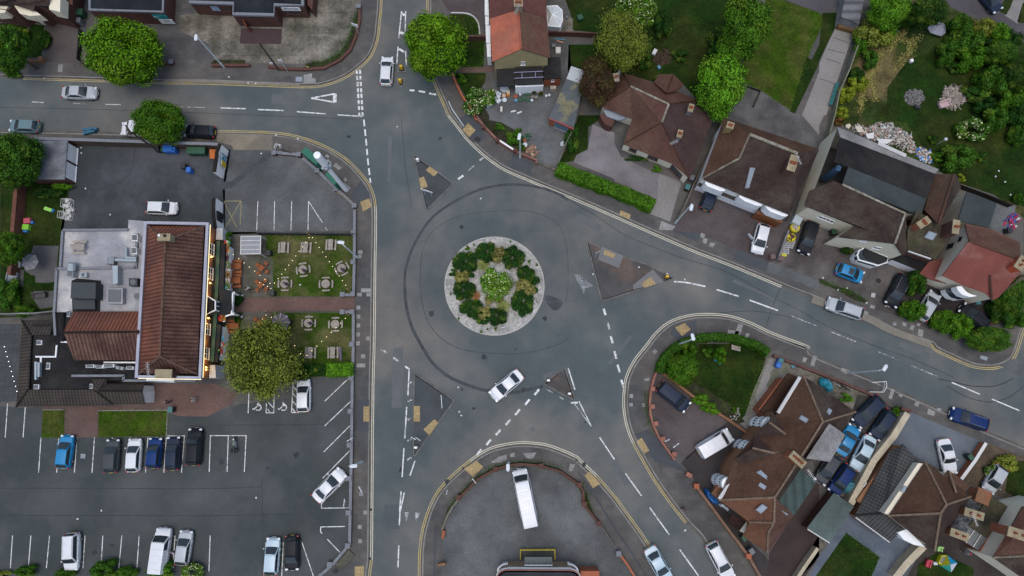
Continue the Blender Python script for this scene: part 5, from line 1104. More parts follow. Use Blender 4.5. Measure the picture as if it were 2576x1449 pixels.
boxpart(pub,'veranda_roof',B_navy,None,'537,606 566,612 562,740 540,745 538,812 556,818 548,910 524,910',2.55,2.95)
mb=MB(); mb.wall([Vector((W(*p,3.1).x,W(*p,3.1).y,0)) for p in O('549,606 546,700 541,800 533,910')],.42,2.5,3.1); mb.build('green_canopy',B_green,pub)
boxpart(pub,'window_bay',B_white,None,'560,615 572,617 568,742 562,742',PV,2.2); boxpart(pub,'window_bay',B_white,None,'552,822 561,822 552,905 545,905',PV,2.2)
boxpart(pub,'lean_to',B_panel,None,'545,574 560,574 560,603 543,603',PV,2.7); boxpart(pub,'lean_to',B_panel,None,'528,918 541,918 543,951 526,951',PV,2.7)
boxpart(pub,'porch_roof',B_navy,'12','190,745 250,735 335,765 342,990 325,1025 250,1065 165,1060',2.95,3.25)
mb=MB(); q=[W(*p,3.2) for p in T('12','345,785 338,1045')]
mb.box((q[0]+q[1])/2+Vector((0,0,-.25)),(.16,(q[0]-q[1]).length,.5))
mb.build('porch_pediment',B_pvc,pub); mb=MB()
for p in q: mb.tube((p.x,p.y,PV),(p.x,p.y,2.75),.14,.12,12); mb.box((p.x,p.y,2.8),(.36,.36,.12)); mb.box((p.x,p.y,.2),(.4,.4,.16))
mb.build('porch_column',B_pvc,pub)
mb=MB(); a,b=W(*T('12','260,1080')[0],3.1),W(*T('12','365,1045')[0],3.1); mb.tube(a,b,.1,n=6); mb.build('porch_trim',B_pvc,pub)
chimney(pub,413,597,8.6,2.2,1.4,.75,0,0,B_soot); chimney(pub,412,940,6.9,2.4,1.9,.9,0,0,B_brick)
for x,y in ((2010,65),(2075,68)): 
    p=W(*T('02','%d,%d'%(x,y))[0],8.75); mb=MB(); mb.lathe(p,[(.16,-.05),(.16,.2),(.12,.25)],10); mb.build('flue',B_pvc if x<2040 else B_dk,pub)
mb=MB(); a,b=W(*T('03','1850,430')[0],3.0),W(*T('03','2200,440')[0],3.0); mb.tube(a,b,.24,n=12); mb.build('white_duct',B_pvc,pub)
def pubx(px,py,z):  # point on east wall
    p=W(px,py,z); return Vector((wl[0].x+(p.y-wl[0].y)*(wl[1].x-wl[0].x)/(wl[1].y-wl[0].y),p.y,z))
for i,(x,y) in enumerate(((40,335),(40,665),(20,1105))):
    px,py=T('12','%d,%d'%(x,y))[0]; p=pubx(px,py,3.6)+Vector((.12,0,0)); t=thing('wall_lamp',['square wall lamp between the upper pair of pub windows','square wall lamp above the pub bay window','square wall lamp below the pub bay window'][i],'wall lamp',p)
    mb=MB(); mb.box(p,(.22,.22,.26)); mb.build('lamp_housing',B_dk,t); mb=MB(); mb.box(p+Vector((.02,0,.15)),(.16,.16,.03)); mb.box(p+Vector((.02,0,-.15)),(.16,.16,.03)); mb.build('bulb',emis('amber_glow',(1,.55,.12),9),t)
for i,(x,y) in enumerate(((20,130),(48,1290))):
    if i: px,py=T('03','2545,275')[0]
    else: px,py=T('13','20,395')[0]
    p=pubx(px,py+ (0 if i else -18),3.6)+Vector((.12,0,0)); t=thing('wall_lamp',['square wall lamp near the birch end of the pub','square wall lamp at the lower corner of the pub'][i],'wall lamp',p)
    mb=MB(); mb.box(p,(.22,.22,.26)); mb.build('lamp_housing',B_dk,t); mb=MB(); mb.box(p+Vector((.02,0,.15)),(.16,.16,.03)); mb.box(p+Vector((.02,0,-.15)),(.16,.16,.03)); mb.build('bulb',MATS['amber_glow'],t)
for y in (600,650,700,740,815,860,905,935):
    p=pubx(515,y,4.2); li=bpy.data.lights.new('pub_uplight','POINT'); li.energy=26; li.color=(1,.55,.16); li.shadow_soft_size=.12; o=bpy.data.objects.new('pub_uplight',li); COL.objects.link(o); o.location=p+Vector((.45,0,0))
# rear extensions
ext=house('pub_extension','pale flat roofed rear extension of the pub covered with ducts','building',
  walls=[(B_brick,O('158,578,3.4 322,577,3.4 323,553,3.4 366,553,3.4 352,785,3.4 137,785,3.4 143,675,3.4 152,670,3.4'))],
  roofs=[(B_feltl,[O('158,578,3.4 322,577,3.4 323,553,3.4 366,556,3.4 352,785,3.4 137,785,3.4 143,675,3.4 152,670,3.4')])],ov=.05)
mb=MB()
for s in ('158,580,3.6 152,671,3.6','143,675,3.6 137,785,3.6','143,676,3.6 342,673,3.6','345,588,3.6 342,675,3.6','158,579,3.6 322,578,3.6'):
    a,b=[W(*p) for p in O(s)]; d=(b-a).normalized(); mb.box((a+b)/2-Vector((0,0,.05)),((b-a).length,.3,.3),atan2(d.y,d.x))
mb.build('parapet',B_coping,ext)
boxpart(ext,'roof_void',B_dk,None,'180,706 195,700 254,706 252,785 182,785',3.40,3.42)
ext2=house('low_extension','black flat roofed service extension with pipes and cooling units','building',
  walls=[(B_brick,O('133,786,2.9 188,786,2.9 188,905,2.9 350,905,2.9 343,957,2.9 232,957,2.9 232,980,2.9 74,980,2.9 80,815,2.9 130,815,2.9'))],
  roofs=[(B_felt,[O('133,786,2.9 188,786,2.9 188,905,2.9 350,905,2.9 343,957,2.9 232,957,2.9 232,980,2.9 74,980,2.9 80,815,2.9 130,815,2.9')])],ov=.05)
mb=MB()
for cr,s in (('03','700,150,3.1 715,-5,3.1'),('03','450,140,3.0 690,140,3.0'),('03','515,140,3.0 515,225,3.0'),('02','770,1400,3.1 850,1405,3.1'),('03','1310,210,3.2 1720,212,3.2')):
    a,b=[W(*p) for p in T(cr,s)]; mb=MB(); mb.tube(a,b,.11,n=8); mb.build('white_pipe',B_pvc,ext2)
mb=MB()
for s in ('905,380,3.1 1570,378,3.1','1560,380,3.1 1555,440,3.1','1550,440,3.1 2460,440,3.1','680,990,3.1 700,1320,3.1'):
    cr='03' if s[:3]!='680' else '02'; a,b=[W(*p) for p in T(cr,s)]; d=(b-a).normalized(); mb=MB(); mb.box((a+b)/2,((b-a).length,.28,.22),atan2(d.y,d.x)); mb.build('parapet',B_coping,ext2)
mb=MB()
for k in range(3): mb.path([W(*p) for p in smoothed] if False else [W(*p) for p in T('02','%d,970,3.3 %d,1010,3.3 %d,1400,3.3'%(690+k*30,770+k*12,772+k*12))],.06)
mb.build('cable_bundle',B_dk,ext2)
wing=house('rear_wing','rear wing of the pub with steep ribbed red tiles','building',
  walls=[(B_brick,T('02','930,1020,4 1760,1018,4 1735,1629,4 935,1635,4 800,1285,5.9'))],
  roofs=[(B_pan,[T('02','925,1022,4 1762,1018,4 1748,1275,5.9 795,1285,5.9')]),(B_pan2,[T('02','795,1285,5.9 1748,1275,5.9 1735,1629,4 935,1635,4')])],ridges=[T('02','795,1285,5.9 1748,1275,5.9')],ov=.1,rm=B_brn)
low=house('covered_walkway','low brown pantiled roof wrapping round the pub service yard','building',
  walls=[(B_brick,O('55,806,2.4 132,806,2.4 126,841,3.3 77,842,3.3 70,981,3.3 233,981,3.3 284,1020,2.4 41,1023,2.4'))],
  roofs=[(B_brn,[O('70,981,3.4 233,981,3.4 284,1021,2.5 41,1023,2.5'),O('55,805,2.5 77,842,3.4 70,981,3.4 41,1023,2.5'),O('55,805,2.5 133,805,2.5 126,841,3.4 77,842,3.4')])],ridges=[O('70,981,3.4 41,1023,2.5'),O('77,842,3.4 55,805,2.5')],ov=.15,rm=B_brn)
low2=house('entrance_roof','gabled brown pantiled roof over the pub side entrance','building',
  walls=[(B_white,T('03','1345,485,2.6 1810,480,2.6 1785,575,3.6 1815,735,2.6 1425,735,2.6 1220,575,3.6'))],
  roofs=[(B_brn,[T('03','1340,480,2.75 1815,480,2.75 1785,575,3.7 1220,575,3.7'),T('03','1220,575,3.7 1785,575,3.7 1818,738,2.75 1420,738,2.75'),T('03','1165,420,3.1 1335,420,3.1 1345,480,2.9 1222,573,3.6 1165,560,3.3')])],ridges=[T('03','1220,575,3.7 1785,575,3.7'),T('03','1220,575,3.7 1420,738,2.75')],ov=.2,rm=B_brn)
# roof equipment: each a thing of its own
def unit(name,label,cat,cr,s,z0,z1,m,extra=None,bev=.04):
    P=[W(*p,z1) for p in (T(cr,s) if cr else O(s))]; c=cen(P); t=thing(name,label,cat,(c.x,c.y,z0)); mb=MB(); mb.prism(P,z0,z1); mb.build('casing',m,t,mods=[('BEVEL',dict(width=bev,segments=2))] if bev else None)
    if extra=='fan':
        u=(P[1]-P[0]).normalized(); w=min((P[1]-P[0]).length,(P[2]-P[1]).length); cc_=(P[0]+P[1]+P[2]+P[3])/4; mb=MB(); mb.lathe(Vector((cc_.x,cc_.y,z1-.01)),[(w*.36,0),(w*.36,.05),(w*.3,.05),(w*.05,.03)],14); mb.build('fan_grille',B_grey,t)
    if extra=='slats':
        u=P[1]-P[0]; mb=MB(); v=P[3]-P[0]
        for k in range(6): a=P[0]+u*((k+.5)/6)+v*.06; b=P[0]+u*((k+.5)/6)+v*.94; mb.tube(Vector((a.x,a.y,z1+.03)),Vector((b.x,b.y,z1+.03)),.05,n=6)
        mb.build('vent_fins',B_metal,t)
    if extra=='lid':
        mb=MB(); cc_=cen(P); mb.prism([cc_+(p-cc_)*.8 for p in P],z1-.01,z1+.07); mb.build('lid',B_grey,t)
    return t
unit('ventilation_housing','large dark grey ridged housing on the pale flat roof','roof housing','02','895,650 1205,655 1200,860 885,855',3.4,5.0,B_dgrey)
unit('roof_plinth','plum coloured felt plinth below the large dark housing','roof plinth','02','915,868 1190,868 1195,990 925,990',3.0,3.9,B_dgrey,bev=0)
unit('finned_heat_exchanger','finned metal condenser on the pale flat roof','condenser','02','1340,335 1435,335 1432,430 1338,425',3.5,4.2,B_grey,'slats')
unit('air_conditioner','upper white air conditioner on the pale flat roof','air conditioner','02','1660,45 1730,50 1728,135 1658,130',3.5,4.3,B_pvc,'lid'); unit('air_conditioner','lower white air conditioner on the pale flat roof','air conditioner','02','1650,212 1715,212 1722,295 1655,300',3.5,4.3,B_pvc,'lid')
unit('roof_tank','black round water tank beside the main pub roof','water tank','02','1620,600 1730,600 1730,700 1620,700',3.4,4.2,B_dgrey,'fan')
unit('sunken_vent_box','white framed roof box with a dark opening','roof box','02','1345,722 1545,728 1540,922 1342,920',3.4,4.2,B_feltl,'lid',0)
unit('roof_hatch','small cream roof hatch beside the red roof','roof hatch','02','1682,790 1775,790 1772,865 1680,862',3.4,3.9,B_feltl,'lid')
t=unit('duct_cowl','tall silver duct with a square cowl on the pale roof','duct','02','845,500 920,505 918,583 842,580',3.4,4.4,B_metal,'lid'); 
mb=MB(); a=W(*T('02','905,500')[0],4.2); b=W(*T('02','905,410')[0],4.5); mb.tube(a,b,.5,n=12); mb.build('duct_pipe',B_metal,t)
t=unit('extract_duct','angular silver extract duct in the middle of the pale roof','duct','02','1410,440 1480,440 1480,670 1420,675',3.4,4.5,B_metal)
t=unit('fan_unit','small grey fan unit beside the silver duct cowl','fan unit','02','1000,525 1090,528 1088,590 998,588',3.4,3.9,B_metal,'fan')
p1=W(*T('02','1440,362')[0],3.9); t=thing('roof_duct','silver pipe duct running to the finned condenser','duct',p1); mb=MB(); mb.path([W(*p) for p in T('02','1440,370,3.9 1720,378,3.9')],.22,10); mb.path([W(*p) for p in T('02','1585,215,3.9 1585,340,3.9 1720,350,3.9')],.17,10); mb.build('duct_pipe',B_metal,t)
for i,(s,l) in enumerate((('1075,240 1180,235 1185,275 1078,278','first cooling unit in the row below the red wing roof'),('1200,245 1290,245 1290,285 1200,285','second cooling unit in the row below the red wing roof'),('1295,232 1430,232 1435,270 1295,275','third and longest cooling unit in the row below the red wing roof'),('1465,255 1555,270 1540,310 1452,292','tilted cooling unit with a black grille'),('1585,260 1675,260 1675,300 1583,300','cooling unit nearest the main pub parapet'))): unit('cooling_unit',l,'air conditioner','03',s,2.9,3.7,B_pvc if i!=3 else B_feltl,'fan' if i==3 else 'lid')
for s,l in (('418,488 488,488 486,550 416,548','square white rooflight left of the brown pantiles'),('1125,480 1162,482 1160,545 1122,543','square white rooflight beside the brown gable'),): unit('rooflight',l,'rooflight','03',s,2.9,3.2,B_pvc,'lid')
unit('rooflight','square white rooflight on the black roof by the garden','rooflight','02','452,1380 522,1380 520,1440 450,1440',2.9,3.2,B_pvc,'lid')
unit('rooflight','white tray lying on the black service roof','roof tray','03','578,215 628,215 625,298 572,298',2.9,3.05,B_pvc,'lid')
unit('vent_box','tall white vent box beside the pale roof edge','vent','02','840,1005 872,1005 870,1085 838,1085',3.0,3.8,B_pvc,'lid')
for s,l in (('430,200 460,200 455,430 430,430','left grey duct on the black service roof'),('468,210 498,210 494,395 468,395','right grey duct on the black service roof')): unit('service_duct',l,'duct','03',s,2.9,3.4,B_metal,None)
# picnic bench abandoned on the roof is added with the furniture
# ---------------- garage pair
g=house('garage','pair of garages with a stained flat roof and two white doors','garage',walls=[(B_brick,T('01','450,320,2.4 852,322,2.4 812,806,2.4 350,802,2.4'))],roofs=[(mat('stained_flat_roof',(0.17,0.18,0.195),v=.22,s1=.3,s2=6,c2=(.085,.09,.10),c2f=.8,c2s=.35),[T('01','440,318,2.45 852,320,2.45 812,808,2.45 340,804,2.45')])],ov=.06)
for a,b in (('858,352','843,555'),('838,585','822,780')):
    win(g,'01',a+' '+b,2.25,.15,1,1,B_pvc,'garage_door',fr=.12,pm=B_white)
# ---------------- boundary walls, hoardings
def wallrun(name,label,cr,s,h,w,m,cap=None,pillars=None,cat='wall',capm=None,z0=PV-.02,pm=None,ps=.5):
    pts=(T(cr,s) if cr else O(s)); P=[W(p[0],p[1],h) for p in pts]; c=cen(P); t=thing(name,label,cat,(c.x,c.y,z0)); Q=[Vector((p.x,p.y,0)) for p in P]
    mb=MB(); mb.wall(Q,w,z0,h-.05 if cap else h); mb.build('wall' if cat=='wall' else 'panel',m,t)
    if cap: mb=MB(); mb.wall(Q,w+.08,h-.05,h+.03); mb.build('coping',capm or B_coping,t)
    for pp in (pillars or []):
        q=W(*T(pp[0],'%f,%f'%pp[1:])[0],h+.15); mb=MB(); mb.box((q.x,q.y,(h+.1)/2+.05),(ps,ps,h+.1)); pl=mb.build('pillar',pm or m,t); mb=MB(); mb.box((q.x,q.y,h+.19),(ps+.1,ps+.1,.09)); mb.build('pillar_cap',capm or B_coping,pl)
    return t
wallrun('brick_wall','long high brick wall between the street and the pub yard','01','430,290 850,302 1300,318 1700,330 2150,346 2640,360 2740,366',2.0,.3,mat('yard_wall_brick',(.085,.062,.045),v=.25,s1=.5,s2=7),cap=True)
hb=wallrun('hoarding_wall','white wall with an advertising poster at the pub yard entrance','11','188,362 150,470 150,520 118,715',2.6,.4,B_white,capm=B_brn,cap=True)
a,b=W(*T('11','188,470')[0],2.2),W(*T('11','178,620')[0],2.2); a.z=b.z=1.45; c=(a+b)/2+Vector((.28,0,0)); mb=MB(); mb.box(c,(.06,(a-b).length,1.5)); po=mb.build('poster',mat('poster_blue',(.05,.22,.36),v=.5,s1=1.2,s2=3,c2=(.5,.5,.45),c2f=.8,c2s=1.2),hb)
mb=MB(); mb.box(c+Vector((.04,-.5,0)),(.02,.8,1.3)); mb.build('poster_panel',plain('poster_yellow',(.55,.38,.03)),po)
hb2=wallrun('hoarding_wall','lower white wall with a black panel beside the pub corner','11','112,1038 108,1150 112,1280 135,1449',2.6,.4,B_white,cap=True,capm=B_brn)
a,b=W(*T('11','150,1205')[0],2.2),W(*T('11','150,1320')[0],2.2); c=(a+b)/2; c.z=1.5; c.x+=.05; mb=MB(); mb.box(c,(.3,(a-b).length,1.6)); mb.build('black_panel',B_dk,hb2)
t=thing('orange_sign',"orange banner lying against the yard side of the poster wall",'banner',W(*T('11','120,490')[0],.8)); p=W(*T('11','118,490')[0],.8); mb=MB(); mb.box(p,(1.1,1.3,.05),.1,Matrix.Rotation(.5,3,'Y')); mb.build('banner_sheet',plain('orange_banner',(.50,.14,.03)),t)
wallrun('low_wall','low wall with grey pillars between car park and top street corner','11','868,462 1000,480 1195,495',.7,.3,B_brick,cap=True,pillars=[('11',868,470),('11',1180,490)])
wallrun('low_wall','low pillared wall behind the green hoarding at the corner','11','1230,540 1420,700 1640,915 1760,1020 1885,1135',.6,.3,B_brick,cap=True,pillars=[('11',1412,695),('11',1650,925),('11',1880,1135)])
t=thing('green_hoarding','tall green hoarding in two bays on the corner wall','hoarding',W(*T('11','1400,700')[0],.5)); 
for s,z in (('1240,430 1430,590',3.0),('1545,720 1660,850',2.6)):
    a,b=[W(*p,z) for p in T('11',s)]; a.z=b.z=0; d=(b-a).normalized(); mb=MB(); mb.box((a+b)/2+Vector((0,0,z/2+.1)),((b-a).length,.9,z-.1),atan2(d.y,d.x)); mb.build('panel',plain('hoarding_green',(.015,.12,.075),.6),t)
# white sign column
b=W(*T('11','1775,940')[0],PV); tp=b; t=thing('sign_column','tall white round column standing on the corner pavement','column',b)
k=8.2/8.2; up=Vector((tp.x-b.x,tp.y-b.y,0)); mb=MB(); mb.tube((b.x,b.y,PV),(b.x,b.y,10.4),.30,.24,14); mb.build('column_shaft',B_pvc,t); mb=MB(); mb.lathe((b.x,b.y,10.5),[(.3,0),(.44,.15),(.44,2.9),(.4,3.1),(.1,3.15)],18); mb.build('column_head',B_pvc,t)
mb=MB(); 
for a_ in range(5): mb.box((b.x+cos(a_*1.26)*.4,b.y+sin(a_*1.26)*.4,9.6+.25*(a_%3)),(.42,.35,.5),a_)
mb.build('equipment_ring',B_metal,t)
# walls round the pub garden and car park
wallrun('garden_wall','grey capped low wall along the upper pub garden by the pavement','12','1883,-260 1882,20 1880,400 1870,800',.7,.28,B_brick,cap=True,pillars=[('12',1870,30),('12',1862,395),('12',1858,800)])
wallrun('garden_wall','short returned wall on the upper side of the brick path','12','1730,808 1870,812',.7,.28,B_brick,cap=True,pillars=[('12',1730,805)])
wallrun('garden_wall','short returned wall on the lower side of the brick path','12','1728,1022 1870,1024',.7,.28,B_brick,cap=True,pillars=[('12',1728,1025)])
wallrun('garden_wall','grey capped low wall along the lower pub garden','12','1868,1030 1866,1449 1860,1850',.7,.28,B_brick,cap=True,pillars=[('12',1850,1025),('12',1845,1430),('13',1838,405)])
wallrun('garden_wall','long low pillared wall between car park and pavement','13','1855,405 1842,1449 1828,2100 1820,2500 1600,2760 1440,2900',.7,.28,B_brick,cap=True,pillars=[('13',1828,825),('13',1818,1250),('14',1812,222),('14',1805,655),('14',1795,1070),('14',1570,1305)])
wallrun('garden_fence','dark boarded fence along the top of the pub garden','12','645,28 1870,40',1.2,.12,mat('dark_boards',(.04,.042,.045),v=.2,s1=1,s2=8),cat='fence')
# NW walls
wallrun('brick_wall','low dark brick wall in front of the church hall forecourt','10','80,815 560,815',.6,.35,B_brick)
wallrun('brick_wall','low brick wall curving round the forecourt corner','10','790,830 1000,860 1250,868 1500,850 1700,750 1830,620 1900,450 1945,250 1945,60',.5,.35,B_brick,pillars=[('10',1935,75)])
wallrun('brick_wall','low brick front wall of the terrace garden','00','210,750 540,765',.7,.25,B_brickb,pillars=[('00',505,735)],pm=B_brickb,capm=B_brickb)
wallrun('brick_wall','low brick wall beside the big round street tree','00','1990,790 2180,790',.6,.35,B_brick,pillars=[('00',2150,775)])
t=wallrun('railing_fence','thin dark railing between driveway and alley','00','1000,360 960,740 1040,800',1.0,.06,B_dk,cat='fence')
# left garden
wallrun('brick_wall','high old brick wall in the left hand garden','01','205,800 150,1449 110,2000',1.8,.5,mat('old_red_brick',(.14,.062,.045),v=.25,s1=.6,s2=7))
wallrun('garden_fence','pale rail topped fence at the end of the left garden','02','0,1050 430,1040 670,1015',1.8,.15,B_concr,cat='fence')
# NE walls
wallrun('brick_wall','curved red brick wall along the pavement of the yard','20','530,905 600,1080 660,1200 790,1400 850,1510',.9,.25,B_bricko)
wallrun('brick_wall','red brick wall with a white topped stretch below the lamp post','21','820,0 960,160 1110,315 1330,450 1600,560 1590,600',.9,.25,mat('wall_rose_brick',(.20,.10,.075),v=.2,s1=.8,s2=8),pillars=[('21',930,140),('21',1110,310),('21',1330,440)],pm=B_brick,capm=B_brick,ps=.4)
t=thing('gate_threshold','white coping bar on the curved brick wall','coping',W(*T('21','1210,365')[0],1)); mb=MB(); a,b=[W(*p,1.0) for p in T('21','1120,310 1305,430')]; d=(b-a).normalized(); mb.box((a+b)/2-Vector((0,0,.02)),((b-a).length,.2,.08),atan2(d.y,d.x)); mb.build('bar',B_pvc,t)
wallrun('timber_fence','weathered boundary fence between the yard and the gravel drive','21','2065,170 1990,300 1870,600',1.3,.14,mat('grey_timber',(.13,.115,.09),v=.25,s1=1,s2=8),cat='fence')
wallrun('stone_wall','low ruined stone edge at the bottom of the yard','21','1600,590 1830,680',.35,.3,M_conc)
wallrun('timber_fence','boundary fence between the bungalow and the semi','31','1385,20 1150,560 1000,870 880,1150 805,1300',1.5,.14,MATS['grey_timber'],cat='fence')
wallrun('garden_wall','grey panelled wall between the two plum forecourts','32','2195,0 2130,170 2060,370',1.2,.2,B_concr,cat='wall',pillars=[('32',1995,330),('32',2100,350)],pm=mat('plum_pillar',(.15,.10,.09),v=.1,s1=1,s2=8),capm=MATS['plum_pillar'])
wallrun('timber_fence','timber fence along the concrete drive and wild garden','40','680,10 580,320 480,600 390,860 260,1150 200,1449 100,1800 0,2000',1.6,.14,mat('lichen_timber',(.17,.17,.12),v=.25,s1=1,s2=8),cat='fence')
wallrun('garden_wall','dark fence behind the gabled house with the conservatory','20','1745,395 1960,400 2370,415',1.3,.15,B_brick)
wallrun('garden_wall','short brick wall crossing the front lawn of the gabled house','20','700,455 955,450',1.3,.2,B_brick)
wallrun('timber_fence','thin fence behind the flat roofed annexe','41','1770,870 2100,990 2440,1130',1.2,.1,B_brn,cat='fence')
wallrun('garden_wall','dark edging wall of the sunken rear patio','30','1650,1070 1840,1140 1750,1340',.5,.12,B_dk)
# SE walls
wallrun('brick_wall','curved orange brick wall with pillars round the driveway corner','33','600,345 540,315 500,400 460,560 448,720 455,860 490,1000 560,1150 640,1270 720,1380 760,1440',.9,.22,mat('salmon_brick_wall',(.27,.12,.085),v=.18,s1=.8,s2=8),pillars=[('33',485,545),('33',480,768),('33',522,980),('33',612,1172),('33',755,1365)],pm=MATS['salmon_brick_wall'],capm=MATS['salmon_brick_wall'],ps=.42)
wallrun('brick_wall','brick garden wall between lawn and block paved driveway','33','600,340 700,410 890,560 1150,760 1420,920 1560,1020 1720,1135',.7,.3,B_brickb)
wallrun('brick_pillar','brick gate pier at the top of the long street wall','34','910,160 975,200',1.0,.5,MATS['salmon_brick_wall'])
wallrun('brick_wall','long straight brick wall beside the lower right road','34','1020,310 1120,440 1400,820 1690,1200 1830,1449 1950,1660',1.1,.32,mat('long_wall_brick',(.17,.105,.07),v=.25,s1=.7,s2=7),pillars=[('34',1035,320),('34',1690,1200)],pm=B_bricko,capm=B_bricko)
wallrun('brick_wall','low red brick wall along the roadside above the brown roof','33','2010,125 2300,240 2576,345 2900,470 3260,625',.8,.28,mat('roadside_brick',(.11,.060,.050),v=.25,s1=.7,s2=7))
wallrun('rendered_wall','long cream rendered wall with brick end between two drives','43','1115,850 940,1140 690,1449 400,1990',1.9,.75,mat('lichen_cream',(.40,.35,.25),v=.18,s1=.7,s2=6),pillars=None)
wallrun('brick_pier','short red brick wall at the head of the cream wall','43','1040,790 1165,820',1.9,.35,B_brick)
wallrun('brick_wall','brick wall with white coping beside the resin drive','43','2100,1225 1960,1449 1790,1680',1.3,.3,B_bricko,cap=True,capm=B_gut)
wallrun('rendered_wall','pale rendered wall of the slate chipping driveway','44','1320,1075 1100,1300 960,1480',1.6,.8,MATS['lichen_cream'])
wallrun('rendered_wall','narrow rendered wall left of the square lawn','34','2560,1100 2400,1330 2250,1560',1.3,.4,MATS['lichen_cream'])
# S walls
wallrun('brick_wall','curved brick wall with pillars round the forecourt of the club','24','640,455 850,235 1080,110 1240,60 1400,42 1650,65 1900,140 2130,300 2185,380 2190,540 2310,700 2380,790',.8,.28,B_brick,pillars=[('24',615,465),('24',1080,110),('24',1655,68),('24',2138,305),('24',2195,545),('24',2380,790)],pm=B_brickb,capm=B_brick)
wallrun('brick_wall','mossy lower end of the curved club wall','24','615,480 540,580 470,700 430,800 405,880',.6,.25,M_conc)
t=wallrun('brick_pillar','round brick pier of the club entrance','24','405,925 440,930',1.0,.9,B_bricko); t2=wallrun('brick_pillar','mossy brick pier at the bottom of the club entrance','24','400,1290 405,1320',1.0,.9,B_brickb)
wallrun('timber_fence','thin fence on the right side of the club forecourt','24','2400,800 2576,1070 2590,1090',.7,.1,MATS['grey_timber'],cat='fence')
wallrun('brick_wall','straight brick wall down the right of the club forecourt','34','70,1180 160,1300 250,1449 330,1600',.9,.25,B_bricko,pillars=[('34',55,1170)],pm=B_concr)
# ---------------- church halls
ch=house('flat_roofed_hall','dark flat roofed brick hall with a teal notice board','building',walls=[(B_brick,T('00','1110,-700,3.2 2095,-700,3.2 2062,160,3.2 1110,132,3.2'))],roofs=[(B_navy,[T('00','1140,-700,3.0 2040,-700,3.0 2030,130,3.0 1140,105,3.0')])],ov=.02)
mb=MB(); mb.wall([Vector((W(*p).x,W(*p).y,0)) for p in T('00','1125,-700,3.3 1125,118,3.3 2045,145,3.3 2070,-700,3.3')],.35,3.0,3.3); mb.build('parapet',B_coping,ch)
def board(t,cr,s,z1,z0,m,label,texts,nm='notice_board',cat='sign'):
    A,B=[W(*p,z1) for p in T(cr,s)]; A.z=B.z=0; d=(B-A).normalized()
    # snap to nearest wall
    mid=(A+B)/2; best=None
    for P_,Q_ in WALLS[t.name]:
        e=Vector((Q_.x-P_.x,Q_.y-P_.y,0)); l=e.length
        if l<.5: continue
        e/=l; k=(mid-Vector((P_.x,P_.y,0))).dot(e); pt=Vector((P_.x,P_.y,0))+e*min(max(k,0),l); ds=(pt-mid).length+3*(1-abs(e.dot(d)))
        if best is None or ds<best[0]: best=(ds,pt,e)
    _,pt,e=best; n=Vector((e.y,-e.x,0)); u=Vector((-n.y,n.x,0)); L=(B-A).length; c=pt+n*.10+Vector((0,0,(z0+z1)/2))
    s_=thing(nm,label,cat,c); mb=MB(); mb.box(c,(L,.06,z1-z0),atan2(u.y,u.x)); bo=mb.build('board',m,s_)
    for tx,sz,dx,dz,mm in texts: text(tx,sz,facing(c+n*.045+u*dx+Vector((0,0,dz)),u),mm,s_)
    return s_,c,u,n
Mt=plain('sign_ink',(.02,.03,.05)); Mw=plain('sign_white',(.68,.70,.70)); Mtl=plain('sign_teal',(.01,.22,.24))
board(ch,'00','1905,188 2085,190',2.75,1.75,Mtl,'teal sign on the wall of the flat roofed hall',[('HALL',.32,-.55,.05,Mw)])
board(ch,'00','1990,238 2160,245',1.65,.55,Mw,'white notice with a teal foot under the teal sign',[('NOTICES',.2,.1,.28,Mt),('SERVICES',.13,.0,0,Mt)])
c2h=house('church_hall','brick church with a stepped flat roof and arched porch','church',walls=[(B_brick,T('10','-200,-700,3.2 1245,-700,3.2 1240,72,3.2 885,66,3.2 880,195,3.2 335,180,3.2 345,50,3.2 -200,30,3.2'))],roofs=[(B_navy,[T('10','-170,-700,3.0 1215,-700,3.0 1212,45,3.0 858,42,3.0 855,168,3.0 362,152,3.0 372,22,3.0 -170,5,3.0')])],ov=.02)
mb=MB(); mb.wall([Vector((W(*p).x,W(*p).y,0)) for p in T('10','-200,20,3.35 358,38,3.35 350,170,3.35 868,182,3.35 872,55,3.35 1228,60,3.35 1235,-700,3.35')],.38,3.0,3.35); mb.build('parapet',B_coping,c2h)
boxpart(c2h,'side_porch',B_brick,'10','1275,-300 1390,-300 1350,120 1290,60',PV,2.2)
board(c2h,'10','955,97 1190,102',2.9,2.1,Mw,'long white banner over the church windows',[('Olive Tree',.42,0,.1,Mt)])
board(c2h,'10','65,110 160,112',2.5,1.5,mat('blue_notice',(.25,.35,.45),v=.3,s1=2,s2=6),'blue headed notice board left of the church porch',[('WELCOME',.16,0,.3,Mt)])
for s in ('1005,145 1060,145','1070,148 1115,148','1130,150 1180,150'): win(c2h,'10',s,1.9,1.0,1,1,B_brick)
for s in ('200,130 235,130','255,132 290,132'): win(c2h,'10',s,2.3,1.3,1,1,B_brick)
a,b=[W(*p,1.4) for p in T('10','600,270 790,275')]; mid=(a+b)/2; k=[w for w in WALLS[c2h.name] if abs((w[0]-w[1]).y)<1 and abs((w[0].x+w[1].x)/2-mid.x)<3]; yw=min(w[0].y for w in k) if k else mid.y
mb=MB(); n_=12; pts=[Vector((mid.x+1.1*cos(pi*i/n_),yw-.04,1.2+1.0*sin(pi*i/n_))) for i in range(n_+1)]+[Vector((mid.x-1.1,yw-.04,PV)),Vector((mid.x+1.1,yw-.04,PV))]; mb.poly(pts); mb.build('arched_door',plain('maroon_door',(.09,.02,.02)),c2h,mods=[('SOLIDIFY',dict(thickness=.08))])
mb=MB(); mb.box((mid.x-1.9,yw-.5,1.0),(.12,1.0,1.9),.5); mb.build('open_door',plain('rust_door',(.20,.05,.02)),c2h)
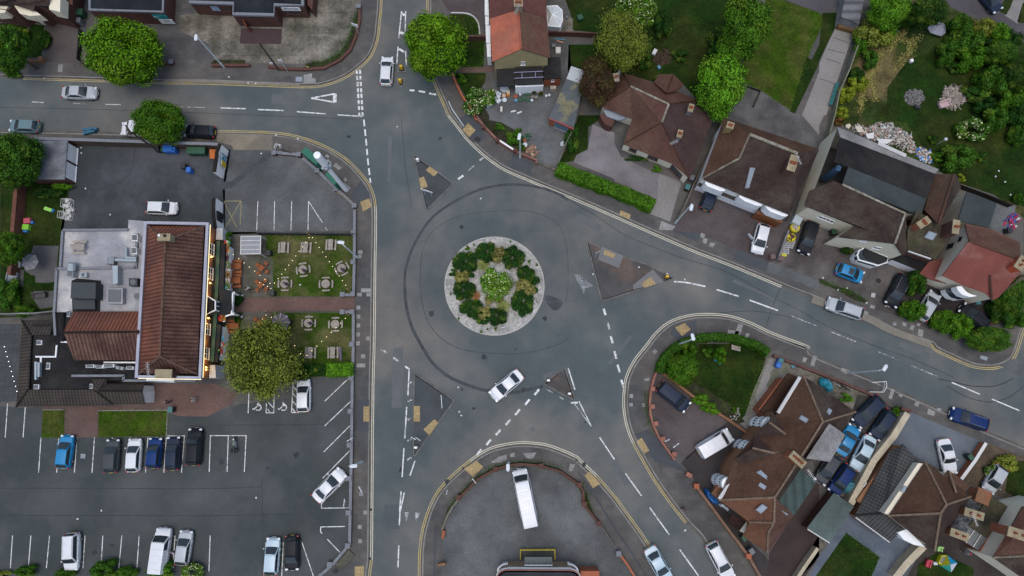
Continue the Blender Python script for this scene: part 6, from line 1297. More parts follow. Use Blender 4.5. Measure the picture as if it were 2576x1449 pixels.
# ---------------- terrace top left
te=house('terraced_house','dark roofed terrace house with white rounded bays at the top left','house',walls=[(B_brick,T('00','-300,-400,4.6 850,-400,4.6 745,150,4.6 440,75,4.6 390,125,4.6 170,60,4.6 100,130,4.6 -300,60,4.6'))],
  roofs=[(B_plaind,[T('00','-300,-500,7.5 -300,70,4.8 60,60,4.8 160,-10,6 160,-500,7.5'),T('00','165,-500,7.5 165,55,5.2 420,140,4.8 440,72,4.8 620,75,4.9 610,-10,5.5 600,-500,7.5')]),(B_brick,[T('00','760,-300,4.9 900,-300,4.6 915,60,3.0 800,60,3.0')])],ov=.1)
for cx,cy,r in ((150,230,120),(520,235,125)):
    p=W(*T('00','%d,%d'%(cx,cy))[0],1.5); rr=r*.2*PXM(100,40,1); mb=MB(); n_=12
    prof=[p+Vector((rr*cos(pi+pi*i/n_),rr*.55*sin(pi+pi*i/n_)+.6,0)) for i in range(n_+1)]
    mb.prism(prof,PV,.9); mb.prism([q for q in prof],2.3,3.2); mb.build('bay_window',B_cream,te)
    mb=MB(); mb.prism([p+(q-p)*.985 for q in prof],.9,2.3); gl_=mb.build('bay_glazing',B_pane,te); mb=MB()
    for q in prof[::2]: mb.box((q.x,q.y,1.6),(.12,.12,1.4))
    for z_ in (.95,2.25,1.85): mb.path([Vector((q.x,q.y,z_)) for q in prof],.06,5)
    mb.build('window_frame',B_pvc,gl_)
boxpart(te,'cream_gable',B_cream,'00','610,-60 760,-60 755,150 620,120',3.2,4.9)
boxpart(te,'upper_bay',B_cream,'00','170,62 430,130 520,190 380,200 250,170',2.9,4.3)
boxpart(te,'upper_bay',B_cream,'00','-100,60 100,80 60,160 -80,170',2.9,4.3)
# ---------------- gabled house N
gh=house('gabled_house','tall gabled house with a bright salmon roof slope','house',walls=[(B_peb,O('1228,-160,4.9 1240,154,4.9 1310,125,7.4 1382,145,4.9 1372,-160,4.9'))],
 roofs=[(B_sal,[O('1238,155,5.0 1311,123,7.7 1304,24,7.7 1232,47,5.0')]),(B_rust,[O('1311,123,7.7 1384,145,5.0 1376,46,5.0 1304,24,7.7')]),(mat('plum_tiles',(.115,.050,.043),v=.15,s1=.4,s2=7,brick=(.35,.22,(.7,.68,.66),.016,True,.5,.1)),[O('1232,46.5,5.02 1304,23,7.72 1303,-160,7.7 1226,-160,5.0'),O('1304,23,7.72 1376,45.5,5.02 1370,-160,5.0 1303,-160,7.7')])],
 ridges=[O('1311,123,7.75 1304,24,7.75 1303,-160,7.75')],ov=.18,rm=B_sal)
chimney(gh,1304,8,9.0,2.0,1.0,.9,0,3,B_soot)
win(gh,'20','1348,758 1452,752',3.9,3.0,2,2)
for s in ('945,-80 985,-80 1000,195 945,190','950,205 1000,205 1000,310 952,312','955,318 1015,318 1018,540 962,535','968,545 1020,545 1025,712 975,712'): boxpart(gh,'bay_window',B_pvc,'20',s,PV,2.6,.03)
boxpart(gh,'rear_lean_to',B_slat,'20','1090,868 1312,862 1318,1080 1098,1085',2.35,2.55); boxpart(gh,'rear_lean_to',B_slat,'20','1320,850 1670,830 1678,1055 1330,1065',2.45,2.65)
boxpart(gh,'lean_to_wall',B_brick,'20','1330,1000 1670,990 1680,1060 1330,1068',PV,2.4)
t=boxpart(gh,'conservatory_front',B_pvc,'20','1328,1050 1678,1035 1682,1078 1330,1096',PV,2.3)
boxpart(gh,'pane',B_panel,'20','1350,1062 1665,1048 1667,1070 1352,1086',2.29,2.33,par=t)
boxpart(gh,'flat_extension',B_felt,'20','1690,850 1740,720 1900,720 1905,985 1690,995',2.5,2.7); boxpart(gh,'extension_wall',B_bricko,'20','1692,860 1895,740 1900,980 1692,990',PV,2.48)
win(gh,'20','1785,995 1818,992',2.2,1.5,1,1,proj=False)
mb=MB()
for s in ('1310,912,3 1680,895,3','1315,985,3 1685,968,3','1413,905,3 1413,985,3','1583,900,3 1583,975,3'): a,b=[W(*p) for p in T('20',s)]; mb.tube(a,b,.04)
mb.build('canopy_frame',plain('lilac_pole',(.30,.28,.42)),gh)
co=thing('conservatory','white glazed conservatory with a radiating roof','conservatory',W(*T('20','1810,230')[0],0)); P=[W(*p,2.4) for p in T('20','1720,80 1855,70 1918,130 1925,250 1895,340 1740,325')]; ap=W(*T('20','1795,178')[0],3.3)
mb=MB(); mb.prism(P,PV,.7); mb.build('base_wall',B_pvc,co); mb=MB(); mb.prism([cen(P)+(p-cen(P))*.98 for p in P],.7,2.3); mb.build('glazing',B_panel,co); mb=MB()
for a,b in zip(P,P[1:]+P[:1]): mb.poly([a,b,ap] if (b-a).cross(ap-a).z>0 else [b,a,ap])
rf_=mb.build('roof',mat('pale_polycarbonate',(.50,.53,.53),v=.07,s1=1,s2=6,rough=.3),co); mb=MB()
for p in P: mb.tube(p,ap,.05); mb.tube((p.x,p.y,PV),(p.x,p.y,2.4),.06)
mb.path(P+[P[0]],.06); mb.build('frame',B_pvc,co)
sh=house('long_garage','long felt roofed garage with a brick front and blue door','garage',walls=[(B_bricko,O('1437,166,2.4 1475,181,2.4 1466,213,2.4 1444,322,2.4 1380,297,2.4 1425,198,2.4'))],roofs=[(mat('patchy_felt',(.085,.098,.102),v=.18,s1=.4,s2=6,c2=(.20,.18,.095),c2f=.8,c2s=.22,edge=(.52,.58),brick=(9,1.0,(.5,.5,.5),.012,True,.5,.05)),[O('1425,198,2.5 1467,212,2.5 1444,320,2.5 1381,296,2.5')]),(B_panel,[O('1437,166,2.5 1476,180,2.5 1467,212,2.5 1425,198,2.5')])],ov=.05)
win(sh,'21','1818,95 1990,165',2.0,.15,1,1,nm='garage_door',pm=plain('blue_door',(.10,.16,.20)),fm=B_lead); mb=MB(); a,b=[W(*p,2.5) for p in T('21','1755,35 2065,165')]; d=(b-a).normalized(); mb.box((a+b)/2-Vector((0,0,.18))-Vector((-d.y,d.x,0))*.02,((b-a).length,.2,.34),atan2(d.y,d.x)); mb.build('fascia',plain('dull_red_trim',(.22,.05,.045)),sh)
# ---------------- bungalow
bu=house('bungalow','cream bungalow with a large hipped plum tiled roof','house',walls=[(B_cream,O('1511,268,2.6 1566,181,2.6 1646,207,2.6 1656,187,2.6 1693,187,2.6 1720,214,2.6 1702,231,2.6 1754,252,2.6 1794,300,2.6 1734,450,2.6 1691,412,2.6 1567,363,2.6 1590,300,2.6'))],
 roofs=[(B_plainr,[O('1566,181,2.7 1702,230,2.7 1754,252,2.7 1682,262,5 1586,217,5'),O('1567,363,2.7 1692,413,2.7 1735,451,2.7 1665,308,5'),O('1586,217,5 1682,262,5 1665,308,5 1567,363,2.7 1590,300,2.7'),O('1586,217,5 1590,300,2.7 1510,268,2.7'),O('1566,180,2.7 1586,217,5 1510,268,2.7'),O('1645,207,3.0 1656,187,2.7 1694,186,2.9 1677,234,4.2'),O('1694,186,2.9 1721,214,2.7 1703,231,3.0 1677,234,4.2')]),(mat('plum_brown_tiles',(.072,.045,.042),v=.2,s1=.4,s2=6,brick=(.35,.22,(.72,.70,.68),.014,True,.5,.12)),[O('1682,262,5 1754,252,2.7 1794,300,2.7 1735,451,2.7 1665,308,5')])],
 ridges=[O('1586,217,5.05 1682,262,5.05 1665,308,5.05')],ov=.25,rm=B_ridgel)
for r in (O('1665,308,5.03 1567,363,2.75'),O('1665,308,5.03 1735,451,2.75'),O('1682,262,5.03 1754,252,2.75'),O('1586,217,5 1566,181,2.75'),O('1586,217,5 1510,268,2.75'),O('1694,187,3 1677,234,4.3')): mb=MB(); mb.path([W(*p) for p in r],.09,6); mb.build('hip_tiles',B_plain,bu)
M_mf=plain('mahogany_frame',(.10,.05,.03))
for s in ('170,462 262,497','405,560 530,608','650,660 860,755'): win(bu,'31',s,2.0,.9 if '650' not in s else .2,2,1,M_mf)
t=boxpart(bu,'bay_window',B_brick,'21','2390,-10 2440,-20 2560,20 2576,80 2540,140 2470,120 2420,60',PV,2.0)
boxpart(bu,'bay_roof',B_lead,None,'1519,279 1527,270 1571,287 1577,297 1556,303 1526,292',2.0,2.25)
chimney(bu,1550,195,5.4,2.4,.5,1.0,.2,2); chimney(bu,1738,272,5.0,1.8,.55,.95,-.3,2,B_concr); chimney(bu,1710,337,4.9,1.6,.55,.95,-.3,2,B_concr)
# ---------------- semi detached
sm=house('semi_detached_house','wide brown tiled semi detached house with three white bays','house',walls=[(B_white,O('1822,297,4.9 2061,377,4.9 1988,541,4.9 1764,451,4.9'))],
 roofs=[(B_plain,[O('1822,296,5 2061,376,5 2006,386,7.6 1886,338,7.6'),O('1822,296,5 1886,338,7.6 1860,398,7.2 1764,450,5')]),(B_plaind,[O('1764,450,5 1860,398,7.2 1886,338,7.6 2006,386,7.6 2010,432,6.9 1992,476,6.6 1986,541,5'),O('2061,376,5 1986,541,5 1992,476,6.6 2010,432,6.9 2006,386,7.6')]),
  (B_brn,[O('1753,467,2.8 1980,558,2.8 1989,541,3.3 1764,451,3.3')])],ridges=[O('1886,338,7.65 2006,386,7.65'),O('1886,338,7.65 1860,398,7.25 1764,450,5.05')],ov=.3,rm=B_ridge)
mb=MB(); mb.path([W(*p) for p in O('1886,338,7.75 2006,386,7.75')],.2,7); mb.build('lichen_ridge',B_ridgel,sm)
chimney(sm,1837,316,7.2,2.6,.75,.75,-.3,2,mat('yellow_brick',(.28,.21,.09),v=.2,s1=1,s2=8)); chimney(sm,1994,411,9.2,3.0,.9,1.9,-.35,4,B_brick)
for s in ('1705,655,6.9 1768,660,6.9 1690,915,5.6 1640,915,5.6','2045,775,6.6 2085,790,6.6 2000,1055,5.1 1958,1035,5.1'):
    mb=faces(MB(),[T('31',s)]); mb.build('lead_valley',B_lead,sm,mods=[('SOLIDIFY',dict(thickness=.2,offset=.3))])
for s in ('1145,828 1400,925 1385,955 1330,955 1165,890 1140,850','1568,1000 1870,1110 1850,1140 1780,1135 1640,1080 1570,1030','1900,1120 2200,1240 2170,1272 2110,1268 1960,1210 1905,1160'):
    boxpart(sm,'bay_window',B_pvc,'31',s,2.9,4.75,.03)
    q=s.split(); a,b=q[0],q[1]
    w_b=W(*T('31',a)[0],4.75),W(*T('31',b)[0],4.75)
mb=MB(); a,b=[W(*p,2.5) for p in T('31','1800,1215 2110,1340')]; d=(b-a).normalized(); mb.box(Vector(((a+b)/2).xy.to_3d())+Vector((0,0,1.3)),((b-a).length,.35,2.3),atan2(d.y,d.x)); mb.build('timber_porch',plain('chestnut_timber',(.18,.065,.02)),sm)
# ---------------- big damaged house
bh=house('cream_house','large cream rendered house with dark flat dormer roof','house',
 walls=[(B_cream,O('2106,320,5.2 2360,426,5.2 2335,500,5.2 2317,543,5.6 2277,537,6.6 2285,618,4.7 2272,642,4.7 2251,613,7 2109,596,4.5 2150,569,4.7 2030,522,4.7'))],
 roofs=[(B_felt,[O('2114,346,6 2352,438,6 2329,503,6 2134,420,6 2098,408,5.6')]),(B_feltg,[O('2134,420,6.05 2330,500,6.05 2317,543,6.0 2119,464,6.0')]),(B_concr,[O('2106,319,5.3 2362,426,5.3 2352,437,5.4 2114,345,5.4')]),
  (B_plaind,[O('2098,455,6.1 2119,464,6.2 2277,537,7.2 2205,585,5.9 2150,569,4.8 2022,518,4.8 2036,480,5.2'),O('2109,596,4.6 2251,613,7.2 2277,537,7.25 2205,572,6.0 2150,569,4.9'),O('2251,613,7.2 2272,643,4.8 2290,618,4.8 2277,537,7.25')])],
 ridges=[O('2119,464,6.25 2277,537,7.3'),O('2277,537,7.3 2251,613,7.25')],ov=.12,rm=B_ridgel)
win(bh,'42','705,215 880,262',4.1,3.2,3,1); win(bh,'42','530,140 600,155',5.2,4.7,1,1); win(bh,'41','0,1290 195,1350',3.7,2.9,4,1)
mb=MB(); P=[W(*p,2.3) for p in T('42','505,250 570,222 860,335 850,400 740,440 500,370 480,310')]; mb.prism([cen(P)+(p-cen(P))*1.02 for p in P],PV,1.1); mb.build('bay_window',B_pvc,bh); mb=MB(); mb.prism([cen(P)+(p-cen(P))*.97 for p in P],1.1,2.3); g2=mb.build('bay_glazing',B_pane,bh)
mb=MB(); mb.path([p+Vector((0,0,-.05)) for p in P]+[P[0]],.1,6)
for p in P: mb.box((p.x,p.y,1.7),(.14,.14,1.2))
mb.build('window_frame',B_pvc,g2)
boxpart(bh,'bay_roof',B_slat,'42','572,220 868,345 845,395 768,425 590,350 552,290',2.3,2.45)
gr=house('side_garage','low black flat roofed garage between two houses','garage',walls=[(B_white,T('42','930,368,2.4 1110,270,2.4 1375,365,2.4 1255,500,2.4'))],roofs=[(B_felt,[T('42','925,368,2.5 1108,245,2.5 1378,365,2.5 1258,503,2.5')])],ov=.1)
mh=house('mossy_roofed_house','mossy roofed house with one large square skylight','house',walls=[(B_brick,T('42','1110,0,5 1300,-220,5 1700,40,5 1580,190,5 1460,355,5 1112,240,5'))],roofs=[(B_moss,[T('42','1110,10,6.6 1230,-250,6.6 1705,40,5.4 1580,190,5.2 1460,358,5 1110,242,5')])],ov=.15)
skylight(mh,'42','1375,10,5.9 1478,45,5.9 1420,130,5.6 1315,90,5.7',0); chimney(mh,2323,560,7.9,2.4,.8,1.5,-1.0,4,B_bricko)
mb=MB(); a,b=[W(*p,4.9) for p in T('42','1115,262 1400,360')]; d=(b-a).normalized(); mb.box((a+b)/2,((b-a).length,.12,.3),atan2(d.y,d.x)); mb.build('fascia',B_gut,mh)
sg=house('salmon_roofed_wing','steep salmon tiled roof wing between the flat dormer and the annexe','house',walls=[(B_brick,T('41','1455,745,5.2 1730,745,6.6 1780,910,4.8 1510,1370,4.8 1500,1372,6.4 1350,1180,5.2'))],roofs=[(B_rust,[T('41','1455,740,5.3 1695,742,7.3 1500,1372,7.3 1320,1190,5.3')]),(B_plaind,[T('41','1695,742,7.3 1735,745,7.0 1782,910,5 1515,1372,6.9 1500,1372,7.3')])],ridges=[T('41','1695,742,7.35 1500,1372,7.35')],ov=.15,rm=B_rust)
an=house('flat_annexe','cream walled annexe with a grey green flat roof','house',walls=[(B_cream,O('2432,483,4.4 2507,512,4.4 2487,573,4.4 2411,554,4.4'))],roofs=[(B_feltg,[O('2432,482,4.5 2508,511,4.5 2488,574,4.5 2411,555,4.5')])],ov=.08)
rh=house('red_roofed_house','cream house with a large red painted roof','house',walls=[(B_cream,O('2371,694,4.9 2438,606,7.6 2428,566,5.2 2570,612,5.2 2568,652,7.6 2600,690,5 2511,748,4.9 2495,755,4.9 2479,738,4.9 2427,720,4.9'))],
 roofs=[(B_red,[O('2370,694,5 2438,606,7.8 2568,654,7.8 2576,676,7 2512,748,5 2496,756,5 2478,738,5.1 2427,720,5')]),(B_rust,[O('2438,606,7.8 2428,563,5.2 2490,575,5.2 2566,610,5.2 2568,654,7.8')])],ridges=[O('2438,606,7.85 2568,654,7.85'),O('2490,692,6.2 2495,756,5.05')],ov=.2,rm=B_rust)
boxpart(rh,'porch_roof',B_red,None,'2313,688 2338,658 2372,650 2380,700 2408,722 2384,714 2340,702',2.7,2.95); boxpart(rh,'porch_wall',B_cream,None,'2320,688 2340,664 2366,660 2374,700 2396,716 2384,712 2342,700',PV,2.65)
win(rh,'42','1620,250 1700,155',4.0,2.9,1,1,B_brn); win(rh,'42','1700,100 1735,50',5.4,4.9,1,1,B_brn)
P=[W(*p,4.6) for p in T('42','1730,705 1790,700 1850,770 1900,800 1990,825 1900,838 1800,810 1740,750')]; mb=MB(); mb.prism(P,1.2,4.6); mb.build('curved_bay',B_white,rh)
mb=MB(); mb.prism([cen(P)+(p-cen(P))*1.01 for p in P],2.3,3.4); mb.build('bay_glazing',B_pane,rh)
chimney(rh,2404,571,8.0,2.6,.7,1.6,-.2,2,B_brick); chimney(rh,2568,662,8.4,2.4,1.6,.9,.9,2,mat('bright_orange_brick',(.42,.09,.04),v=.15,s1=1,s2=8))
# ---------------- corner house SE
B1='plain_tiles_brown'
k_=O
se_=house('corner_house','large brown hipped house with round white corner bays','house',
 walls=[(B_brickb,O('2022,946,4.9 2151,1037,4.9 2085,1130,4.9 2017,1172,4.9 1957,1266,4.9 1996,1296,3.8 1930,1391,3.2 1873,1346,3.2 1886,1313,4.6 1809,1258,4.9 1848,1155,4.9 1900,1092,4.9 1941,1032,4.9 1957,1039,4.9'))],
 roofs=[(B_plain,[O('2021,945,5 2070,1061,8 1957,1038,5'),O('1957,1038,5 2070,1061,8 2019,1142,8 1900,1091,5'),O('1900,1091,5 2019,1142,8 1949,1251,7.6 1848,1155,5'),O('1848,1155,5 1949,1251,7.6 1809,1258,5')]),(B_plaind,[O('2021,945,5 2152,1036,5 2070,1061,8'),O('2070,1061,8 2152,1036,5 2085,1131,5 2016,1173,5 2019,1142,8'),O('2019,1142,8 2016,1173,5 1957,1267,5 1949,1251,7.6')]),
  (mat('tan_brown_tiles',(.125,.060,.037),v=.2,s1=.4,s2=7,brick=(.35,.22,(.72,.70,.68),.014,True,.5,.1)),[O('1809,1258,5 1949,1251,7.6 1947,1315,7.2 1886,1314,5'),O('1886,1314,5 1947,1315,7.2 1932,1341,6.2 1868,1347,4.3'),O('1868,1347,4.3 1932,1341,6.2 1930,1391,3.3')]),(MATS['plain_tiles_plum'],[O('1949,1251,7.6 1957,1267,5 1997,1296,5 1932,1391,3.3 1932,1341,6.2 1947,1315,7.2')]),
  (B_plaind,[O('1935,1062,6.9 1941,1031,5.7 1976,1092,7.6'),O('1935,1062,6.9 1898,1092,5.5 1916,1101,5.8 1976,1092,7.6'),O('1893,1127,6.9 1900,1093,5.7 1950,1140,7.5'),O('1893,1127,6.9 1848,1155,5.5 1872,1168,5.7 1950,1140,7.5')])],
 ridges=[O('2070,1061,8.05 2019,1142,8.05 1949,1251,7.65 1947,1315,7.25 1932,1341,6.25 1930,1391,3.35'),O('2021,945,5.05 2070,1061,8.05 2152,1036,5.05'),O('1949,1251,7.65 1809,1258,5.05'),O('1935,1062,6.9 1976,1092,7.6'),O('1947,1315,7.25 1886,1313,5.1'),O('1893,1127,6.9 1950,1140,7.5')],ov=.2,rm=mat('tan_ridge',(.16,.115,.08),v=.3,s1=2,s2=6))
for s_ in ('2012,949,5.1 1957,1039,5.1','1872,1160,5.0 1809,1256,5.0'): mb=MB(); mb.path([W(*p) for p in O(s_)],.22,6); mb.build('white_gutter',B_gut,se_)
boxpart(se_,'lower_roof',B_plain,None,'1984,938 2006,948 1955,1038 1935,1046 1912,1036',2.6,3.0); boxpart(se_,'brick_front',B_bricko,None,'1970,950 2000,955 1950,1040 1928,1048 1908,1030',PV,2.55)
boxpart(se_,'lower_roof',B_orng,None,'1848,1160 1870,1160 1806,1252 1790,1242',2.7,3.1)
for (cx,cy,r,l) in ((1929,1071,24,0),(1886,1131,24,0),(1823,1214,17,0)):
    p=W(cx,cy,3.2); rr=r*PXM(1900,1100,3); mb=MB(); mb.lathe((p.x,p.y,PV),[(rr,0),(rr,.9),(rr*.96,.92),(rr*.96,2.1),(rr,2.12),(rr,3.1),(rr*.96,3.12),(rr*.96,4.1),(rr,4.15),(rr*.98,4.6)],20); mb.build('round_bay',B_pvc,se_)
    mb=MB()
    for q in range(20):
        a_=2*pi*q/20+.08
        for z_ in (1.6,3.65): mb.box((p.x+rr*.955*cos(a_),p.y+rr*.955*sin(a_),z_),(.06,rr*.16,.75 if z_<2 else .6),a_)
    mb.build('bay_panes',mat('pale_glass',(.16,.18,.19),v=.2,s1=1,s2=3,rough=.15),se_)
for s in (T('33','2345,870,7.2 2440,925,7.2 2405,975,6.9 2315,915,6.8'),T('33','2250,1025,6.9 2340,1078,7.2 2295,1140,7.0 2205,1085,6.6'),T('33','2020,1315,6.6 2140,1390,7.1 2090,1450,7.0 1975,1375,6.5'),T('34','1825,90,6.7 1955,175,7.2 1915,235,6.9 1785,150,6.3'),T('34','1830,268,6.4 1910,320,6.8 1880,365,6.6 1805,310,6.2'),T('34','1855,540,6.6 1925,585,6.8 1840,665,6.2 1770,615,5.9'),T('34','2095,610,5.6 2185,675,5.3 2140,735,5.1 2060,665,5.5'),T('43','115,780,6.2 160,815,6.2 130,870,6.6 90,830,6.4')):
    skylight(se_,None,' '.join('%f,%f,%f'%p for p in s),0)
chimney(se_,2006,1156,9.0,2.2,1.8,.8,-.75,4,B_bricko); chimney(se_,1846,1331,3.6,2.0,1.6,.0001+1.5,-.9,0,B_brn) if False else None
boxpart(se_,'side_roof',B_pan2,None,'1842,1292 1878,1314 1862,1338 1836,1318 1834,1302',2.7,2.95); boxpart(se_,'side_gutter',B_cream,None,'1880,1311 1888,1317 1871,1341 1861,1336',2.7,3.15)
cf=house('concrete_roofed_extension','rough pale concrete flat roof beside the sky blue car','building',walls=[(B_brick,O('2086,1066,7 2126,1094,7 2088,1160,7 2028,1153,7'))],roofs=[(B_concr,[O('2086,1065,7.1 2127,1094,7.1 2088,1162,7.1 2028,1153,7.1')])],ov=.05)
gg=house('glazed_lean_to','dark green translucent lean to roof with a white gutter','lean to',walls=[(B_brick,O('2013,1180,3 2055,1211,3 1998,1296,3 1956,1266,3'))],roofs=[(mat('green_glazing',(.035,.060,.056),v=.15,s1=.4,s2=5,rough=.35,uvt=(1.1,9,.35,0)),[O('2013,1180,5.15 2055,1211,5.15 1998,1296,5.15 1956,1266,5.15')])],ov=.1)
g3=house('green_garage','grey green flat roofed garage beside the square lawn','garage',walls=[(B_brick,O('2098,1241,2.3 2148,1275,2.3 2087,1363,2.3 2031,1328,2.3'))],roofs=[(mat('green_felt',(.085,.115,.105),v=.15,s1=.4,s2=6,c2=(.06,.075,.07),c2f=.6,c2s=.25,brick=(9,1.6,(.6,.6,.6),.01,True,.5,.05)),[O('2098,1240,2.4 2148,1274,2.4 2087,1364,2.4 2030,1328,2.4')])],ov=.06)
mb=MB(); a,b=[W(*p,2.4) for p in O('2031,1329 2087,1364')]; mb.tube(a+Vector((0,-.08,0)),b+Vector((0,-.08,0)),.07); mb.build('white_gutter',B_gut,g3)
# ---------------- house SE 2
h2=house('brown_hipped_house','brown hipped house beside the resin drive with a white gutter','house',
 walls=[(B_cream,O('2327,1162,5 2375,1197,5 2385,1183,5 2439,1221,5 2430,1237,5 2442,1249,5 2381,1334,5 2351,1384,5 2235,1297,5'))],
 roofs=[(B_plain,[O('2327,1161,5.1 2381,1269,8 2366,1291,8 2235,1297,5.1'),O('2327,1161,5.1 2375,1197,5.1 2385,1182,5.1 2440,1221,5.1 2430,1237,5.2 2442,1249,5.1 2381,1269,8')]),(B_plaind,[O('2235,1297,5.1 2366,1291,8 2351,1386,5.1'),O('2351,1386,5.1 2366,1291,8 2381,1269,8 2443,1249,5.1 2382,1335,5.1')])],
 ridges=[O('2381,1269,8.05 2366,1291,8.05'),O('2381,1269,8.05 2327,1162,5.15'),O('2366,1291,8.05 2235,1297,5.15'),O('2366,1291,8.05 2351,1385,5.15'),O('2381,1269,8.05 2442,1249,5.15'),O('2388,1187,5.2 2405,1240,6.2')],ov=.3,rm=MATS['tan_ridge'])
P=[W(*p,4.95) for p in T('44','1245,30 1310,35 885,690 820,655')]; mb=MB(); mb.prism(P,3.2,4.95); mb.build('upper_wall',B_cream,h2)
skylight(h2,'44','1055,310,5.0 1100,325,5.0 1060,400,5.0 1015,385,5.0',0)
lr=house('lower_slate_wing','ribbed grey tiled lower roof with an orange brick side','house',walls=[(B_brickb,O('2236,1135,2.3 2268,1118,3.8 2312,1166,3.8 2222,1291,3.8 2269,1330,3.4 2239,1363,2.3 2150,1297,2.3'))],
 roofs=[(B_slat,[O('2238,1136,2.6 2272,1116,3.6 2310,1162,3.9 2222,1291,3.9 2150,1298,2.6'),O('2150,1298,2.6 2222,1291,3.9 2270,1330,3.6 2240,1364,2.6')])],ridges=[O('2150,1298,2.65 2222,1291,3.95')],ov=.15,rm=B_slat)
mb=MB(); P=[W(*p,2.3) for p in T('44','470,500 850,-30 880,20 560,560')]; mb.prism(P,PV,2.28); mb.build('side_wall',B_brickb,lr)
for s in ('775,85 835,0','600,350 650,295','560,330 600,280'): win(lr,'44',s,2.1,1.2,1,1,proj=False)
mb=MB(); a,b=[W(*p,2.5) for p in O('2152,1301 2238,1364')]; mb.tube(a,b,.08); mb.build('white_gutter',B_gut,lr)
P=[W(*p,3.6) for p in T('44','985,900 1100,860 1330,1080 1200,1060 1060,990')]; mb=MB(); mb.prism(P,PV,3.6); mb.build('white_bay',B_pvc,h2); mb=MB(); mb.prism([cen(P)+(p-cen(P))*1.01 for p in P],1.2,2.3); mb.build('bay_glazing',B_pane,h2)
# ---------------- far corner house
fh=house('far_corner_house','red brown tiled house with a cream rendered end at the lower right','house',walls=[(B_cream,T('44','2530,560,5 2900,500,5 2900,1700,5 2576,1500,5 2170,1215,5'))],roofs=[(MATS['plain_tiles_plum'],[T('44','2576,575,5.1 2900,500,6.5 2900,1180,7 2200,1220,5.2 2175,1210,5.1')]),(B_plaind,[T('44','2175,1215,5.1 2900,1180,7 2900,1700,5.1 2576,1490,5.1')])],ridges=[T('44','2175,1215,5.15 2900,1180,7.05')],ov=.2)
fl=house('rear_outbuilding','mossy roofed outbuilding with a brick edge beside terracotta chimneys','building',walls=[(B_brick,T('44','2150,430,2.6 2400,595,2.6 2110,975,2.6 1890,820,2.6'))],roofs=[(B_moss,[T('44','2150,430,3.4 2400,595,2.8 2110,975,2.8 1890,820,3.4')])],ov=.1)
sl=house('slate_roofed_link','dark broken slate roof between two terracotta chimneys','building',walls=[(B_brick,T('44','1900,470,3 2060,545,3 1800,990,3 1650,840,3'))],roofs=[(mat('broken_slate',(.060,.064,.068),v=.4,s1=1.2,s2=4,voro=(2.2,.5)),[T('44','1905,465,3.6 2060,545,3.2 1800,985,3.2 1640,850,3.6')])],ov=.1)
chimney(sl,*T('44','1945,670')[0],6.2,3.2,2.1,.8,-.3,2,B_orng); chimney(sl,*T('44','1760,930')[0],6.0,3.0,2.0,.8,-.35,2,B_orng); chimney(fl,*T('44','2060,450')[0],4.2,1.6,1.5,1.5,-.4,0,B_orng,B_orng); chimney(fh,*T('44','2500,920')[0],8.2,3.0,2.2,1.0,-.3,2,B_orng)
cw=thing('cream_parapet','cream rendered terrace edge with an orange brick band','parapet',W(*T('44','2280,880')[0],2)); P=[W(*p,3.0) for p in T('44','2455,545 2540,565 2165,1215 2075,1165')]; mb=MB(); mb.prism(P,PV,3.0); mb.build('panel',mat('yellow_render',(.40,.32,.16),v=.12,s1=.6,s2=7),cw)
mb=MB(); mb.wall([Vector((W(*p).x,W(*p).y,0)) for p in T('44','2420,560,2.6 2250,790,2.6 2040,1150,2.6')],.42,PV,2.6); mb.build('brick_band',B_bricko,cw)
go=house('glass_outhouse','grey glazed roof with white bars beside the lower right garden','outhouse',walls=[(B_brick,T('44','1890,832,2.2 2120,975,2.2 2030,1140,2.2 1785,985,2.2'))],roofs=[(plain('grey_glazing',(.12,.13,.13),.3),[T('44','1890,830,2.6 2122,975,2.6 2030,1145,2.3 1783,985,2.3')])],ov=.05)
mb=MB()
for s in ('1950,870,2.7 1845,1030,2.4','2038,925,2.7 1935,1085,2.4'): a,b=[W(*p) for p in T('44',s)]; mb.tube(a,b,.05)
mb.build('glazing_bar',B_gut,go)
# ---------------- the club
n_=10; fr_=[]
def arcp(cx,cy,rx,ry,a0,a1,n=8): return [(cx+rx*cos(R(a0+(a1-a0)*i/n)),cy+ry*sin(R(a0+(a1-a0)*i/n))) for i in range(n+1)]
px_=T('24','0,0')[0]
def q24(l,z): return [(px_[0]+.2*x,px_[1]+.2*y,z) for x,y in l]
top=arcp(1230,1480,125,100,180,270)+arcp(2010,1480,125,95,270,360)
cl_=house('club_building','rounded brick club building with white window bands at the bottom edge','club',walls=[(mat('tan_brick',(.27,.195,.125),v=.16,s1=.8,s2=8),q24(top,5.2)+q24([(2140,2000),(1105,2000)],5.2))],roofs=[(B_navy,[q24(arcp(1240,1500,120,100,180,270)+arcp(2000,1500,120,95,270,360),5.1)+q24([(2120,2000),(1120,2000)],5.1)])],ov=.02)
ww=WALLS[cl_.name]
def band(z0,z1,m,off,nm,sl=None):
    P=[W(*p) for p in q24(top,5.2)]; c=cen([W(*p) for p in q24([(1620,1600)],5.2)]); P=[Vector((p.x,p.y,0)) for p in P]; c.z=0
    P=offset_path(P,off); mb=MB(); mb.wall(P if not sl else P[sl[0]:sl[1]],.12,z0,z1); return mb.build(nm,m,cl_)
B_bw=mat('bright_band',(.88,.87,.82),v=.06,s1=.5,s2=6)
band(4.05,4.95,B_bw,.08,'white_band'); band(4.95,5.2,mat('parapet_rose_tiles',(.22,.10,.085),v=.2,s1=1,s2=9),.06,'tile_coping'); band(1.2,2.4,B_bw,.08,'white_band',(0,9)); band(1.2,2.4,B_bw,.08,'white_band',(9,18))
P=[W(*p) for p in q24(top,5.2)]; P=offset_path([Vector((p.x,p.y,0)) for p in P],.16)
